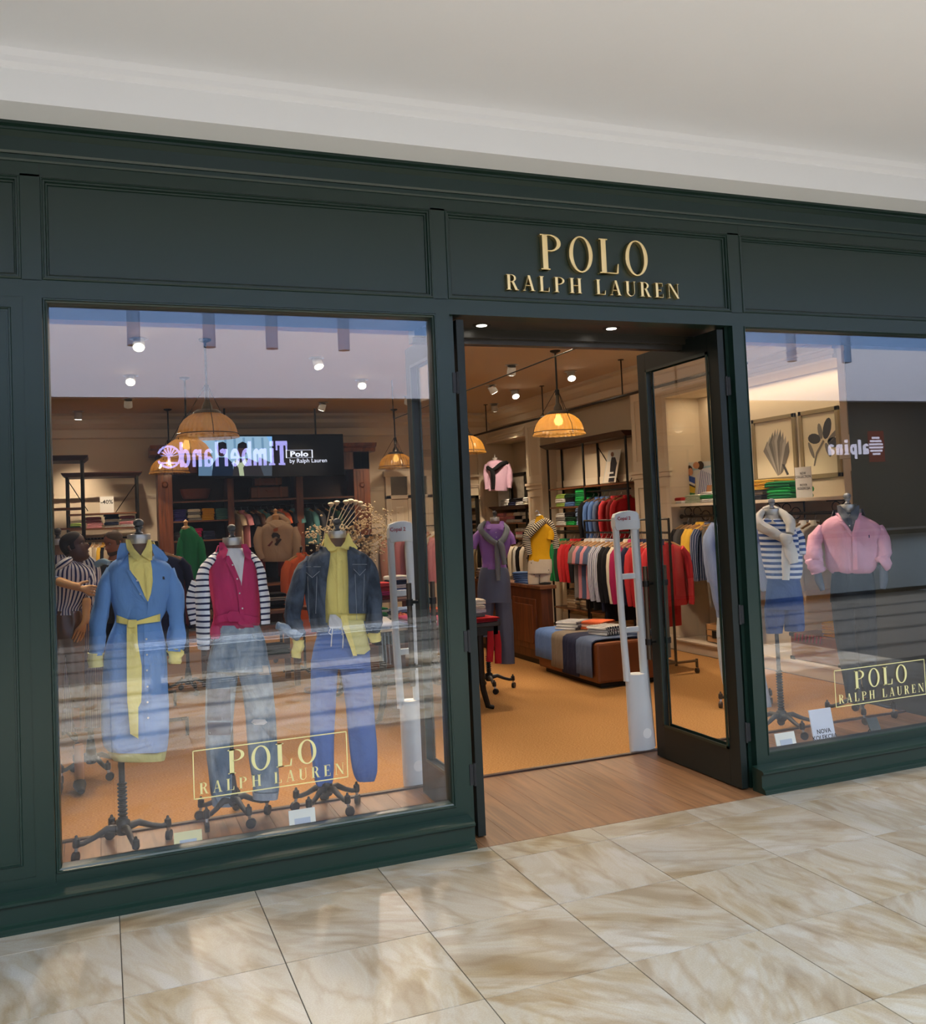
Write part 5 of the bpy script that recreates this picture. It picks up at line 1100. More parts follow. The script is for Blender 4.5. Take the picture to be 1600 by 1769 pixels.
# on the walnut cabinet
for (ua, ub, v, cols, wh) in ((301, 324, 897, ['purple']*4, 'at the left of the walnut cabinet'), (326, 348, 897, ['grey', 'cream', 'grey', 'cream'], 'second from left on the walnut cabinet shelf'), (350, 371, 897, ['mustard']*4, 'in the middle of the walnut cabinet shelf'), (374, 395, 897, ['teal']*4, 'at the right end of the walnut cabinet shelf'),
        (303, 322, 931, ['dark grey']*3, 'low on the left of the walnut cabinet'), (330, 350, 931, ['dark red', 'magenta', 'magenta', 'magenta'], 'behind the green hoodie on the walnut cabinet'), (354, 374, 931, ['navy']*3, 'low in the walnut cabinet beside the magenta pile')):
    a = P(ua, v, 10.1); b = P(ub, v, 10.1); stack(((a.x+b.x)/2, 10.27, Z(345, 899 if v < 900 else 933, CY_)+.001), b.x-a.x, .26, .044, cols, 0, wh)

# ================================================================ HANGING CLOTHES
HANGER = mat('hanger_wood', 'b98f5e', .5)
_hg = {}
def hanging_proto(kind):
    """local frame: rail point at the origin, garment in the x-z plane"""
    if kind in _hg: return _hg[kind]
    parts = []
    mb = MB().tube([(0, 0, -.03), (.018, 0, -.01), (.016, 0, .012), (0, 0, .022), (-.014, 0, .012)], .0025, 6).tube([(0, 0, -.03), (0, 0, -.07)], .0025, 6)
    parts.append(('hook', mb, STEEL))
    mb = MB().tube([(-.2, 0, -.125), (-.1, 0, -.085), (0, 0, -.072), (.1, 0, -.085), (.2, 0, -.125)], [.009, .011, .012, .011, .009], 6, flat=1.4); parts.append(('hanger_bar', mb, HANGER))
    short = kind == 'short'; L = .66 if kind != 'coat' else .86
    if kind == 'trousers':
        mb = MB(); R = []
        for z, w_ in ((-.09, .17), (-.25, .18), (-.55, .15), (-.95, .12)): R.append([Vector((w_*math.cos(t), .03*math.sin(t)*(1+.2*math.sin(3*t+z*6)), z)) for t in [2*math.pi*k/20 for k in range(20)]])
        mb.rings(R); parts.append(('cloth', mb, None)); _hg[kind] = parts
    else:
        mb = MB(); R = []
        for z, w_, th in ((-.075, .045, .03), (-.09, .09, .035), (-.11, .16, .04), (-.14, .215, .045), (-.2, .225, .05), (-.32, .22, .052), (-.45, .225, .05), (-.6, .23, .048), (-L, .235, .045)):
            R.append([Vector(((w_+.008*noise.noise(Vector((t, z*4, 3))))*math.cos(t), th*math.sin(t)*(1+.35*noise.noise(Vector((t*2, z*5, 7)))), z)) for t in [2*math.pi*k/26 for k in range(26)]])
        mb.rings(R); parts.append(('body', mb, None))
        for s in (-1, 1):
            pts = [(s*.19, 0, -.135), (s*.245, .0, -.2), (s*.27, -.01, -.30)] + ([] if short else [(s*.28, -.02, -.45), (s*.275, -.03, -.62), (s*.27, -.03, -.66)])
            rr = [.05, .058, .052] + ([] if short else [.045, .036, .034])
            parts.append(('sleeve', MB().tube(pts, rr, 10, flat=.7, wob=.12, seed=s+3), None))
        mb = MB(); R = []
        for k in range(17):
            a = math.pi*(-.35+1.7*k/16); R.append([Vector((.055*math.cos(a), .035*math.sin(a), -.085)), Vector((.06*math.cos(a), .04*math.sin(a), -.045)), Vector((.085*math.cos(a), .06*math.sin(a), -.095))])
        mb.rings(R, closed=False); parts.append(('collar', mb, None))
    _hg[kind] = [(n, mb.build(n+'_prototype', m or WHT, None, smooth=60, origin=(0, 0, 0)).data, m) for n, mb, m in parts]
    for n, me, m in _hg[kind]:
        for o in [o for o in bpy.data.objects if o.data == me]: bpy.data.objects.remove(o)
    return _hg[kind]
def hang(pos, rz, m, kind, label, group, name='hanging_shirt', sc=1.0, collarm=None):
    r_ = root(name, label, 'hanging clothes', pos, group, rz); r_.scale = (sc, sc, sc) if not isinstance(sc, tuple) else sc
    for n, me, mm in hanging_proto(kind):
        o = bpy.data.objects.new(n, me); COL.objects.link(o); o.parent = r_
        if mm is None:
            o.material_slots[0].link = 'OBJECT'; o.material_slots[0].material = (collarm if (n == 'collar' and collarm) else m)
    return r_
def hang_row(p0, p1, cols, rz, where, kind='long', name='hanging_shirt', sc=1.0):
    n = len(cols)
    for i, c in enumerate(cols):
        t = i/(n-1) if n > 1 else .5; p = Vector(p0).lerp(Vector(p1), t); k = kind; cc = None
        if isinstance(c, tuple): c, k = c[0], c[1]; cc = c if 0 else None
        m = C(c) if isinstance(c, str) else c; cn = c if isinstance(c, str) else m.name.replace('_', ' ')
        side = 'leftmost' if i == 0 else 'rightmost' if i == n-1 else '%s from left' % ['first', 'second', 'third', 'fourth', 'fifth', 'sixth', 'seventh', 'eighth', 'ninth', 'tenth', 'eleventh', 'twelfth', 'thirteenth', 'fourteenth'][i]
        hang(p, rz+rnd.uniform(-.12, .12), m, k, '%s hanging top, %s %s' % (cn, side, where), 'clothes '+where, name, sc)
zr_ = Z(450, 873)
hang_row((X(409), 10.3, zr_-.02), (X(510), 10.3, zr_-.02), ['beige', 'pink', 'black', 'brown', 'teal', 'black', 'grey', 'orange', 'black', 'teal'], math.pi/2+.5, 'in the walnut cabinet', sc=.95, kind='short')
hang_row((X(430), 10.3, Z(450, 948)), (X(508), 10.3, Z(450, 948)), ['dark red', 'dark red', 'black', 'dark red', 'brown'], math.pi/2+.4, 'low in the walnut cabinet behind the hoodie', sc=.7, kind='short')
hang_row((X(535), 10.3, zr_-.02), (X(605), 10.3, zr_-.02), ['teal', 'dark grey', 'black', 'dark green', 'black', 'navy'], math.pi/2+.4, 'in the right bay of the walnut cabinet', sc=.95)

# ================================================================ BLACK IRON SHELVING, LEFT
def iron_unit(name, label, x0, x1, y0, y1, zt, shelves, braces=True, axis='x', rails=()):
    U = root(name, label, 'shelving', ((x0+x1)/2, (y0+y1)/2, 0))
    corners = [(x0, y0), (x1, y0), (x0, y1), (x1, y1)]
    for c in corners: MB().tube([(c[0], c[1], 0), (c[0], c[1], zt-.05)], .018, 8).build('post', IRON, U)
    k = .05
    MB().rings([[Vector((x, y, z)) for x, y in ((x0-a, y0-a), (x1+a, y0-a), (x1+a, y1+a), (x0-a, y1+a))] for a, z in ((.02, zt-.06), (.03, zt-.05), (.07, zt-.015), (.075, zt), (.0, zt))]).build('crown_board', mat('dark_walnut_board', '3a1d14', .45), U)
    for z in shelves: MB().box(x0, x1, y0, y1, z-.022, z).build('shelf', WALNUTX, U)
    for a, b in rails: MB().tube([a, b], .014, 8).build('hanging_rail', IRON, U)
    return U
s0, s1 = P(117, 900, 9.7), P(239, 900, 9.7)
zt = P(180, 816, 9.7).z; zs = [P(180, v, 9.7).z for v in (886, 912)]
U1 = iron_unit('iron_shelving', 'black iron shelving with cross braces on the back wall left of the walnut cabinet', s0.x, s1.x, 9.7, 10.25, zt, zs+[.3], rails=[((s0.x, 9.95, P(180, 930, 9.9).z), (s1.x, 9.95, P(180, 930, 9.9).z))])
for a, b in (((119, 833), (152, 883)), ((236, 833), (200, 885))):
    MB().tube([P(*a, 10.2), P(*b, 10.2)], .007, 6).build('brace', IRON, U1)
s2, s3 = P(60, 800, 7.6), P(141, 800, 7.6); zt2 = P(130, 787, 7.6).z
U2 = iron_unit('iron_shelving', 'black iron shelving end at the far left edge of the left window', s3.x-1.2, s3.x, 7.6, 8.15, zt2, [P(120, 877, 7.6).z, P(120, 912, 7.6).z, .3])
for (ua, ub, cols, wh) in ((121, 140, ['dark green', 'lime', 'cream'], 'at the far left of the iron shelving'), (149, 176, ['pink', 'pink', 'dusty pink', 'dusty pink'], 'under the discount card'), (181, 206, ['white', 'navy', 'white', 'navy', 'navy'], 'in the middle of the iron shelving'), (209, 234, ['white', 'pink', 'white', 'dusty pink'], 'at the right end of the iron shelving')):
    a = P(ua, 912, 9.8); b = P(ub, 912, 9.8); stack(((a.x+b.x)/2, 9.92, zs[1]+.001), b.x-a.x, .28, .04, cols, 0, wh)
a, b = P(173, 885, 9.8), P(196, 856, 9.8)
DC = root('discount_card', 'white card reading -40% standing on the left iron shelving', 'sign', ((a.x+b.x)/2, 9.8, zs[0]))
MB().box(a.x, b.x, 9.8, 9.806, zs[0], zs[0]+(b.z-a.z)).build('card', PAPER, DC); fonttext('-40%', ((a.x+b.x)/2, 9.797, (a.z+b.z)/2+.0), .085, INK, DC, bold=.001)
hang_row(P(150, 932, 9.9), P(192, 932, 9.9), ['cream', 'black', 'cream', 'beige', 'cream', 'yellow', 'black', 'beige'], 1.2, 'on the left iron shelving behind the bald man', sc=.95)

# ================================================================ BACK DOOR AND MIRROR
BD = root('paneled_back_door', 'cream panelled double door with glazed transom in the back wall', 'door', (4.9, BY-.05, 0))
x0, x1 = P(667, 850, 10.5).x, P(747, 850, 10.5).x; z1 = P(705, 815, 10.5).z; zt_ = P(705, 855, 10.5).z; zt2_ = P(705, 826, 10.5).z
MB().box(x0, x0+.09, BY-.1, BY-.02, 0, z1).box(x1-.09, x1, BY-.1, BY-.02, 0, z1).box(x0-.03, x1+.03, BY-.12, BY-.02, z1-.08, z1+.02).box(x0, x1, BY-.1, BY-.02, zt_-.06, zt_).build('frame', CREAM2, BD, bevel=.004)
xm_ = (x0+x1)/2
MB().box(xm_-.03, xm_+.03, BY-.1, BY-.02, 0, z1-.06).build('mullion', CREAM2, BD)
for xa, xb in ((x0+.09, xm_-.03), (xm_+.03, x1-.09)):
    MB().box(xa, xb, BY-.06, BY-.05, zt_, z1-.08).build('transom_pane', mat('dim_glass', '5b5546', .1, spec=.8), BD)
    MB().box(xa, xb, BY-.07, BY-.03, 0, zt_-.06).build('door_panel', CREAM, BD)
    MB().box(xa+.08, xb-.08, BY-.08, BY-.07, .3, 1.0).box(xa+.08, xb-.08, BY-.08, BY-.07, 1.15, zt_-.2).build('raised_panel', CREAM2, BD, bevel=.006)
MR = root('standing_mirror', 'tall black framed mirror leaning by the counter, beyond the left door post', 'mirror', (5.9, 10.45, 0))
x0, x1 = P(792, 900, 10.4).x, P(829, 900, 10.4).x; z1 = P(815, 856, 10.4).z
MB().box(x0, x0+.05, 10.4, 10.45, .02, z1).box(x1-.06, x1, 10.4, 10.45, .02, z1).box(x0, x1, 10.4, 10.45, z1-.05, z1).box(x0, x1, 10.4, 10.45, .02, .1).build('frame', IRON, MR)
MB().box(x0+.05, x1-.06, 10.42, 10.44, .1, z1-.05).build('mirror_glass', mat('mirror_silver', 'd8d2bd', .05, metal=1.), MR)
struct(MB().box(x0-.4, x1+.12, BY-.06, BY, 2.0, 2.06).box(x1+.08, x1+.16, BY-.05, BY, 0, 2.9).box(x0-.4, x1+.1, BY-.07, BY, 2.4, 2.44).build('trim_16', CREAM2))

# ================================================================ FAR NICHE SHELVES
NU = iron_unit('iron_wood_shelves', 'iron framed oak shelves in the far niche on the right wall', 6.45, 6.88, 9.15, 10.5, 1.86, [1.86, 1.575, 1.32, 1.0, .3])
hang_row((6.6, 10.2, 1.28), (6.6, 9.3, 1.28), ['cream', 'beige', 'black', 'cream', 'white', 'black', 'cream'], .2, 'in the far niche behind the purple polo', sc=.9)
for (y_, cols, wh) in ((10.15, ['white', 'white'], 'on the far niche top shelf, left'), (9.8, ['navy', 'black'], 'on the far niche top shelf, middle left'), (9.5, ['white', 'black'], 'on the far niche top shelf, middle right'), (9.22, ['cream', 'white'], 'on the far niche top shelf, right')):
    stack((6.62, y_, 1.862), .28, .26, .06, cols, -math.pi/2, wh)
for (y_, cols, wh) in ((10.3, ['pink']*3, 'on the far niche second shelf, left'), (9.95, ['white', 'pink', 'peach'], 'on the far niche second shelf, middle left'), (9.6, ['white', 'black', 'white'], 'on the far niche second shelf, middle right'), (9.28, ['black', 'white', 'white'], 'on the far niche second shelf, right')):
    stack((6.62, y_, 1.577), .28, .26, .055, cols, -math.pi/2, wh)
for (y_, cols, wh) in ((9.6, ['white', 'pink', 'white'], 'on the far niche third shelf, left'), (9.28, ['black', 'black', 'white'], 'on the far niche third shelf, right')):
    stack((6.62, y_, 1.322), .28, .26, .05, cols, -math.pi/2, wh)
a = P(845, 877, 10.3); b = P(862, 849, 10.3)
tag(MB().box(6.46, 6.46+(b.x-a.x), 10.3, 10.306, 1.861, 1.861+(b.z-a.z)).build('price_card', PAPER), 'tall blank white card on the far niche shelf below the pink shirt', 'sign')
FP = root('framed_poster', 'black framed street photograph standing in the far niche', 'picture', PXX(897, 862, 6.80))
fr0 = PXX(886, 862, 6.80); fr1 = PXX(909, 815, 6.80)
def wallframe(R_o, x, ya, yb, z0, z1, fw, fm, im, nm='frame', depth=.03):
    MB().box(x-depth, x, min(ya, yb), min(ya, yb)+fw, z0, z1).box(x-depth, x, max(ya, yb)-fw, max(ya, yb), z0, z1).box(x-depth, x, min(ya, yb), max(ya, yb), z1-fw, z1).box(x-depth, x, min(ya, yb), max(ya, yb), z0, z0+fw).build(nm, fm, R_o, bevel=.003)
    MB().box(x-.012, x-.002, min(ya, yb)+fw, max(ya, yb)-fw, z0+fw, z1-fw).build('print', im, R_o)
wallframe(FP, 6.80, fr0.y, fr1.y, 1.862, fr1.z, .05, IRON, mat('street_print', '8d8578', .6, var=.6, vscale=9))

# ================================================================ COUNTER, ITS GOODS, LEANING POSTER
CT = root('walnut_counter', 'walnut counter with panelled side behind the purple polo form', 'counter', (4.7, 5.6, 0))
MB().box(4.58, 4.72, 4.85, 6.9, .06, .86).build('carcass', WALNUT, CT); MB().box(4.55, 4.76, 4.81, 6.95, .86, .90).build('counter_top', WALNUTX, CT, bevel=.006); MB().box(4.59, 4.71, 4.87, 6.9, 0, .06).build('base', IRON, CT)
for y0, y1 in ((4.98, 5.62), (5.72, 6.4)):
    MB().box(4.565, 4.58, y0, y1, .16, .74).build('door_panel', WALNUT, CT, bevel=.006); MB().box(4.555, 4.566, y0+.07, y1-.07, .23, .67).build('raised_field', WALNUT, CT, bevel=.01)
DS = stripes('blue_wave_stripe', ('3f5c92', '7f9cc9'), .02, 'V', .5)
for i in range(5):
    folded((4.66+.01*i, 5.35, .902+i*.026), (.16, .46, .026), .1*i, DS, 'folded_jersey', 'crumpled blue striped jersey, %s of the pile on the walnut counter' % (ORD[i] if i < 4 else 'top'), 'blue jerseys on the counter', i % 3)
stack((4.64, 6.5, .902), .16, .3, .035, ['dark grey', 'grey', 'taupe', 'grey'], -1.57, 'on the far end of the walnut counter')
LP = root('leaning_poster', 'black and white photo poster of a person leaning against the counter', 'poster', (4.6, 5.5, 0))
q0, q1, q2, q3 = G(889, 1131, .0), G(914, 1142, .0), P(924, 1064, 5.42), P(904, 1060, 6.0)
mb = MB(); a, b, c_2, d = [Vector(v) for v in (q0, q1, q2, q3)]; c_2 = b+(d-a); nrm = (b-a).cross(d-a).normalized()
fr = (a, (b-a), (d-a), nrm*-1 if nrm.x > 0 else nrm)
mb.prism([(0, 0), (1, 0), (1, 1), (0, 1)], fr, .006).build('board', mat('grey_print', 'b9b6b0', .6), LP)
fr2 = (a+fr[3]*.007, (b-a), (d-a), fr[3])
MB().prism([(.25, .2), (.75, .16), (.8, .5), (.62, .62), (.58, .72), (.42, .72), (.36, .6), (.2, .45)], fr2, .001).build('printed_figure', mat('print_dark', '2a2826', .6), LP)
MB().prism([(.5+.1*math.cos(t), .82+.08*math.sin(t)) for t in [2*math.pi*k/12 for k in range(12)]], fr2, .001).build('printed_figure', mat('print_mid', '4b4440', .6), LP)
for k in range(3): MB().prism([(.3, .08+k*.07), (.72, .08+k*.07), (.72, .12+k*.07), (.3, .12+k*.07)], (fr2[0]+fr2[3]*.001,)+fr2[1:], .001).build('printed_mark', PAPER, LP)

# ================================================================ LEATHER OTTOMAN
OT = root('leather_ottoman', 'low tan leather ottoman block displaying draped trousers', 'ottoman', (4.76, 3.95, 0))
MB().box(4.40, 5.12, 3.30, 4.62, .05, .44).build('block', LEATHER, OT, bevel=.025); MB().box(4.46, 5.06, 3.36, 4.56, 0, .05).build('plinth', IRON, OT)
def draped(name, label, y0, y1, zb, m, x_in=4.95, seedk=0):
    """cloth lying on the ottoman top and hanging down its left side"""
    mb = MB(); R = []; n = 9
    path = [(x_in, .452), (4.7, .455), (4.5, .457), (4.42, .452), (4.385, .43), (4.375, .38), (4.372, zb+.1), (4.37, zb)]
    for i, (x, z) in enumerate(path):
        row = []
        for k in range(n):
            t = k/(n-1); wv = .010*math.sin(k*2.1+seedk)*(1 if i > 3 else .3); sp = 1+(.06*(i/len(path)))
            row.append(Vector((x-(abs(wv) if i > 3 else 0), (y0+y1)/2+(t-.5)*(y1-y0)*sp, z+(abs(wv) if i <= 3 else 0)+.012)))
        back = [p+Vector((.008, 0, -.008)) for p in row][::-1]
        R.append(row+back)
    mb.rings(R); return tag(mb.build(name, m, None, smooth=60), label, 'trousers', 'trousers draped over the leather ottoman')
draped('draped_trousers', 'light blue trousers draped over the far left corner of the ottoman', 4.22, 4.60, .16, fab('sky_chino', '5f7fb8'), seedk=1)
draped('draped_trousers', 'taupe trousers draped over the ottoman between light blue and navy pairs', 3.96, 4.24, .10, C('taupe'), seedk=2)
draped('draped_trousers', 'navy trousers draped in the middle of the ottoman side', 3.64, 3.97, .07, C('navy'), seedk=3)
draped('draped_trousers', 'slate blue trousers draped nearest the ottoman corner', 3.36, 3.66, .10, C('slate blue'), seedk=4)
FST = stripes('navy folded stripe', ('e4e2de', '20264a'), .10, 'V', .5); FST2 = stripes('black folded stripe', ('e4e2de', '17171f'), .12, 'V', .5)
BWS = stripes('black_white_stripe', ('e4e2de', '17171f'), .07, 'U', .5)
for i, (x_, y_, cols, kd, w_, wh) in enumerate(((4.66, 4.28, [FST]*3, 'striped tee', .28, 'at the left of the ottoman'), (4.92, 4.46, ['lime', 'white', 'grey'], 'tee', .26, 'at the back of the ottoman'), (4.86, 4.08, ['orange', 'peach', 'orange'], 'tee', .26, 'in the middle of the ottoman'), (4.72, 3.66, [FST2]*3, 'striped tee', .30, 'at the front of the ottoman'), (4.99, 3.82, ['black', 'navy'], 'tee', .2, 'on the right of the ottoman'), (4.98, 3.5, ['slate blue', 'slate blue'], 'jeans', .24, 'on the ottoman corner near the gate'))):
    stack((x_, y_, .475 if x_ < 4.9 else .442), w_, .27, .028, cols, .5 if i != 3 else .3, wh, kd, jit=.02)

# ================================================================ BLACK IRON SHELVING, RIGHT WALL
U3 = root('iron_shelving', 'black iron shelving with walnut boards on the right wall seen through the doorway', 'shelving', (6.6, 7.1, 0))
for y_ in (5.98, 7.16, 8.30):
    for x_ in (6.46, 6.70): MB().tube([(x_, y_, 0), (x_, y_, 2.70)], .017, 8).build('post', IRON, U3)
MB().rings([[Vector((x, y, z)) for x, y in ((6.44-a, 5.95-a*.4), (6.72, 5.95-a*.4), (6.72, 8.32+a), (6.44-a, 8.32+a))] for a, z in ((.0, 2.69), (.01, 2.70), (.06, 2.735), (.07, 2.76), (.0, 2.76))]).build('crown_board', mat('dark_walnut_board', '3a1d14', .45), U3)
for z, y0, y1 in ((2.076, 5.98, 8.30), (1.795, 7.16, 8.30), (1.515, 7.16, 8.30), (.28, 5.98, 8.30)): MB().box(6.45, 6.71, y0, y1, z-.022, z).build('shelf', WALNUTX, U3)
for (a, b) in (((6.5, 5.98, 1.99), (6.5, 7.16, 1.99)), ((6.5, 7.16, 1.40), (6.5, 8.30, 1.40)), ((6.5, 5.98, 1.25), (6.5, 7.16, 1.25)), ((6.46, 7.16, 1.43), (6.46, 8.30, 1.43)), ((6.46, 7.16, .85), (6.46, 8.3, .85))): MB().tube([a, b], .012, 8).build('hanging_rail', IRON, U3)
for a, b in (((6.70, 7.16, 2.65), (6.70, 6.6, 2.1)), ((6.70, 5.98, 2.4), (6.70, 6.3, 2.1))): MB().tube([a, b], .006, 6).build('brace', IRON, U3)
for (y_, z_, cols, wh) in ((7.98, 1.797, ['lime', 'white', 'lime'], 'on the upper right-wall shelf, left'), (7.68, 1.797, ['blue', 'black', 'dark green'], 'on the upper right-wall shelf, middle'), (7.36, 1.797, ['green', 'bright green', 'green', 'bright green'], 'on the upper right-wall shelf, right'),
        (7.98, 1.517, ['white', 'grey', 'white'], 'on the lower right-wall shelf, left'), (7.68, 1.517, ['bright green', 'dark green', 'black'], 'on the lower right-wall shelf, middle'), (7.34, 1.517, ['light blue', 'slate blue', 'light blue', 'slate blue'], 'on the lower right-wall shelf, right'),
        (7.75, .282, ['beige', 'cream', 'beige', 'taupe'], 'on the bottom right-wall shelf, left'), (7.35, .282, ['taupe', 'beige', 'brown', 'taupe', 'brown'], 'on the bottom right-wall shelf, right')):
    stack((6.585, y_, z_), .27, .24, .062 if z_ > 1 else .07, cols, -math.pi/2, wh)
hang_row((6.5, 7.0, 1.95), (6.5, 6.55, 1.95), ['black', 'blue', 'blue', 'slate blue'], .15, 'on the top rail of the right iron shelving', sc=.92)
hang_row((6.5, 6.4, 1.95), (6.5, 6.08, 1.95), ['coral', 'dark red', 'red'], .15, 'at the right of the iron shelving', sc=.92, name='hanging_jacket')
hang_row((6.5, 8.1, 1.36), (6.5, 7.3, 1.36), ['cream', 'green', 'green', 'dark green', 'coral', 'red', 'red', 'black'], .15, 'on the low rail of the right iron shelving', name='hanging_sweater')
hang_row((6.5, 7.0, 1.21), (6.5, 6.1, 1.21), ['black', 'black', 'navy', 'black', 'dark green'], .15, 'on the low right rail of the right iron shelving', name='hanging_jacket', kind='coat')
SP = root('shelf_poster', 'tall photo poster of a standing man on the right iron shelving', 'poster', (6.6, 6.5, 2.077))
def xplane(poly, x, m, par, nm='printed_figure', d=.0015):
    pts = [PXX(u, v, x) for u, v in poly]; mb = MB(); n = len(pts)
    mb.v = [p for p in pts]+[p+Vector((-d, 0, 0)) for p in pts]
    mb.quad(list(range(n))); mb.quad([n+k for k in range(n)][::-1])
    for k in range(n): mb.quad((k, (k+1) % n, n+(k+1) % n, n+k))
    return mb.build(nm, m, par)
xplane([(1042, 834), (1064, 833), (1074, 776), (1052, 778)], 6.62, mat('poster_sky', 'c9cdc8', .6), SP, 'board', .006)
xplane([(1043, 834), (1064, 833), (1070, 795), (1049, 798)], 6.613, mat('poster_light', 'e6dccb', .6), SP)
xplane([(1051, 833), (1061, 832), (1064, 810), (1066, 800), (1063, 790), (1057, 790), (1055, 800), (1054, 815)], 6.611, mat('poster_suit', '27252e', .6), SP)
xplane([(1058+2.6*math.cos(t), 785-4.2*math.sin(t)) for t in [2*math.pi*k/10 for k in range(10)]], 6.611, mat('poster_face', '7a5643', .6), SP)
xplane([(1050, 826), (1064, 825), (1064, 822.5), (1050, 823.5)], 6.609, PAPER, SP, 'printed_mark'); xplane([(1050, 819), (1060, 818), (1060, 815), (1050, 816)], 6.609, PAPER, SP, 'printed_mark')

# ================================================================ ROLLING RACK BY THE DOOR
RK = root('rolling_rack', 'black rolling garment rack behind the right door leaf', 'garment rack', (5.42, 4.3, 0))
x_ = 5.42
MB().tube([(x_, 3.5, .1), (x_, 3.5, 1.60), (x_, 5.3, 1.60), (x_, 5.3, .1)], .015, 8).build('frame', IRON, RK)
MB().tube([(x_, 3.5, 1.46), (x_, 5.3, 1.46)], .012, 8).build('hanging_rail', IRON, RK)
MB().tube([(x_, 3.5, .14), (x_, 5.3, .14)], .014, 8).build('base_bar', BRONZE, RK)
for y_ in (3.5, 5.3):
    MB().tube([(x_-.25, y_, .13), (x_+.25, y_, .13)], .014, 8).build('foot', BRONZE, RK)
    for s in (-1, 1):
        MB().tube([(x_+s*.25, y_, .15), (x_+s*.25, y_, .06)], .014, 8).build('caster_stem', IRON, RK); MB().tube([(x_+s*.25-.012, y_, .028), (x_+s*.25+.012, y_, .028)], .028, 12).build('caster_wheel', mat('rubber', '17171a', .5), RK)
SHS = stripes('shirt_navy_stripe', ('d6d8e2', '3f4768'), .022, 'U', .6)
cols = [('grey', 'short'), ('pink', 'short'), ('slate blue', 'short'), ('pink', 'short'), ('slate blue', 'short'), SHS, SHS, ('black', 'coat'), 'black', 'cream', 'magenta', 'magenta', 'navy', 'coral', 'red', ('red', 'coat'), 'coral']
for i, c in enumerate(cols):
    t = i/(len(cols)-1); k = 'long'
    if isinstance(c, tuple): c, k = c
    m = C(c) if isinstance(c, str) else c; cn = c if isinstance(c, str) else 'navy striped white'
    nth = ['farthest from the door', 'second from the far end', 'third from the far end', 'fourth from the far end', 'fifth from the far end', 'sixth from the far end', 'seventh from the far end', 'eighth from the far end', 'in the middle', 'eighth from the door end', 'seventh from the door end', 'sixth from the door end', 'fifth from the door end', 'fourth from the door end', 'third from the door end', 'second from the door end', 'nearest the door'][i]
    hang((x_, 5.2-1.6*t, 1.44), rnd.uniform(-.1, .1)-.05, m, k, '%s garment on the black rolling rack, %s' % (cn, nth), 'clothes on the black rolling rack', 'hanging_shirt', (1.0, 1.1, 1.12), C('navy') if c in ('coral', 'red') else C('white') if k == 'short' else None)

# ================================================================ RIGHT NICHE
NS = root('niche_shelf', 'long white shelf on black scroll brackets in the right niche', 'shelf', (6.65, 3.5, 1.72))
MB().box(6.42, 6.92, 2.12, 4.95, 1.72, 1.756).build('board', CREAM2, NS, bevel=.004)
MB().tube([(6.55, 2.15, 1.60), (6.55, 4.90, 1.60)], .016, 10).build('hanging_rail', IRON, NS)
for y_ in (4.78, 4.2, 2.35, 3.2):
    mb = MB().tube([(6.44, y_, 1.715), (6.92, y_, 1.715)], .008, 6).tube([(6.91, y_, 1.715), (6.91, y_, 1.45)], .008, 6)
    for cx_, cz_, r_ in ((6.55, 1.655, .05), (6.68, 1.65, .055), (6.80, 1.60, .06)): mb.tube([(cx_+r_*math.cos(t), y_, cz_+r_*math.sin(t)) for t in [2*math.pi*k/14 for k in range(14)]], .005, 5)
    mb.build('scroll_bracket', IRON, NS)
for y_ in (2.13, 4.92): MB().tube([(6.55, y_, 1.60), (6.55, y_-.03, 1.60)], [.03, .02], 10).build('rail_finial', IRON, NS)
VP_ = [('black', 'long'), ('dark grey', 'long'), ('black', 'long'), ('yellow', 'long'), ('yellow', 'long'), (stripes('navy_pin_stripe', ('2c3454', 'aeb4c6'), .03, 'U', .85), 'long'), ('taupe', 'trousers'), ('grey', 'trousers'), (MATS['pale_blue_stripe'], 'long'), ('green', 'short'), ('grey', 'trousers'), ('light blue', 'long')]
for i, (c, k) in enumerate(VP_):
    m = C(c) if isinstance(c, str) else c; cn = c if isinstance(c, str) else m.name.replace('_', ' ')
    hang((6.55, 4.80-i*.085, 1.58), rnd.uniform(-.08, .08)+.1, m, k, '%s garment, %s on the niche rail' % (cn, 'leftmost' if i == 0 else ['', 'second', 'third', 'fourth', 'fifth', 'sixth', 'seventh', 'eighth', 'ninth', 'tenth', 'eleventh', 'twelfth'][i]+' from left'), 'clothes on the right niche rail', 'hanging_shirt' if k != 'trousers' else 'hanging_trousers', (1.0, 1.1, 1.08))
for i, c in enumerate(['grey', 'cream', 'green', 'beige', 'white', 'cream']):
    hang((6.55, 3.35-i*.14, 1.58), rnd.uniform(-.08, .08)+.1, C(c), 'long' if i != 2 else 'short', '%s garment hanging between the two busts on the niche rail%s' % (c, '' if c != 'cream' else (', left one' if i == 1 else ', right one')), 'clothes on the right niche rail', 'hanging_shirt', (1, 1.1, 1.1))
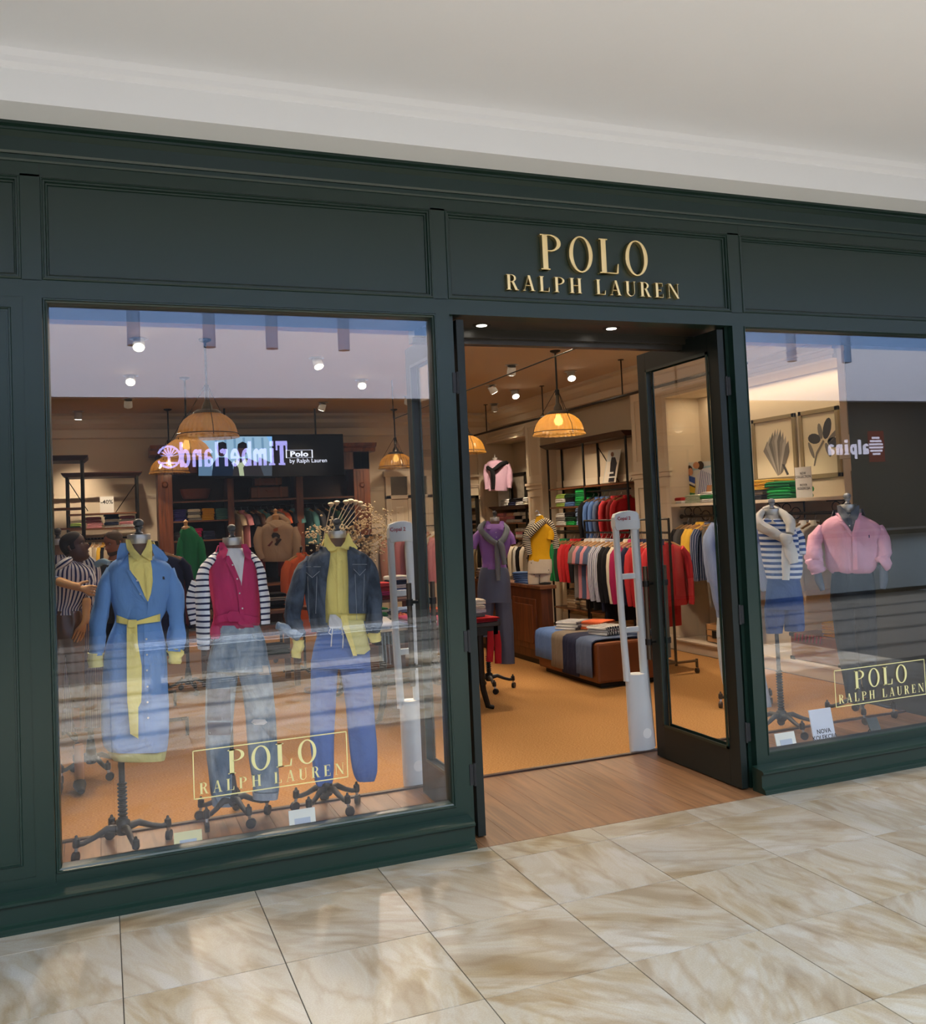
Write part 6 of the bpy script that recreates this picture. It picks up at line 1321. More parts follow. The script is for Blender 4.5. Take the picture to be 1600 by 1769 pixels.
for (u0, u1, va, vb, nm, lab) in ((1299, 1373, (727, 715), 836, 'feather', 'pale gilt framed picture of a grey feathery bloom in the right niche'), (1380, 1448, (712, 699), 829, 'leaf', 'pale gilt framed picture of a dark leafed magnolia sprig in the right niche')):
    a, b = PXX(u0, va[0], 6.9), PXX(u1, va[1], 6.9); z0 = 1.95
    PF_ = root('framed_picture', lab, 'picture', (6.9, (a.y+b.y)/2, z0), 'botanical pictures in the right niche')
    wallframe(PF_, 6.915, a.y, b.y, z0, 2.665, .045, mat('aged_gilt_frame', '9a8a68', .45, metal=.3), mat('picture_paper', 'e6d8b8', .7))
    GP = mat('botanical_grey', '7e786e', .7); GD = mat('botanical_dark', '3a3a38', .6)
    if nm == 'feather':
        for k in range(9):
            t = k/8; xplane([(1350-6+t*4, 822-t*2), (1322+t*38-3, 780-14*math.sin(t*3.1)-t*8), (1326+t*36, 762-22*math.sin(t*3.1)), (1330+t*34, 782-10*math.sin(t*3)), (1353, 815)], 6.903-.0004*k, mat('botanical_%d' % (k % 3), ('8a857b', 'a8a297', '6f6a62')[k % 3], .7), PF_, 'printed_petal', .0006)
        xplane([(1351, 802), (1355, 802), (1363, 819), (1360, 821)], 6.898, GD, PF_, 'printed_stem')
    else:
        for (cx_, cy_, L_, W_, an) in ((1417, 745, 14, 4, 100), (1429, 740, 19, 7, 80), (1440, 752, 16, 4, 50), (1407, 758, 11, 9, 170), (1440, 764, 10, 9, -20), (1431, 777, 13, 4, -70), (1402, 778, 15, 3, -70)):
            c, s_ = math.cos(R_(an)), math.sin(R_(an))
            xplane([(cx_+L_*math.cos(t)*c-W_*math.sin(t)*s_, cy_-(L_*math.cos(t)*s_+W_*math.sin(t)*c)) for t in [2*math.pi*k/12 for k in range(12)]], 6.903, GD if W_ > 5 else GP, PF_, 'printed_leaf', .0006)
        xplane([(1406, 805), (1408, 805), (1412, 785), (1424, 762), (1422, 760), (1410, 782)], 6.9, GP, PF_, 'printed_stem')
# couple poster on the niche shelf
CPo = root('couple_poster', 'bright poster of an embracing couple standing on the niche shelf', 'poster', (6.72, 4.8, 1.757))
xplane([(1174, 868), (1236, 866), (1233, 796), (1177, 800)], 6.74, mat('poster_beach', 'e4e8e4', .6), CPo, 'board', .006)
PB = 6.733
xplane([(1177, 817), (1233, 806), (1233, 803), (1177, 813)], PB, mat('poster_sea', 'a9cfdc', .6), CPo)
xplane([(1202, 862), (1208, 835), (1203, 822), (1212, 812), (1222, 808), (1231, 815), (1232, 838), (1222, 845), (1214, 862)], PB-.002, mat('poster_shirt', 'dde1ee', .6), CPo)
for k in range(7): xplane([(1206+k*3.4, 860-k*2), (1207+k*3.4, 860-k*2), (1212+k*3.0, 812+k*1.2), (1211+k*3.0, 812+k*1.2)], PB-.0035, mat('poster_shirt_line', '6f7ab0', .6), CPo, 'printed_line')
xplane([(1176, 868), (1178, 840), (1180, 828), (1190, 823), (1201, 826), (1202, 840), (1200, 855), (1202, 868)], PB-.003, mat('poster_yellow', 'e6c832', .6), CPo)
xplane([(1179, 834), (1180, 827), (1190, 822), (1201, 825), (1201, 836), (1190, 831)], PB-.005, mat('poster_blue', '2456b8', .6), CPo)
xplane([(1178, 840), (1190, 835), (1201, 840), (1201, 836), (1190, 831), (1179, 834)], PB-.005, mat('print_white', 'f0f0ee', .6), CPo)
xplane([(1178, 843), (1190, 838), (1201, 843), (1201, 840), (1190, 835), (1178, 840)], PB-.005, mat('print_black', '222226', .6), CPo)
xplane([(1176, 853), (1200, 856), (1201, 852), (1177, 849)], PB-.005, mat('print_green', '3c8c56', .6), CPo); xplane([(1175, 866), (1202, 866), (1201, 856), (1176, 853)], PB-.005, mat('print_cream', 'f0e6d0', .6), CPo)
el2 = lambda u, v, a, b: [(u+a*math.cos(t), v-b*math.sin(t)) for t in [2*math.pi*k/12 for k in range(12)]]
xplane(el2(1191, 813, 5.5, 9), PB-.006, mat('print_hair', '2f1d17', .7), CPo); xplane(el2(1193, 815, 4.2, 6.5), PB-.008, mat('print_skin', 'd69a72', .6), CPo)
xplane(el2(1210, 804, 6, 7.5), PB-.006, mat('print_hair', '2f1d17', .7), CPo); xplane(el2(1203, 804, 5.5, 6), PB-.008, mat('print_skin', 'd69a72', .6), CPo)
xplane([(1220, 853), (1228, 853), (1230, 838), (1222, 838)], PB-.006, mat('print_skin', 'd69a72', .6), CPo)
GCK = stripes('green_check', ('e2e6c8', '3f6b4f'), .022, 'V', .6, axis2=True)
for i in range(3): folded((6.55, 4.50, 1.757+i*.032), (.30, .26, .032), -1.57, GCK, 'folded_shirt', 'green checked folded shirt, %s of three on the niche shelf' % ('bottom', 'middle', 'top')[i], 'checked shirts on the niche shelf', i)
stack((6.55, 4.80, 1.757), .13, .24, .035, ['white', 'red'], -1.57, 'on the left end of the niche shelf', 'shirt')
stack((6.55, 4.2, 1.757), .28, .26, .04, ['white', 'green', 'white'], -1.57, 'on the niche shelf beside the checked pile', 'shirt')
stack((6.58, 3.48, 1.757), .34, .26, .05, ['dark grey', 'taupe'], -1.57, 'on the niche shelf beside the yellow pile', 'shirt')
stack((6.58, 3.35, 1.86), .46, .28, .035, ['yellow', 'mustard', 'yellow'], -1.57, 'over the dark pile on the niche shelf', 'sweater')
stack((6.58, 3.02, 1.757), .36, .3, .06, ['green', 'bright green', 'green'], -1.57, 'before the feather picture', 'sweater')
NC = root('collection_card', 'white card reading NEW COLLECTION NOVA KOLEKCIJA on the niche shelf', 'sign', (6.5, 2.66, 1.757))
MB().box(6.47, 6.474, 2.57, 2.80, 1.757, 2.06).build('card', PAPER, NC)
for t_, z_ in (('NEW\nCOLLECTION', 1.985), ('NOVA\nKOLEKCIJA', 1.87)): fonttext(t_, (6.468, 2.685, z_), .036, INK, NC, rot=(R_(90), 0, R_(-90)))
# ledge goods
SC = root('vintage_case', 'brown vintage case with red laced stitching on the niche ledge', 'suitcase', (6.6, 2.75, .136))
MB().box(6.46, 6.80, 2.30, 3.0, .136, .40).build('body', LEATHER, SC, bevel=.015); 
for y_ in (2.32, 2.98):
    for z_ in (.15, .385): MB().box(6.452, 6.50, y_-.03, y_+.03, z_-.02, z_+.018).build('corner_guard', IRON, SC, bevel=.006)
for k in range(8): MB().tube([(6.452, 2.92-k*.05, .33), (6.448, 2.90-k*.05, .40)], .007, 6).build('red_stitch', mat('red_lace', 'b02030', .6), SC)
stack((6.62, 2.42, .402), .3, .26, .035, ['mustard', 'yellow', 'mustard', 'yellow'], -1.57, 'on the vintage case', 'sweater')
CR = root('wooden_crate', 'small wooden crate with a dark box on the niche ledge behind the door', 'crate', (6.6, 4.3, .136))
for z_ in (.15, .22, .29): MB().box(6.50, 6.515, 4.1, 4.48, z_, z_+.06).box(6.7, 6.715, 4.1, 4.48, z_, z_+.06).box(6.5, 6.715, 4.1, 4.115, z_, z_+.06).box(6.5, 6.715, 4.465, 4.48, z_, z_+.06).build('slat', WOODARM, CR)
MB().box(6.515, 6.70, 4.115, 4.465, .15, .3).build('dark_filling', mat('crate_filling', '2a2c38', .8), CR); MB().box(6.492, 6.5, 4.22, 4.36, .2, .28).build('label_plate', IRON, CR)
# ================================================================ MORE BUST FORMS
def mrows(rows, fold=.01, kf=5, seed=1, p=2.3, seg=40, sub=3):
    """Loft from metric rows (z, cx, half width, half depth, cy)"""
    L = Loft.__new__(Loft); L.F = None; L.fold = fold; L.kf = kf; L.seed = seed; L.p = p; L.seg = seg
    R = [[r[0], r[1], r[2], r[3], r[4] if len(r) > 4 else 0, 0] for r in rows]; out = []
    for i in range(len(R)-1):
        p0, p1, p2, p3 = R[max(i-1, 0)], R[i], R[i+1], R[min(i+2, len(R)-1)]
        for j in range(sub):
            t = j/sub; out.append([.5*((2*b)+(-a+c)*t+(2*a-5*b+4*c-e)*t*t+(-a+3*b-3*c+e)*t**3) for a, b, c, e in zip(p0, p1, p2, p3)])
    out.append(R[-1]); L.R = out; L.fz = (out[0][0], out[-1][0]); return L
# purple polo and slate trousers
F = Frame(846, 1192)
M7 = F.root('dress_form', 'bust form in a purple polo with knotted grey sweater and slate trousers by the doorway', 'mannequin')
stand(F, M7, .8, (.12, .34), 4, .2, .24, .016)
neckcap(F, M7, 855, 897, 8, vneck=918)
PUR = fab('purple_pique', '8a66a8'); GRS = fab('grey_knit', '6f7478'); SLT = mat('slate_satin', '4c5264', .45, bump=.3, bscale=260, var=.15, vscale=9)
B7 = Loft(F, [(905, 846, 866, .9), (910, 836, 874, .7), (917, 826, 882, .6), (935, 826, 884), (955, 830, 878), (970, 833, 874), (983, 832, 876)], .52, .008, 5, 61)
lbuild(B7.mesh(MB()), 'polo', PUR, M7, smooth=70)
lbuild(sleeve(F, [(830, 920, 7, 0), (821, 932, 9, -.02), (818, 948, 7, -.03)], 62, .15), 'sleeve', PUR, M7, smooth=70)
lbuild(sleeve(F, [(878, 920, 6, 0), (884, 930, 7, -.01), (886, 940, 6, -.01)], 63, .15), 'sleeve', PUR, M7, smooth=70)
collar(F, B7, M7, [(900, 841, 845), (908, 838, 848), (914, 842, 848)], [(900, 865, 870), (908, 861, 873), (915, 862, 868)], PUR, (855, 901, 11, 5), off=.02)
buttons(F, B7, M7, [(857, 920), (858, 928)], .004)
lbuild(sleeve(F, [(838, 903, 4, 0), (830, 912, 5, -.08), (842, 928, 5, -.11), (858, 940, 5, -.14)], 64, .2), 'sweater_sleeve', GRS, M7, smooth=70)
lbuild(sleeve(F, [(870, 905, 4, 0), (876, 915, 5, -.07), (872, 928, 5, -.11), (864, 938, 5, -.14)], 65, .2), 'sweater_sleeve', GRS, M7, smooth=70)
lbuild(sleeve(F, [(861, 936, 5, -.15), (867, 945, 6, -.15), (872, 975, 5, -.14)], 66, .15), 'sweater_cuff', GRS, M7, smooth=70)
lbuild(sleeve(F, [(858, 938, 4.5, -.14), (860, 970, 4.5, -.13), (861, 1003, 3.5, -.14)], 67, .15), 'sweater_cuff', GRS, M7, smooth=70)
trouser(F, M7, [(980, 831, 876), (990, 828, 880), (1015, 825, 883), (1040, 825, 884)], [(1035, 825, 856), (1060, 826, 852), (1090, 829, 848), (1100, 830, 847)], [(1035, 854, 884), (1070, 857, 886), (1110, 860, 888), (1146, 862, 890)], SLT, .5, .008, 7)
# yellow tee and white shorts, standing on the counter
F = Frame(xy=(4.72, 5.02))
M8 = F.root('half_bust_form', 'half bust in a yellow tee, white shorts and draped striped sweater on the counter', 'mannequin')
M8.location.z = .9
def zlift(rt, dz):
    for c in rt.children: c.location.z -= dz
B8 = Loft(F, [(903, 927, 941, .9), (908, 918, 948, .7), (915, 912, 954, .58), (935, 914, 952), (955, 915, 950), (967, 913, 952), (972, 914, 953)], .55, .006, 5, 71)
YT = fab('sunflower_jersey', 'e0ab1c')
lbuild(B8.mesh(MB()), 't_shirt', YT, M8, smooth=70)
lbuild(sleeve(F, [(947, 914, 6, 0), (951, 922, 7, -.03), (950, 932, 7, -.04)], 72, .1), 'sleeve', YT, M8, smooth=70)
lbuild(Loft(F, [(890, 928, 938, .9), (898, 925, 941, .8), (906, 922, 945, .8)], .8, .003, 5, 73).mesh(MB()), 'high_collar', YT, M8, smooth=70)
q = F.q(931, 892); lbuild(MB().tube([q, q+Vector((.0, 0, .05)), q+Vector((-.02, 0, .07)), q+Vector((-.035, 0, .055))], .006, 6).lathe([(.03, 0), (.035, .01), (.01, .03)], q, 12), 'metal_hook', STEEL, M8, smooth=50)
BNS = stripes('black_cream_stripe', ('dcd3bd', '1d1d25'), .022, 'V', .5)
lbuild(sleeve(F, [(924, 900, 5, .02), (914, 915, 7, -.04), (910, 935, 7, -.05), (915, 958, 5, -.05)], 74, .15), 'sweater_sleeve', BNS, M8, smooth=70)
lbuild(sleeve(F, [(940, 898, 5, .04), (952, 905, 6, .02), (958, 925, 6, .02), (961, 947, 6, .02)], 75, .15), 'sweater_sleeve', BNS, M8, smooth=70)
lbuild(sleeve(F, [(914, 925, 6, -.08), (926, 912, 7, -.10), (940, 900, 6, -.06)], 76, .15), 'sweater_body', BNS, M8, smooth=70)
trouser(F, M8, [(966, 914, 953), (975, 912, 954), (990, 912, 953)], [(986, 912, 934), (1000, 912, 932), (1009, 913, 931)], [(986, 931, 953), (1000, 932, 950), (1009, 933, 947)], fab('off_white_cotton', 'cfc2ad'), .55, .005, name='shorts', seed=8)
for (u, v) in ((918, 972), (923, 992), (948, 984), (932, 994)):
    q = F.q(u, v); lbuild(MB().tube([(q.x, -.085, q.z), (q.x, -.088, q.z)], .006, 8), 'button', INK, M8)
lbuild(MB().lathe([(.001, .9), (.07, .9), (.07, .915), (.02, .93), (.015, F.q(930, 985).z)], (0, 0, 0), 16), 'base_disc', IRON2, M8, smooth=50)
zlift(M8, .9)
# pink shirt bust on the far niche top shelf
F = Frame(xy=(6.55, 10.0))
M9 = F.root('half_bust_form', 'half bust in a pale pink shirt with knotted black sweater in the far niche', 'mannequin')
M9.location.z = 1.86
B9 = Loft(F, [(795, 850, 864, .9), (799, 842, 874, .6), (806, 840, 879, .5), (825, 842, 878), (848, 843, 876)], .5, .01, 5, 81)
PP = fab('mauve_oxford', 'b998ad')
lbuild(B9.mesh(MB()), 'shirt', PP, M9, smooth=70)
lbuild(sleeve(F, [(842, 803, 5, 0), (840, 820, 5, -.02), (842, 845, 4, -.03)], 82, .2), 'sleeve', PP, M9, smooth=70)
lbuild(sleeve(F, [(876, 803, 5, 0), (881, 820, 5, -.02), (880, 843, 4, -.04)], 83, .2), 'sleeve', PP, M9, smooth=70)
BK = fab('black_knit', '101013')
lbuild(sleeve(F, [(842, 807, 3.5, -.08), (852, 812, 4, -.15), (866, 802, 5, -.1), (876, 800, 4, -.02)], 84, .15), 'sweater_sleeve', BK, M9, smooth=70)
lbuild(sleeve(F, [(850, 810, 4, -.16), (852, 825, 4, -.15), (852, 845, 3, -.15)], 85, .15), 'sweater_cuff', BK, M9, smooth=70)
q = F.q(855, 793); lbuild(MB().lathe([(.02, -.08), (.03, -.02), (.045, 0), (.045, .02), (.01, .03), (.006, .07), (.001, .09)], q, 14), 'neck_cap', PAPER, M9, smooth=50)
lbuild(MB().lathe([(.001, 1.86), (.08, 1.86), (.08, 1.875), (.015, 1.885), (.012, F.q(858, 840).z)], (0, 0, 0), 16), 'base_disc', IRON2, M9, smooth=50)
zlift(M9, 1.86)
# beige hoodie bust
F = Frame(xy=tuple(P(480, 930, 6.9))[:2])
M10 = F.root('dress_form', 'bust form in a beige printed hoodie before the walnut cabinet', 'mannequin')
stand(F, M10, .8, None, 4, .3, .22, .018)
HD = fab('beige_fleece', 'b59a7f'); 
B10 = Loft(F, [(898, 472, 488, .9), (904, 462, 498, .7), (911, 452, 507, .6), (925, 449, 509), (945, 450, 508), (962, 452, 506), (970, 455, 503)], .5, .012, 5, 91)
lbuild(B10.mesh(MB()), 'hoodie', HD, M10, smooth=70)
lbuild(sleeve(F, [(452, 912, 7, 0), (446, 930, 8, -.03), (447, 950, 7, -.05), (452, 966, 6, -.06)], 92, .15), 'sleeve', HD, M10, smooth=70)
lbuild(sleeve(F, [(507, 912, 7, 0), (512, 930, 8, -.03), (513, 950, 7, -.05), (510, 968, 6, -.06)], 93, .15), 'sleeve', HD, M10, smooth=70)
lbuild(sleeve(F, [(462, 905, 5, 0), (468, 897, 6, .03), (480, 892, 6, .06), (492, 897, 6, .03), (498, 905, 5, 0), (488, 908, 4, -.08), (479, 912, 3, -.10), (470, 908, 4, -.08), (462, 905, 4, 0)], 94, .1), 'hood', HD, M10, smooth=70)
q = F.q(476, 890); lbuild(MB().lathe([(.035, -.07), (.04, -.02), (.045, 0), (.02, .015), (.018, .04), (.026, .06), (.001, .085)], q, 14), 'neck_cap', WOODARM, M10, smooth=50)
for poly, c in (([(472, 914), (480, 911), (480, 917), (473, 919)], 'a0522a'), ([(469, 925), (472, 920), (480, 921), (484, 925), (483, 931), (477, 927), (471, 930)], '2a2422'), ([(476, 931), (481, 929), (482, 935), (477, 937)], '5a3a30'), ([(462, 943), (470, 934), (472, 936), (466, 944)], '6a2a22'), ([(474, 940), (484, 930), (487, 932), (478, 943)], '33241f')):
    mb = MB(); us = [p[0] for p in poly]; vs = [p[1] for p in poly]
    pts = []
    for u, v in poly: q = F.q(u, v); y = B10.front(q.x, q.z)-.008; f_ = 1+y/F.dist; pts.append(Vector((q.x*f_, y, CAMH+(q.z-CAMH)*f_)))
    n = len(pts); mb.v = pts+[p+Vector((0, .003, 0)) for p in pts]; mb.quad(list(range(n))); mb.quad([n+k for k in range(n)][::-1])
    for k in range(n): mb.quad((k, (k+1) % n, n+(k+1) % n, n+k))
    lbuild(mb, 'chest_print', mat('chest_print_'+c, c, .8), M10)
# green hoodie bust
F = Frame(xy=tuple(P(318, 930, 5.6))[:2])
M11 = F.root('dress_form', 'bust form in a bright green hoodie behind the clothes rack between the first two busts', 'mannequin')
stand(F, M11, .8, None, 4, .3, .22, .018)
B11 = Loft(F, [(912, 316, 330, .9), (920, 312, 340, .7), (930, 311, 346, .6), (950, 312, 348), (985, 312, 346), (1000, 314, 344)], .55, .012, 5, 95)
GH = fab('green_fleece', '1f7a4a'); lbuild(B11.mesh(MB()), 'hoodie', GH, M11, smooth=70)
lbuild(sleeve(F, [(342, 930, 6, 0), (348, 950, 7, -.03), (349, 985, 6, -.05)], 96, .15), 'sleeve', GH, M11, smooth=70)
lbuild(sleeve(F, [(314, 930, 5, 0), (311, 950, 6, -.03), (312, 985, 6, -.05)], 97, .15), 'sleeve', GH, M11, smooth=70)
lbuild(sleeve(F, [(314, 922, 4, 0), (320, 913, 5, .04), (330, 914, 5, .04), (338, 923, 4, 0)], 98, .1), 'hood', GH, M11, smooth=70)
q = F.q(321, 911); lbuild(MB().lathe([(.035, -.07), (.04, -.02), (.045, 0), (.02, .015), (.018, .04), (.026, .06), (.001, .085)], q, 14), 'neck_cap', WOODARM, M11, smooth=50)

# ================================================================ LEFT ROLLING RACK
LR = root('rolling_rack', 'black rolling garment rack behind the belted blue dress', 'garment rack', (.42, 4.2, 0))
MB().tube([(.42, 3.5, .12), (.42, 3.5, 1.62), (.42, 4.95, 1.62), (.42, 4.95, .12)], .015, 8).build('frame', IRON, LR)
MB().tube([(.42, 3.5, .16), (.42, 4.95, .16)], .014, 8).build('base_bar', IRON, LR)
for y_ in (3.52, 4.93):
    MB().tube([(.20, y_, .14), (.62, y_, .14)], .015, 8).build('foot', IRON, LR)
    for x_ in (.2, .62): MB().tube([(x_, y_, .15), (x_, y_, .05)], .014, 8).build('caster_stem', IRON, LR); MB().tube([(x_-.012, y_, .03), (x_+.012, y_, .03)], .03, 12).build('caster_wheel', MATS['rubber'], LR)
for i, (c, k) in enumerate((('cream', 'long'), ('navy', 'long'), ('green', 'long'), ('dark green', 'long'), ('grey', 'coat'), ('pink', 'coat'), ('dusty pink', 'coat'), ('navy', 'coat'))):
    hang((.42, 4.85-i*.17, 1.60), .1, C(c), k, '%s garment on the left rolling rack, %s' % (c, ['farthest back', 'second from back', 'third from back', 'fourth from back', 'fourth from front', 'third from front', 'second from front', 'frontmost'][i]), 'clothes on the left rolling rack', sc=(1, 1.1, 1.1))

# ================================================================ HEADS AND FIGURES
def head(rt, c, s, yaw, pitch, skin, hair, bald=0.0, beard=False):
    """c = centre of head (local), s = head height; faces -y before turning"""
    Mx = Matrix.Translation(Vector(c)) @ Matrix.Rotation(yaw, 4, 'Z') @ Matrix.Rotation(pitch, 4, 'X')
    prof = [(-.50, .10, .02, .20), (-.46, .17, .06, .30), (-.40, .22, .14, .345), (-.33, .255, .22, .34), (-.27, .275, .28, .335), (-.22, .29, .32, .345), (-.17, .30, .345, .335), (-.10, .31, .37, .335), (-.03, .315, .39, .325), (.03, .32, .40, .31), (.09, .325, .41, .335), (.16, .33, .41, .34), (.24, .325, .40, .33), (.32, .30, .37, .30), (.40, .245, .31, .245), (.46, .17, .22, .17), (.50, .06, .08, .06)]
    pr_ = prof; prof = []
    for p, q in zip(pr_, pr_[1:]): prof += [tuple(a+(b_-a)*k/2 for a, b_ in zip(p, q)) for k in range(2)]
    prof.append(pr_[-1])
    def ringpt(z, w, b, f, t, off=0):
        x = w*math.cos(t); y = (b if math.sin(t) > 0 else f)*math.sin(t)
        if math.sin(t) < 0:
            a = abs(math.cos(t))
            if a < .22 and -.24 < z < .08: y -= (.125*max(0, 1-(abs(z+.13)/.075 if z < -.13 else (z+.13)/.22))+.010)*(1-a/.22)          # nose
            if .14 < a < .6 and -.03 < z < .10: y += .040*(1-abs(a-.36)/.24)*(1-abs(z-.035)/.07)                             # eye sockets
            if a < .34: y -= .030*max(0, 1-abs(z+.255)/.05)*(1-a/.34); y += .022*max(0, 1-abs(z+.335)/.04)*(1-a/.34); y -= .02*max(0, 1-abs(z+.43)/.06)*(1-a/.34)                                                     # lips
        return Vector((x*(1+off), y*(1+off), z))*s
    mb = MB(); N_ = 36
    R = [[Mx @ ringpt(z, w, b, f, 2*math.pi*k/N_) for k in range(N_)] for z, w, b, f in prof]; mb.rings(R)
    hd = lbuild(mb, 'head', skin, rt, smooth=80)
    def bit(name, m, pts, r): 
        mb = MB().tube([Mx @ (Vector(p)*s) for p in pts], [q*s for q in r], 8); return lbuild(mb, name, m, rt, smooth=80)
    for sx in (-1, 1):
        bit('eye', mat('eye_white', 'd8d4cc', .3), [(sx*.085, -.278, .035), (sx*.125, -.283, .038), (sx*.165, -.262, .035)], [.006, .020, .006])
        bit('iris', INK, [(sx*.125, -.298, .037), (sx*.125, -.305, .037)], [.013, .01])
        bit('eyebrow', hair, [(sx*.07, -.33, .095), (sx*.13, -.325, .112), (sx*.19, -.285, .095)], [.008, .013, .006])
        bit('ear', skin, [(sx*.32, .04, -.10), (sx*.345, .06, -.03), (sx*.35, .07, .05), (sx*.325, .04, .075)], [.02, .03, .035, .015])
    bit('mouth', mat('lips_'+skin.name, '7d463c' if skin is SKIN else '3a1f1a', .5), [(-.08, -.330, -.262), (0, -.372, -.257), (.08, -.330, -.262)], [.005, .016, .005])
    R = []
    for z, w, b, f in prof:
        if z < -.18: continue
        g = 1.25 if z < .14 else max(0.0, 1.25*(1-(z-.14)/.24)); g = g if z > -.1 else 1.9
        R.append([Mx @ ringpt(z, w, b, f, -math.pi/2+g+(2*math.pi-2*g)*k/N_, .045 if z > -.05 else .02) for k in range(N_+1)])
    lbuild(MB().rings([r[:-1] if 0 else r for r in R], closed=False), 'hair', hair, rt, smooth=80)
    if beard:
        R = [[Mx @ ringpt(z, w, b, f, math.pi+math.pi*(.06+.88*k/18), .02) for k in range(19)] for z, w, b, f in prof if -.5 < z < -.28]
        lbuild(MB().rings(R, closed=False), 'beard', hair, rt, smooth=80)
    mb = MB().tube([Mx @ (Vector((0, .07, -.30))*s), Vector(c)+Vector((0, .02, -.72*s))], [.20*s, .23*s], 16); lbuild(mb, 'neck', skin, rt, smooth=60)
    return hd
def body(rt, skin, joints, name='body'):
    """one continuous skinned body from joint chains; joints = dict(name:(pos, radius, parent))"""
    names = list(joints); idx = {n: i for i, n in enumerate(names)}
    me = bpy.data.meshes.new(name); me.from_pydata([joints[n][0] for n in names], [(idx[n], idx[joints[n][2]]) for n in names if joints[n][2]], [])
    o = bpy.data.objects.new(name, me); COL.objects.link(o); o.parent = rt; me.materials.append(skin)
    sk = o.modifiers.new('skin', 'SKIN'); sk.use_smooth_shade = True
    for n in names:
        v = me.skin_vertices[0].data[idx[n]]; r_ = joints[n][1]; v.radius = (r_, r_) if not isinstance(r_, tuple) else r_; v.use_root = (joints[n][2] is None)
    sb = o.modifiers.new('sub', 'SUBSURF'); sb.levels = 1; sb.render_levels = 1
    return o
def arm_chain(J, side, sh, el, wr, par, curl=.02):
    s = side; J[s+'sh'] = (sh, .05, par); J[s+'el'] = (el, .036, s+'sh'); J[s+'wr'] = (wr, .025, s+'el')
    d = (Vector(wr)-Vector(el)).normalized(); palm = Vector(wr)+d*.07; J[s+'palm'] = (tuple(palm), (.036, .018), s+'wr')
    sd = Vector((0, 1, 0)).cross(d).normalized() if abs(d.y) < .9 else Vector((1, 0, 0)); fw_ = Vector((0, -1, 0)) if abs(d.y) < .6 else Vector((0, 0, -1))
    sd = d.cross(fw_).normalized()
    for k, (off, ln) in enumerate(((-.027, .068), (-.009, .078), (.009, .074), (.026, .058))):
        b = palm+sd*off+d*.018; J[s+'f%da' % k] = (tuple(b), .0095, s+'palm'); m_ = b+d*ln*.5+fw_*curl*.4; J[s+'f%db' % k] = (tuple(m_), .0085, s+'f%da' % k); J[s+'f%dc' % k] = (tuple(b+d*ln*.9+fw_*curl), .007, s+'f%db' % k)
    t0 = Vector(wr)+d*.035-sd*.03+fw_*.01; J[s+'t0'] = (tuple(t0), .011, s+'wr'); J[s+'t1'] = (tuple(t0+d*.03-sd*.018+fw_*.015), .009, s+'t0')
# the bald man standing among the racks
F = Frame(xy=tuple(P(196, 940, 4.9))[:2])
PM = F.root('person', 'man with cropped greying hair and dark polo, head bowed, behind the blue dress', 'person')
hs = .235; hc = (0, -.01, F.q(195, 917).z-hs*.5)
J = {'pelvis': ((0, 0, .93), .12, None), 'belly': ((0, 0, 1.08), .115, 'pelvis'), 'chest': ((0, 0, 1.28), .125, 'belly'), 'nk': ((0, .01, 1.42), .06, 'chest')}
for s, sx in (('l', -1), ('r', 1)):
    J[s+'clav'] = ((sx*.12, 0, 1.36), .06, 'chest'); arm_chain(J, s, (sx*.20, 0, 1.35), (sx*.245, .02, 1.08), (sx*.22, -.12, .88), s+'clav')
    J[s+'hip'] = ((sx*.09, 0, .86), .085, 'pelvis'); J[s+'kn'] = ((sx*.10, -.01, .48), .055, s+'hip'); J[s+'an'] = ((sx*.10, .02, .10), .038, s+'kn'); J[s+'toe'] = ((sx*.11, -.13, .045), .034, s+'an')
body(PM, SKIN, J)
head(PM, hc, hs, -.9, .25, SKIN, HAIRG, beard=True)
L_ = mrows([(1.44, 0, .075, .07), (1.41, 0, .15, .09), (1.36, 0, .215, .115), (1.25, 0, .215, .13), (1.08, 0, .195, .13), (.92, 0, .19, .135), (.86, 0, .195, .135)], seed=4); lbuild(L_.mesh(MB()), 'polo_shirt', C('dark grey'), PM, smooth=70)
for sx in (-1, 1):
    lbuild(MB().tube([(sx*.19, 0, 1.36), (sx*.235, .01, 1.25), (sx*.25, .015, 1.14)], [.07, .068, .062], 12), 'sleeve', C('dark grey'), PM, smooth=70)
    L_ = mrows([(.92, sx*.085, .105, .12), (.75, sx*.095, .095, .105), (.48, sx*.10, .075, .08), (.12, sx*.10, .065, .07), (.05, sx*.10, .07, .08)], seed=5, seg=20); lbuild(L_.mesh(MB()), 'trouser_leg', C('navy'), PM, smooth=70)
    lbuild(MB().tube([(sx*.10, .06, .045), (sx*.105, -.05, .045), (sx*.11, -.16, .035), (sx*.11, -.20, .03)], [.045, .048, .042, .02], 10, flat=.8), 'shoe', INK, PM, smooth=70)

# full-figure display mannequin at the left edge
F = Frame(xy=tuple(P(118, 1000, 2.2))[:2])
ST1 = stripes('navy_tan_white_stripe', ('e3dfda', '2f3760'), .030, 'U', .55)
M12 = F.root('display_mannequin', 'lifelike dark headed mannequin in a knotted navy striped shirt at the left window edge', 'mannequin')
hc = F.q(132, 945); head(M12, (hc.x-.01, 0, hc.z), .215, 1.25, -.28, SKIND, HAIRD)
B12 = Loft(F, [(968, 108, 134, .9), (976, 98, 150, .7), (985, 88, 160, .6), (1000, 86, 162), (1020, 88, 156), (1040, 90, 146), (1052, 90, 138), (1062, 88, 140)], .55, .014, 6, 101)
lbuild(B12.mesh(MB()), 'shirt', ST1, M12, smooth=70)
lbuild(sleeve(F, [(150, 985, 10, 0), (158, 1005, 10, -.02), (152, 1028, 9, -.04)], 102, .2), 'sleeve', ST1, M12, smooth=70)
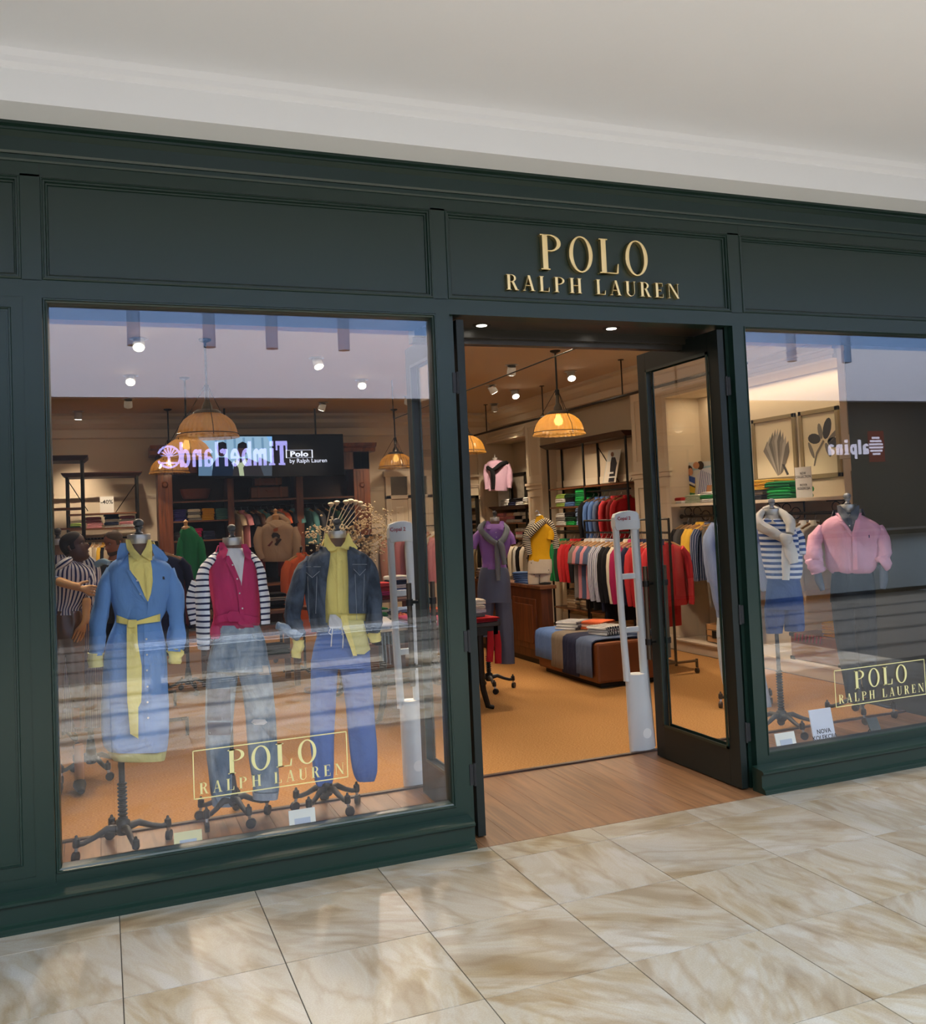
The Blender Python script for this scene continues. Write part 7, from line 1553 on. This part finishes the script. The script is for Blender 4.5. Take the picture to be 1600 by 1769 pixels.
lbuild(sleeve(F, [(92, 985, 9, 0), (86, 1000, 10, -.04), (96, 1004, 8, -.14)], 103, .2), 'sleeve', stripes('blue_hair_stripe', ('a9bad6', '8296c4'), .012, 'U', .5), M12, smooth=70)
lbuild(sleeve(F, [(100, 980, 6, -.10), (112, 972, 8, -.12), (122, 966, 5, -.08)], 104, .2), 'shirt_collar', ST1, M12, smooth=70)
J = {'el': ((F.q(97, 1001).x, -.16, F.q(97, 1001).z), .036, None), 'fa': ((F.q(115, 1006).x, -.20, F.q(115, 1006).z), .032, 'el')}
w_ = (F.q(132, 1012).x, -.22, F.q(132, 1012).z); J['wr'] = (w_, .026, 'fa'); d = Vector((1, -.1, -.25)).normalized()
def fingers(J, base, d, up, pre, par, ln=.07):
    palm = Vector(base)+d*.06; J[pre+'palm'] = (tuple(palm), (.034, .018), par)
    for k, (off, l_) in enumerate(((-.027, .9), (-.009, 1.05), (.009, 1.0), (.026, .8))):
        b = palm+up*off+d*.02; J[pre+'a%d' % k] = (tuple(b), .009, pre+'palm'); J[pre+'b%d' % k] = (tuple(b+d*ln*l_*.5+Vector((0, .008, 0))), .008, pre+'a%d' % k); J[pre+'c%d' % k] = (tuple(b+d*ln*l_+Vector((0, .02, 0))), .0065, pre+'b%d' % k)
    t = Vector(base)+d*.02+up*.035; J[pre+'t0'] = (tuple(t), .011, par); J[pre+'t1'] = (tuple(t+d*.045+up*.02), .008, pre+'t0')
fingers(J, w_, d, Vector((.25, 0, 1)).normalized(), 'h', 'wr'); body(M12, WOODARM, J, 'folded_forearm')
a_, b_, c_2 = F.q(150, 1030), F.q(149, 1050), F.q(148, 1068)
J = {'ua': ((a_.x, -.05, a_.z), .034, None), 'el': ((b_.x, -.06, b_.z), .030, 'ua'), 'wr': ((c_2.x, -.08, c_2.z), .022, 'el')}
fingers(J, (c_2.x, -.08, c_2.z), Vector((-.42, 0, -.9)).normalized(), Vector((.9, 0, -.42)).normalized(), 'h', 'wr', .085); body(M12, WOODARM, J, 'hanging_forearm')
BRS = mat('bronze_satin', '6d5038', .22, spec=.9, bump=.2, bscale=14)
trouser(F, M12, [(1055, 86, 140), (1075, 84, 144), (1105, 82, 146), (1130, 82, 146)], [(1125, 82, 114), (1180, 82, 110), (1240, 84, 106), (1275, 84, 105)], [(1125, 112, 146), (1180, 118, 147), (1220, 124, 146), (1258, 126, 145)], BRS, .5, .012, 12)
lbuild(Loft(F, [(1222, 124, 146), (1240, 126, 146), (1256, 127, 145)], .6, .004, 5, 9).mesh(MB()), 'trouser_cuff', fab('rust_lining', '9a5f2a'), M12, smooth=70)
for sx in (96, 136): q = F.q(sx, 1290); lbuild(MB().tube([(q.x, .05, .04), (q.x, -.05, .045), (q.x+.01, -.17, .03)], [.04, .042, .02], 10, flat=.8), 'shoe', INK, M12, smooth=60)
for sx in (96, 136): q = F.q(sx, 1290); lbuild(MB().tube([(q.x, .02, .06), (q.x, .02, .3)], .03, 10), 'ankle', WOODARM, M12, smooth=60)
# seersucker trousers and shirt on a small stand beside it
F = Frame(xy=tuple(P(152, 1100, 2.55))[:2])
M13 = F.root('dress_form', 'bust form in long fine striped trousers half hidden behind the blue dress', 'mannequin')
SEER = stripes('seersucker_stripe', ('a9a3a3', '55506a'), .011, 'U', .5)
stand(F, M13, .9, None, 4, .5, .22, .018)
B13 = Loft(F, [(958, 128, 152, .9), (966, 122, 164, .7), (978, 118, 172, .6), (1000, 118, 174), (1030, 120, 170), (1050, 118, 172)], .5, .012, 5, 111)
lbuild(B13.mesh(MB()), 'shirt', ST1, M13, smooth=70)
trouser(F, M13, [(1045, 118, 172), (1065, 115, 176), (1090, 112, 180), (1120, 110, 182)], [(1115, 108, 148), (1180, 104, 147), (1262, 100, 146)], [(1115, 144, 182), (1180, 147, 184), (1255, 148, 186)], SEER, .5, .008, 13)
lbuild(sleeve(F, [(168, 975, 6, -.05), (178, 970, 6, -.12), (188, 973, 4, -.16)], 112, .1), 'glossy_cuff', mat('glossy_blue_sleeve', '8db7d2', .2), M13, smooth=60)
# bust behind
F = Frame(xy=tuple(P(101, 1000, 3.7))[:2])
M14 = F.root('dress_form', 'bare topped bust form with pale neck disc at the far left behind the lifelike mannequin', 'mannequin')
stand(F, M14, .9, None, 4, .4, .24, .018); neckcap(F, M14, 100, 936, 12, vneck=958)
B14 = Loft(F, [(952, 90, 110, .9), (962, 80, 122, .65), (980, 76, 128), (1010, 78, 126), (1050, 80, 124)], .55, .01, 5, 121); lbuild(B14.mesh(MB()), 'shirt', ST1, M14, smooth=70)
trouser(F, M14, [(1045, 80, 124), (1090, 78, 126)], [(1085, 78, 103), (1150, 80, 100), (1210, 82, 100)], [(1085, 101, 126), (1150, 104, 124), (1210, 106, 124)], C('taupe'), .5, .006, 14)

# ================================================================ DISPLAY TABLE AND ITS GOODS
TB_ = root('display_table', 'black iron display table with dark wooden top behind the left door leaf', 'table', (2.68, 3.7, 0))
MB().box(2.12, 3.28, 3.0, 4.55, .735, .77).build('table_top', mat('charred_oak', '1c1815', .35), TB_, bevel=.004)
MB().box(2.14, 3.26, 3.02, 3.06, .66, .735).box(2.14, 3.26, 4.49, 4.53, .66, .735).box(2.14, 2.18, 3.02, 4.53, .66, .735).box(3.22, 3.26, 3.02, 4.53, .66, .735).build('apron', IRON, TB_)
for x_, s in ((2.2, -1), (3.10, 1)):
    for y_ in (3.06, 4.46): MB().tube([(x_, y_, .72), (x_, y_, .30), (x_+s*.01, y_, .18), (x_+s*.05, y_, .03), (x_+s*.10, y_, .012)], [.034, .03, .028, .026, .02], 8, flat=1).build('leg', IRON, TB_)
    MB().box(x_-.015, x_+.015, 3.06, 4.46, .28, .34).build('side_stretcher', IRON, TB_)
MB().box(2.2, 3.10, 3.74, 3.78, .285, .335).build('cross_stretcher', IRON, TB_)
LB = root('leather_bench', 'tan leather bench block standing behind the iron display table', 'ottoman', (2.85, 5.2, 0))
MB().box(2.35, 3.55, 4.72, 5.6, .05, .46).build('block', LEATHER, LB, bevel=.05); MB().box(2.4, 3.5, 4.77, 5.55, 0, .05).build('plinth', IRON, LB)
RS = root('table_riser', 'small wooden riser box on the iron display table', 'riser', (2.5, 4.2, .77))
MB().box(2.2, 2.85, 3.95, 4.45, .93, .955).build('riser_top', WALNUTX, RS, bevel=.003); MB().box(2.2, 2.23, 3.95, 4.45, .77, .93).box(2.82, 2.85, 3.95, 4.45, .77, .93).build('riser_side', WALNUT, RS)
def at_top(u, v, z): g = G(u, v, z); return (g.x, g.y, z+.001)
stack((3.11, 3.17, .771), .32, .3, .022, ['coral', 'red'], .05, 'at the right corner of the iron table', 'sweater')
stack((3.04, 3.19, .818), .26, .22, .034, ['grey', 'white', 'cream'], .1, 'over the red ones on the table corner', 'sweater')
stack((3.05, 3.20, .925), .24, .2, .05, ['cream'], .1, 'on top of the white pile on the table corner', 'sweater')
def drape_right(name, label, x, y0, y1, z, zb, m, grp=None):
    mb = MB(); R = []
    for i, (dx, dz) in enumerate(((-.25, .012), (-.08, .014), (0.01, .008), (.028, -.05), (.03, -.2), (.035, zb-z))):
        row = [Vector((x+dx+.012*math.sin(k*1.9)*(i > 2), y0+(y1-y0)*k/8, z+dz)) for k in range(9)]; R.append(row+[p+Vector((.01, 0, -.008)) for p in row][::-1])
    mb.rings(R); return tag(mb.build(name, m, None, smooth=60), label, 'clothes', grp)
def sleeve_hang(u0, v0, u1, v1, Y, w, m, label):
    a, b = P(u0, v0, Y), P(u1, v1, Y); s = 1/FPX*((Y+CAMD)*.93+a.x*.37)
    return tag(MB().tube([a, a.lerp(b, .4)+Vector((.01, 0, 0)), b], [w*s*.8, w*s, w*s*.9], 10, flat=.5, wob=.2).build('hanging_sleeve', m, None, smooth=70), label, 'clothes', 'red sleeves hanging off the table')
RD = C('red')
sleeve_hang(848, 1090, 846, 1143, 3.02, 7, RD, 'left one of two red sleeves hanging off the table corner'); sleeve_hang(859, 1090, 861, 1146, 3.04, 7, RD, 'right one of two red sleeves hanging off the table corner')
for (u, v, z, cols, w_, wh, kd) in ((668, 1040, .956, ['dark red', 'magenta', 'red', 'coral'], .26, 'on the table riser', 'sweater'), (700, 1020, .956, ['white', 'blue', 'white', 'navy', 'white'], .2, 'behind the gate on the table riser', 'jersey')):
    g = G(u, v, z); stack((min(max(g.x, 2.32), 2.74), min(max(g.y, 4.08), 4.3), z), w_, .26, .04, cols, .05, wh, kd)
for (x_, y_, cols, w_, h, wh, kd) in ((2.30, 3.75, ['light blue', 'green', 'white', 'green', 'bright green', 'white', 'green'], .26, .02, 'at the left edge of the iron table', 'polo'), (2.62, 3.72, ['lilac', 'white', 'navy', 'light blue'], .26, .03, 'in the middle of the iron table', 'polo'),
        (2.58, 3.28, ['white', 'lilac', 'magenta'], .26, .028, 'before the left door leaf on the table', 'tee'), (2.78, 3.5, ['orange', 'yellow', 'dark green', 'orange'], .24, .03, 'beside the left door handle on the table', 'tee')):
    stack((x_, y_, .771), w_, .26, h, cols, .1, wh, kd, jit=.02)
def crumple(name, label, c, r, m, seed, cat='clothes', flat=.5):
    mb = MB(); R = []
    for i in range(9):
        ph = math.pi*i/8*.55; rr = math.cos(ph) if i < 8 else .02
        R.append([Vector((c[0]+r[0]*rr*math.cos(t)*(1+.35*noise.noise(Vector((math.cos(t)*2+seed, math.sin(t)*2, i*.4)))), c[1]+r[1]*rr*math.sin(t)*(1+.35*noise.noise(Vector((math.cos(t)*2, math.sin(t)*2+seed, i*.4)))), c[2]+r[2]*math.sin(ph)*(1+.3*noise.noise(Vector((t*2, i*.7, seed)))))) for t in [2*math.pi*k/24 for k in range(24)]])
    mb.rings(R); return tag(mb.build(name, m, None, smooth=70), label, cat)
FLOR = mat('white_eyelet_cloth', 'dcdad6', .9, bump=1., bscale=40)
crumple('crumpled_blouse', 'crumpled white eyelet blouse at the left edge of the iron table', (2.28, 3.36, .771), (.12, .14, .09), FLOR, 3)
def floral(name, c1, c2):
    m, nt, b = newmat(name); N = nt.nodes; L = nt.links; tc = N.new('ShaderNodeTexCoord'); v_ = N.new('ShaderNodeTexVoronoi'); v_.inputs['Scale'].default_value = 28
    r = N.new('ShaderNodeValToRGB'); r.color_ramp.interpolation = 'CONSTANT'; r.color_ramp.elements[0].color = lin(c2); r.color_ramp.elements[1].position = .35; r.color_ramp.elements[1].color = lin(c1)
    L.new(tc.outputs['Object'], v_.inputs['Vector']); L.new(v_.outputs['Distance'], r.inputs[0]); L.new(r.outputs[0], b.inputs['Base Color']); b.inputs['Roughness'].default_value = .85; return m
crumple('crumpled_blouse', 'crumpled pink and white flowered blouse on the table behind the door leaf', (2.80, 3.22, .771), (.12, .12, .08), floral('pink_floral', 'c0355a', 'e6d8dc'), 5)
crumple('crumpled_scarf', 'crumpled orange patterned scarf on the table behind the door handle', (2.52, 3.5, .771), (.1, .1, .09), floral('orange_floral', 'b83c22', 'e0a040'), 7)
crumple('crumpled_scarf', 'crumpled red scarf beside the flowered blouse on the table', (2.98, 3.55, .771), (.1, .1, .08), C('coral'), 9)
# dried flowers
VS = root('dried_flower_bouquet', 'large bouquet of dried cream flowers in a stoneware jar above the third bust', 'flowers', (2.08, 4.9, 0))
PD = root('plant_pedestal', 'round dark wooden pedestal under the dried flower jar', 'pedestal', (2.08, 4.9, 0))
MB().lathe([(.2, 0), (.2, .03), (.06, .06), (.05, .80), (.2, .84), (.2, .87)], (2.08, 4.9, 0), 24).build('column', WALNUT, PD, smooth=40)
MB().lathe([(.07, .871), (.13, .95), (.14, 1.05), (.09, 1.18), (.08, 1.23), (.095, 1.25), (.07, 1.25), (.06, 1.18)], (2.08, 4.9, 0), 24, cap=False).build('jar', mat('stoneware', '5d564c', .6), VS, smooth=60)
FLW = mat('dried_cream_petals', 'd8c69f', .9); STM = mat('dry_stem', '8a6c44', .8)
mb = MB(); ms = MB(); r2 = random.Random(3)
ctr = Vector((2.08, 4.9, 1.24))
def blob(mb, p, r):
    b = len(mb.v); k = [Vector((r2.uniform(.7, 1.2)*r*x, r2.uniform(.7, 1.2)*r*y, r2.uniform(.6, 1.0)*r*z)) for x, y, z in ((1, 0, 0), (-1, 0, 0), (0, 1, 0), (0, -1, 0), (0, 0, 1), (0, 0, -1))]
    mb.v += [p+q for q in k]
    for f in ((0, 2, 4), (2, 1, 4), (1, 3, 4), (3, 0, 4), (2, 0, 5), (1, 2, 5), (3, 1, 5), (0, 3, 5)): mb.quad([b+i for i in f])
tips = [(540, 920), (552, 912), (565, 925), (548, 935), (575, 905), (600, 935), (620, 925), (640, 940), (655, 925), (668, 915), (650, 900), (635, 905), (620, 905), (610, 915), (665, 890), (672, 915), (645, 955), (630, 950), (612, 950), (590, 918), (560, 940), (628, 890), (640, 880), (660, 940)]
for (u, v) in tips:
    t = P(u, v, 4.9+r2.uniform(-.2, .2)); ms.tube([ctr, ctr.lerp(t, .5)+Vector((0, 0, .05)), t], [.004, .003, .002], 4)
    for k in range(26):
        d = Vector((r2.gauss(0, .05), r2.gauss(0, .05), r2.gauss(0, .04))); blob(mb, t+d, r2.uniform(.009, .018))
o = mb.build('blossom', FLW, VS); o['kind'] = 'stuff'
ms.build('stem', STM, VS)['kind'] = 'stuff'
for (u, v) in ((572, 872), (582, 869), (598, 868), (606, 866), (614, 868), (622, 870), (628, 876)):
    t = P(u, v, 4.85); mb = MB().tube([ctr+Vector((0, 0, .1)), t], [.005, .004], 5).lathe([(.004, -.03), (.03, .0), (.036, .012), (.02, .024), (.001, .028)], t, 12)
    mb.build('flower_head', mat('ivory_flower_head', 'e3d8bd', .8), VS, smooth=50)
# hanging rails seen behind the bouquet and the left door leaf
WR_ = root('garment_rail', 'black garment rail of grey and pastel tops behind the bouquet', 'garment rack', (3.4, 6.6, 0))
MB().tube([(2.55, 6.6, 0), (2.55, 6.6, 1.62), (4.15, 6.6, 1.62), (4.15, 6.6, 0)], .015, 8).build('frame', IRON, WR_)
for x_ in (2.55, 4.15): MB().tube([(x_, 6.35, .02), (x_, 6.85, .02)], .015, 8).build('foot', IRON, WR_)
hang_row((2.65, 6.6, 1.59), (4.05, 6.6, 1.59), ['grey', 'lilac', 'grey', 'grey', 'dark grey', 'taupe', 'cream', 'peach', 'cream', 'pink', 'beige', 'peach', 'cream', 'pink'], .65, 'on the rail behind the bouquet', sc=1.05)
# console of folded knits between the second and third bust
CN = root('console_table', 'low dark walnut console with folded grey knits seen between second and third bust', 'table', (1.45, 5.6, 0))
MB().box(.95, 1.95, 5.3, 5.95, .78, .82).build('table_top', WALNUTX, CN, bevel=.004); MB().box(.97, 1.93, 5.32, 5.93, .30, .33).build('shelf', WALNUTX, CN)
for x_ in (1.0, 1.9):
    for y_ in (5.35, 5.9): MB().box(x_-.03, x_+.03, y_-.03, y_+.03, 0, .78).build('leg', WALNUT, CN, bevel=.004)
stack((1.25, 5.6, .821), .34, .28, .04, ['dark grey', 'grey', 'taupe', 'dark grey', 'grey'], 0, 'at the left of the walnut console', 'sweater')
stack((1.66, 5.6, .821), .34, .28, .04, ['black', 'dark grey', 'grey', 'black'], 0, 'at the right of the walnut console', 'sweater')
stack((1.25, 5.6, .331), .34, .28, .05, ['navy', 'black', 'navy'], 0, 'on the console lower shelf, left', 'sweater')
stack((1.66, 5.6, .331), .34, .28, .05, ['dark green', 'black'], 0, 'on the console lower shelf, right', 'sweater')
OR_ = root('jacket_stand', 'slim black stand holding an orange and navy jacket behind the denim jacket bust', 'stand', tuple(G(528, 1165)))
gx, gy = G(528, 1165).x, G(528, 1165).y
MB().tube([(gx, gy, .05), (gx, gy, 1.45)], .014, 8).build('post', IRON, OR_); MB().tube([(gx-.25, gy, .06), (gx+.25, gy, .06)], .014, 8).tube([(gx, gy-.25, .06), (gx, gy+.25, .06)], .014, 8).build('foot', IRON, OR_)
hang((gx, gy-.02, 1.44), .5, C('orange'), 'coat', 'orange jacket on the slim stand behind the denim jacket bust', None, 'hanging_jacket', (1, 1.1, 1.15))

# ================================================================ CARDS ON THE WINDOW FLOOR
def floorcard(name, label, u0, u1, vt, Y, lean, outer, inner=None, text=None, ts=.03, h0=0.0):
    a, b = P(u0, vt, Y), P(u1, vt, Y); w_ = b.x-a.x; zt_ = (a.z+b.z)/2; R_o = root(name, label, 'sign', ((a.x+b.x)/2, Y, 0))
    M = Matrix.Translation(((a.x+b.x)/2, Y-lean*.0, 0)) @ Matrix.Rotation(-lean, 4, 'X')
    h = zt_/math.cos(lean)
    MB().box(-w_/2, w_/2, -.004, .004, 0, h, M=M).build('card', outer, R_o)
    tp = M @ Vector((0, .006, h*.7)); MB().tube([tp, (tp.x, tp.y+.07, .004)], .004, 6).build('easel_back', outer, R_o)
    if inner: MB().box(-w_*.30, w_*.30, -.006, -.004, h*.30, h*.78, M=M).build('inset_label', inner, R_o); MB().box(-w_*.16, w_*.16, -.0068, -.006, h*.50, h*.52, M=M).build('printed_line', INK, R_o)
    if text:
        o = fonttext(text, (0, 0, 0), ts, INK, R_o, bold=.0004); o.matrix_local = Matrix.Translation(-Vector(wloc(R_o))) @ M @ Matrix.Translation((0, -.006, h*.46)) @ Matrix.Rotation(R_(90), 4, 'X')
    return R_o
GL_ = mat('label_grey', 'b9c2cc', .5)
floorcard('price_card', 'cream framed price card on the window floor between first and second bust', 301, 350, 1440, .33, .25, PAPERC, GL_)
floorcard('price_card', 'cream framed price card at the foot of the denim jacket bust', 501, 547, 1402, .33, .25, mat('card_ivory', 'efeede', .6), GL_)
floorcard('price_card', 'cream framed price card at the foot of the striped jersey bust', 1346, 1380, 1268, .35, .25, mat('card_ivory', 'efeede', .6), GL_)
floorcard('collection_sign', 'white sign reading NOVA KOLEKCIJA leaning inside the right window', 1406, 1444, 1227, .42, .18, mat('sign_white', 'dfe3ea', .5), None, 'NOVA\nKOLEKCIJA', .042)
floorcard('folded_card', 'small dark folded card beside the pink shirt bust base', 1508, 1526, 1243, .55, .45, mat('card_dark', '2e3a38', .6))
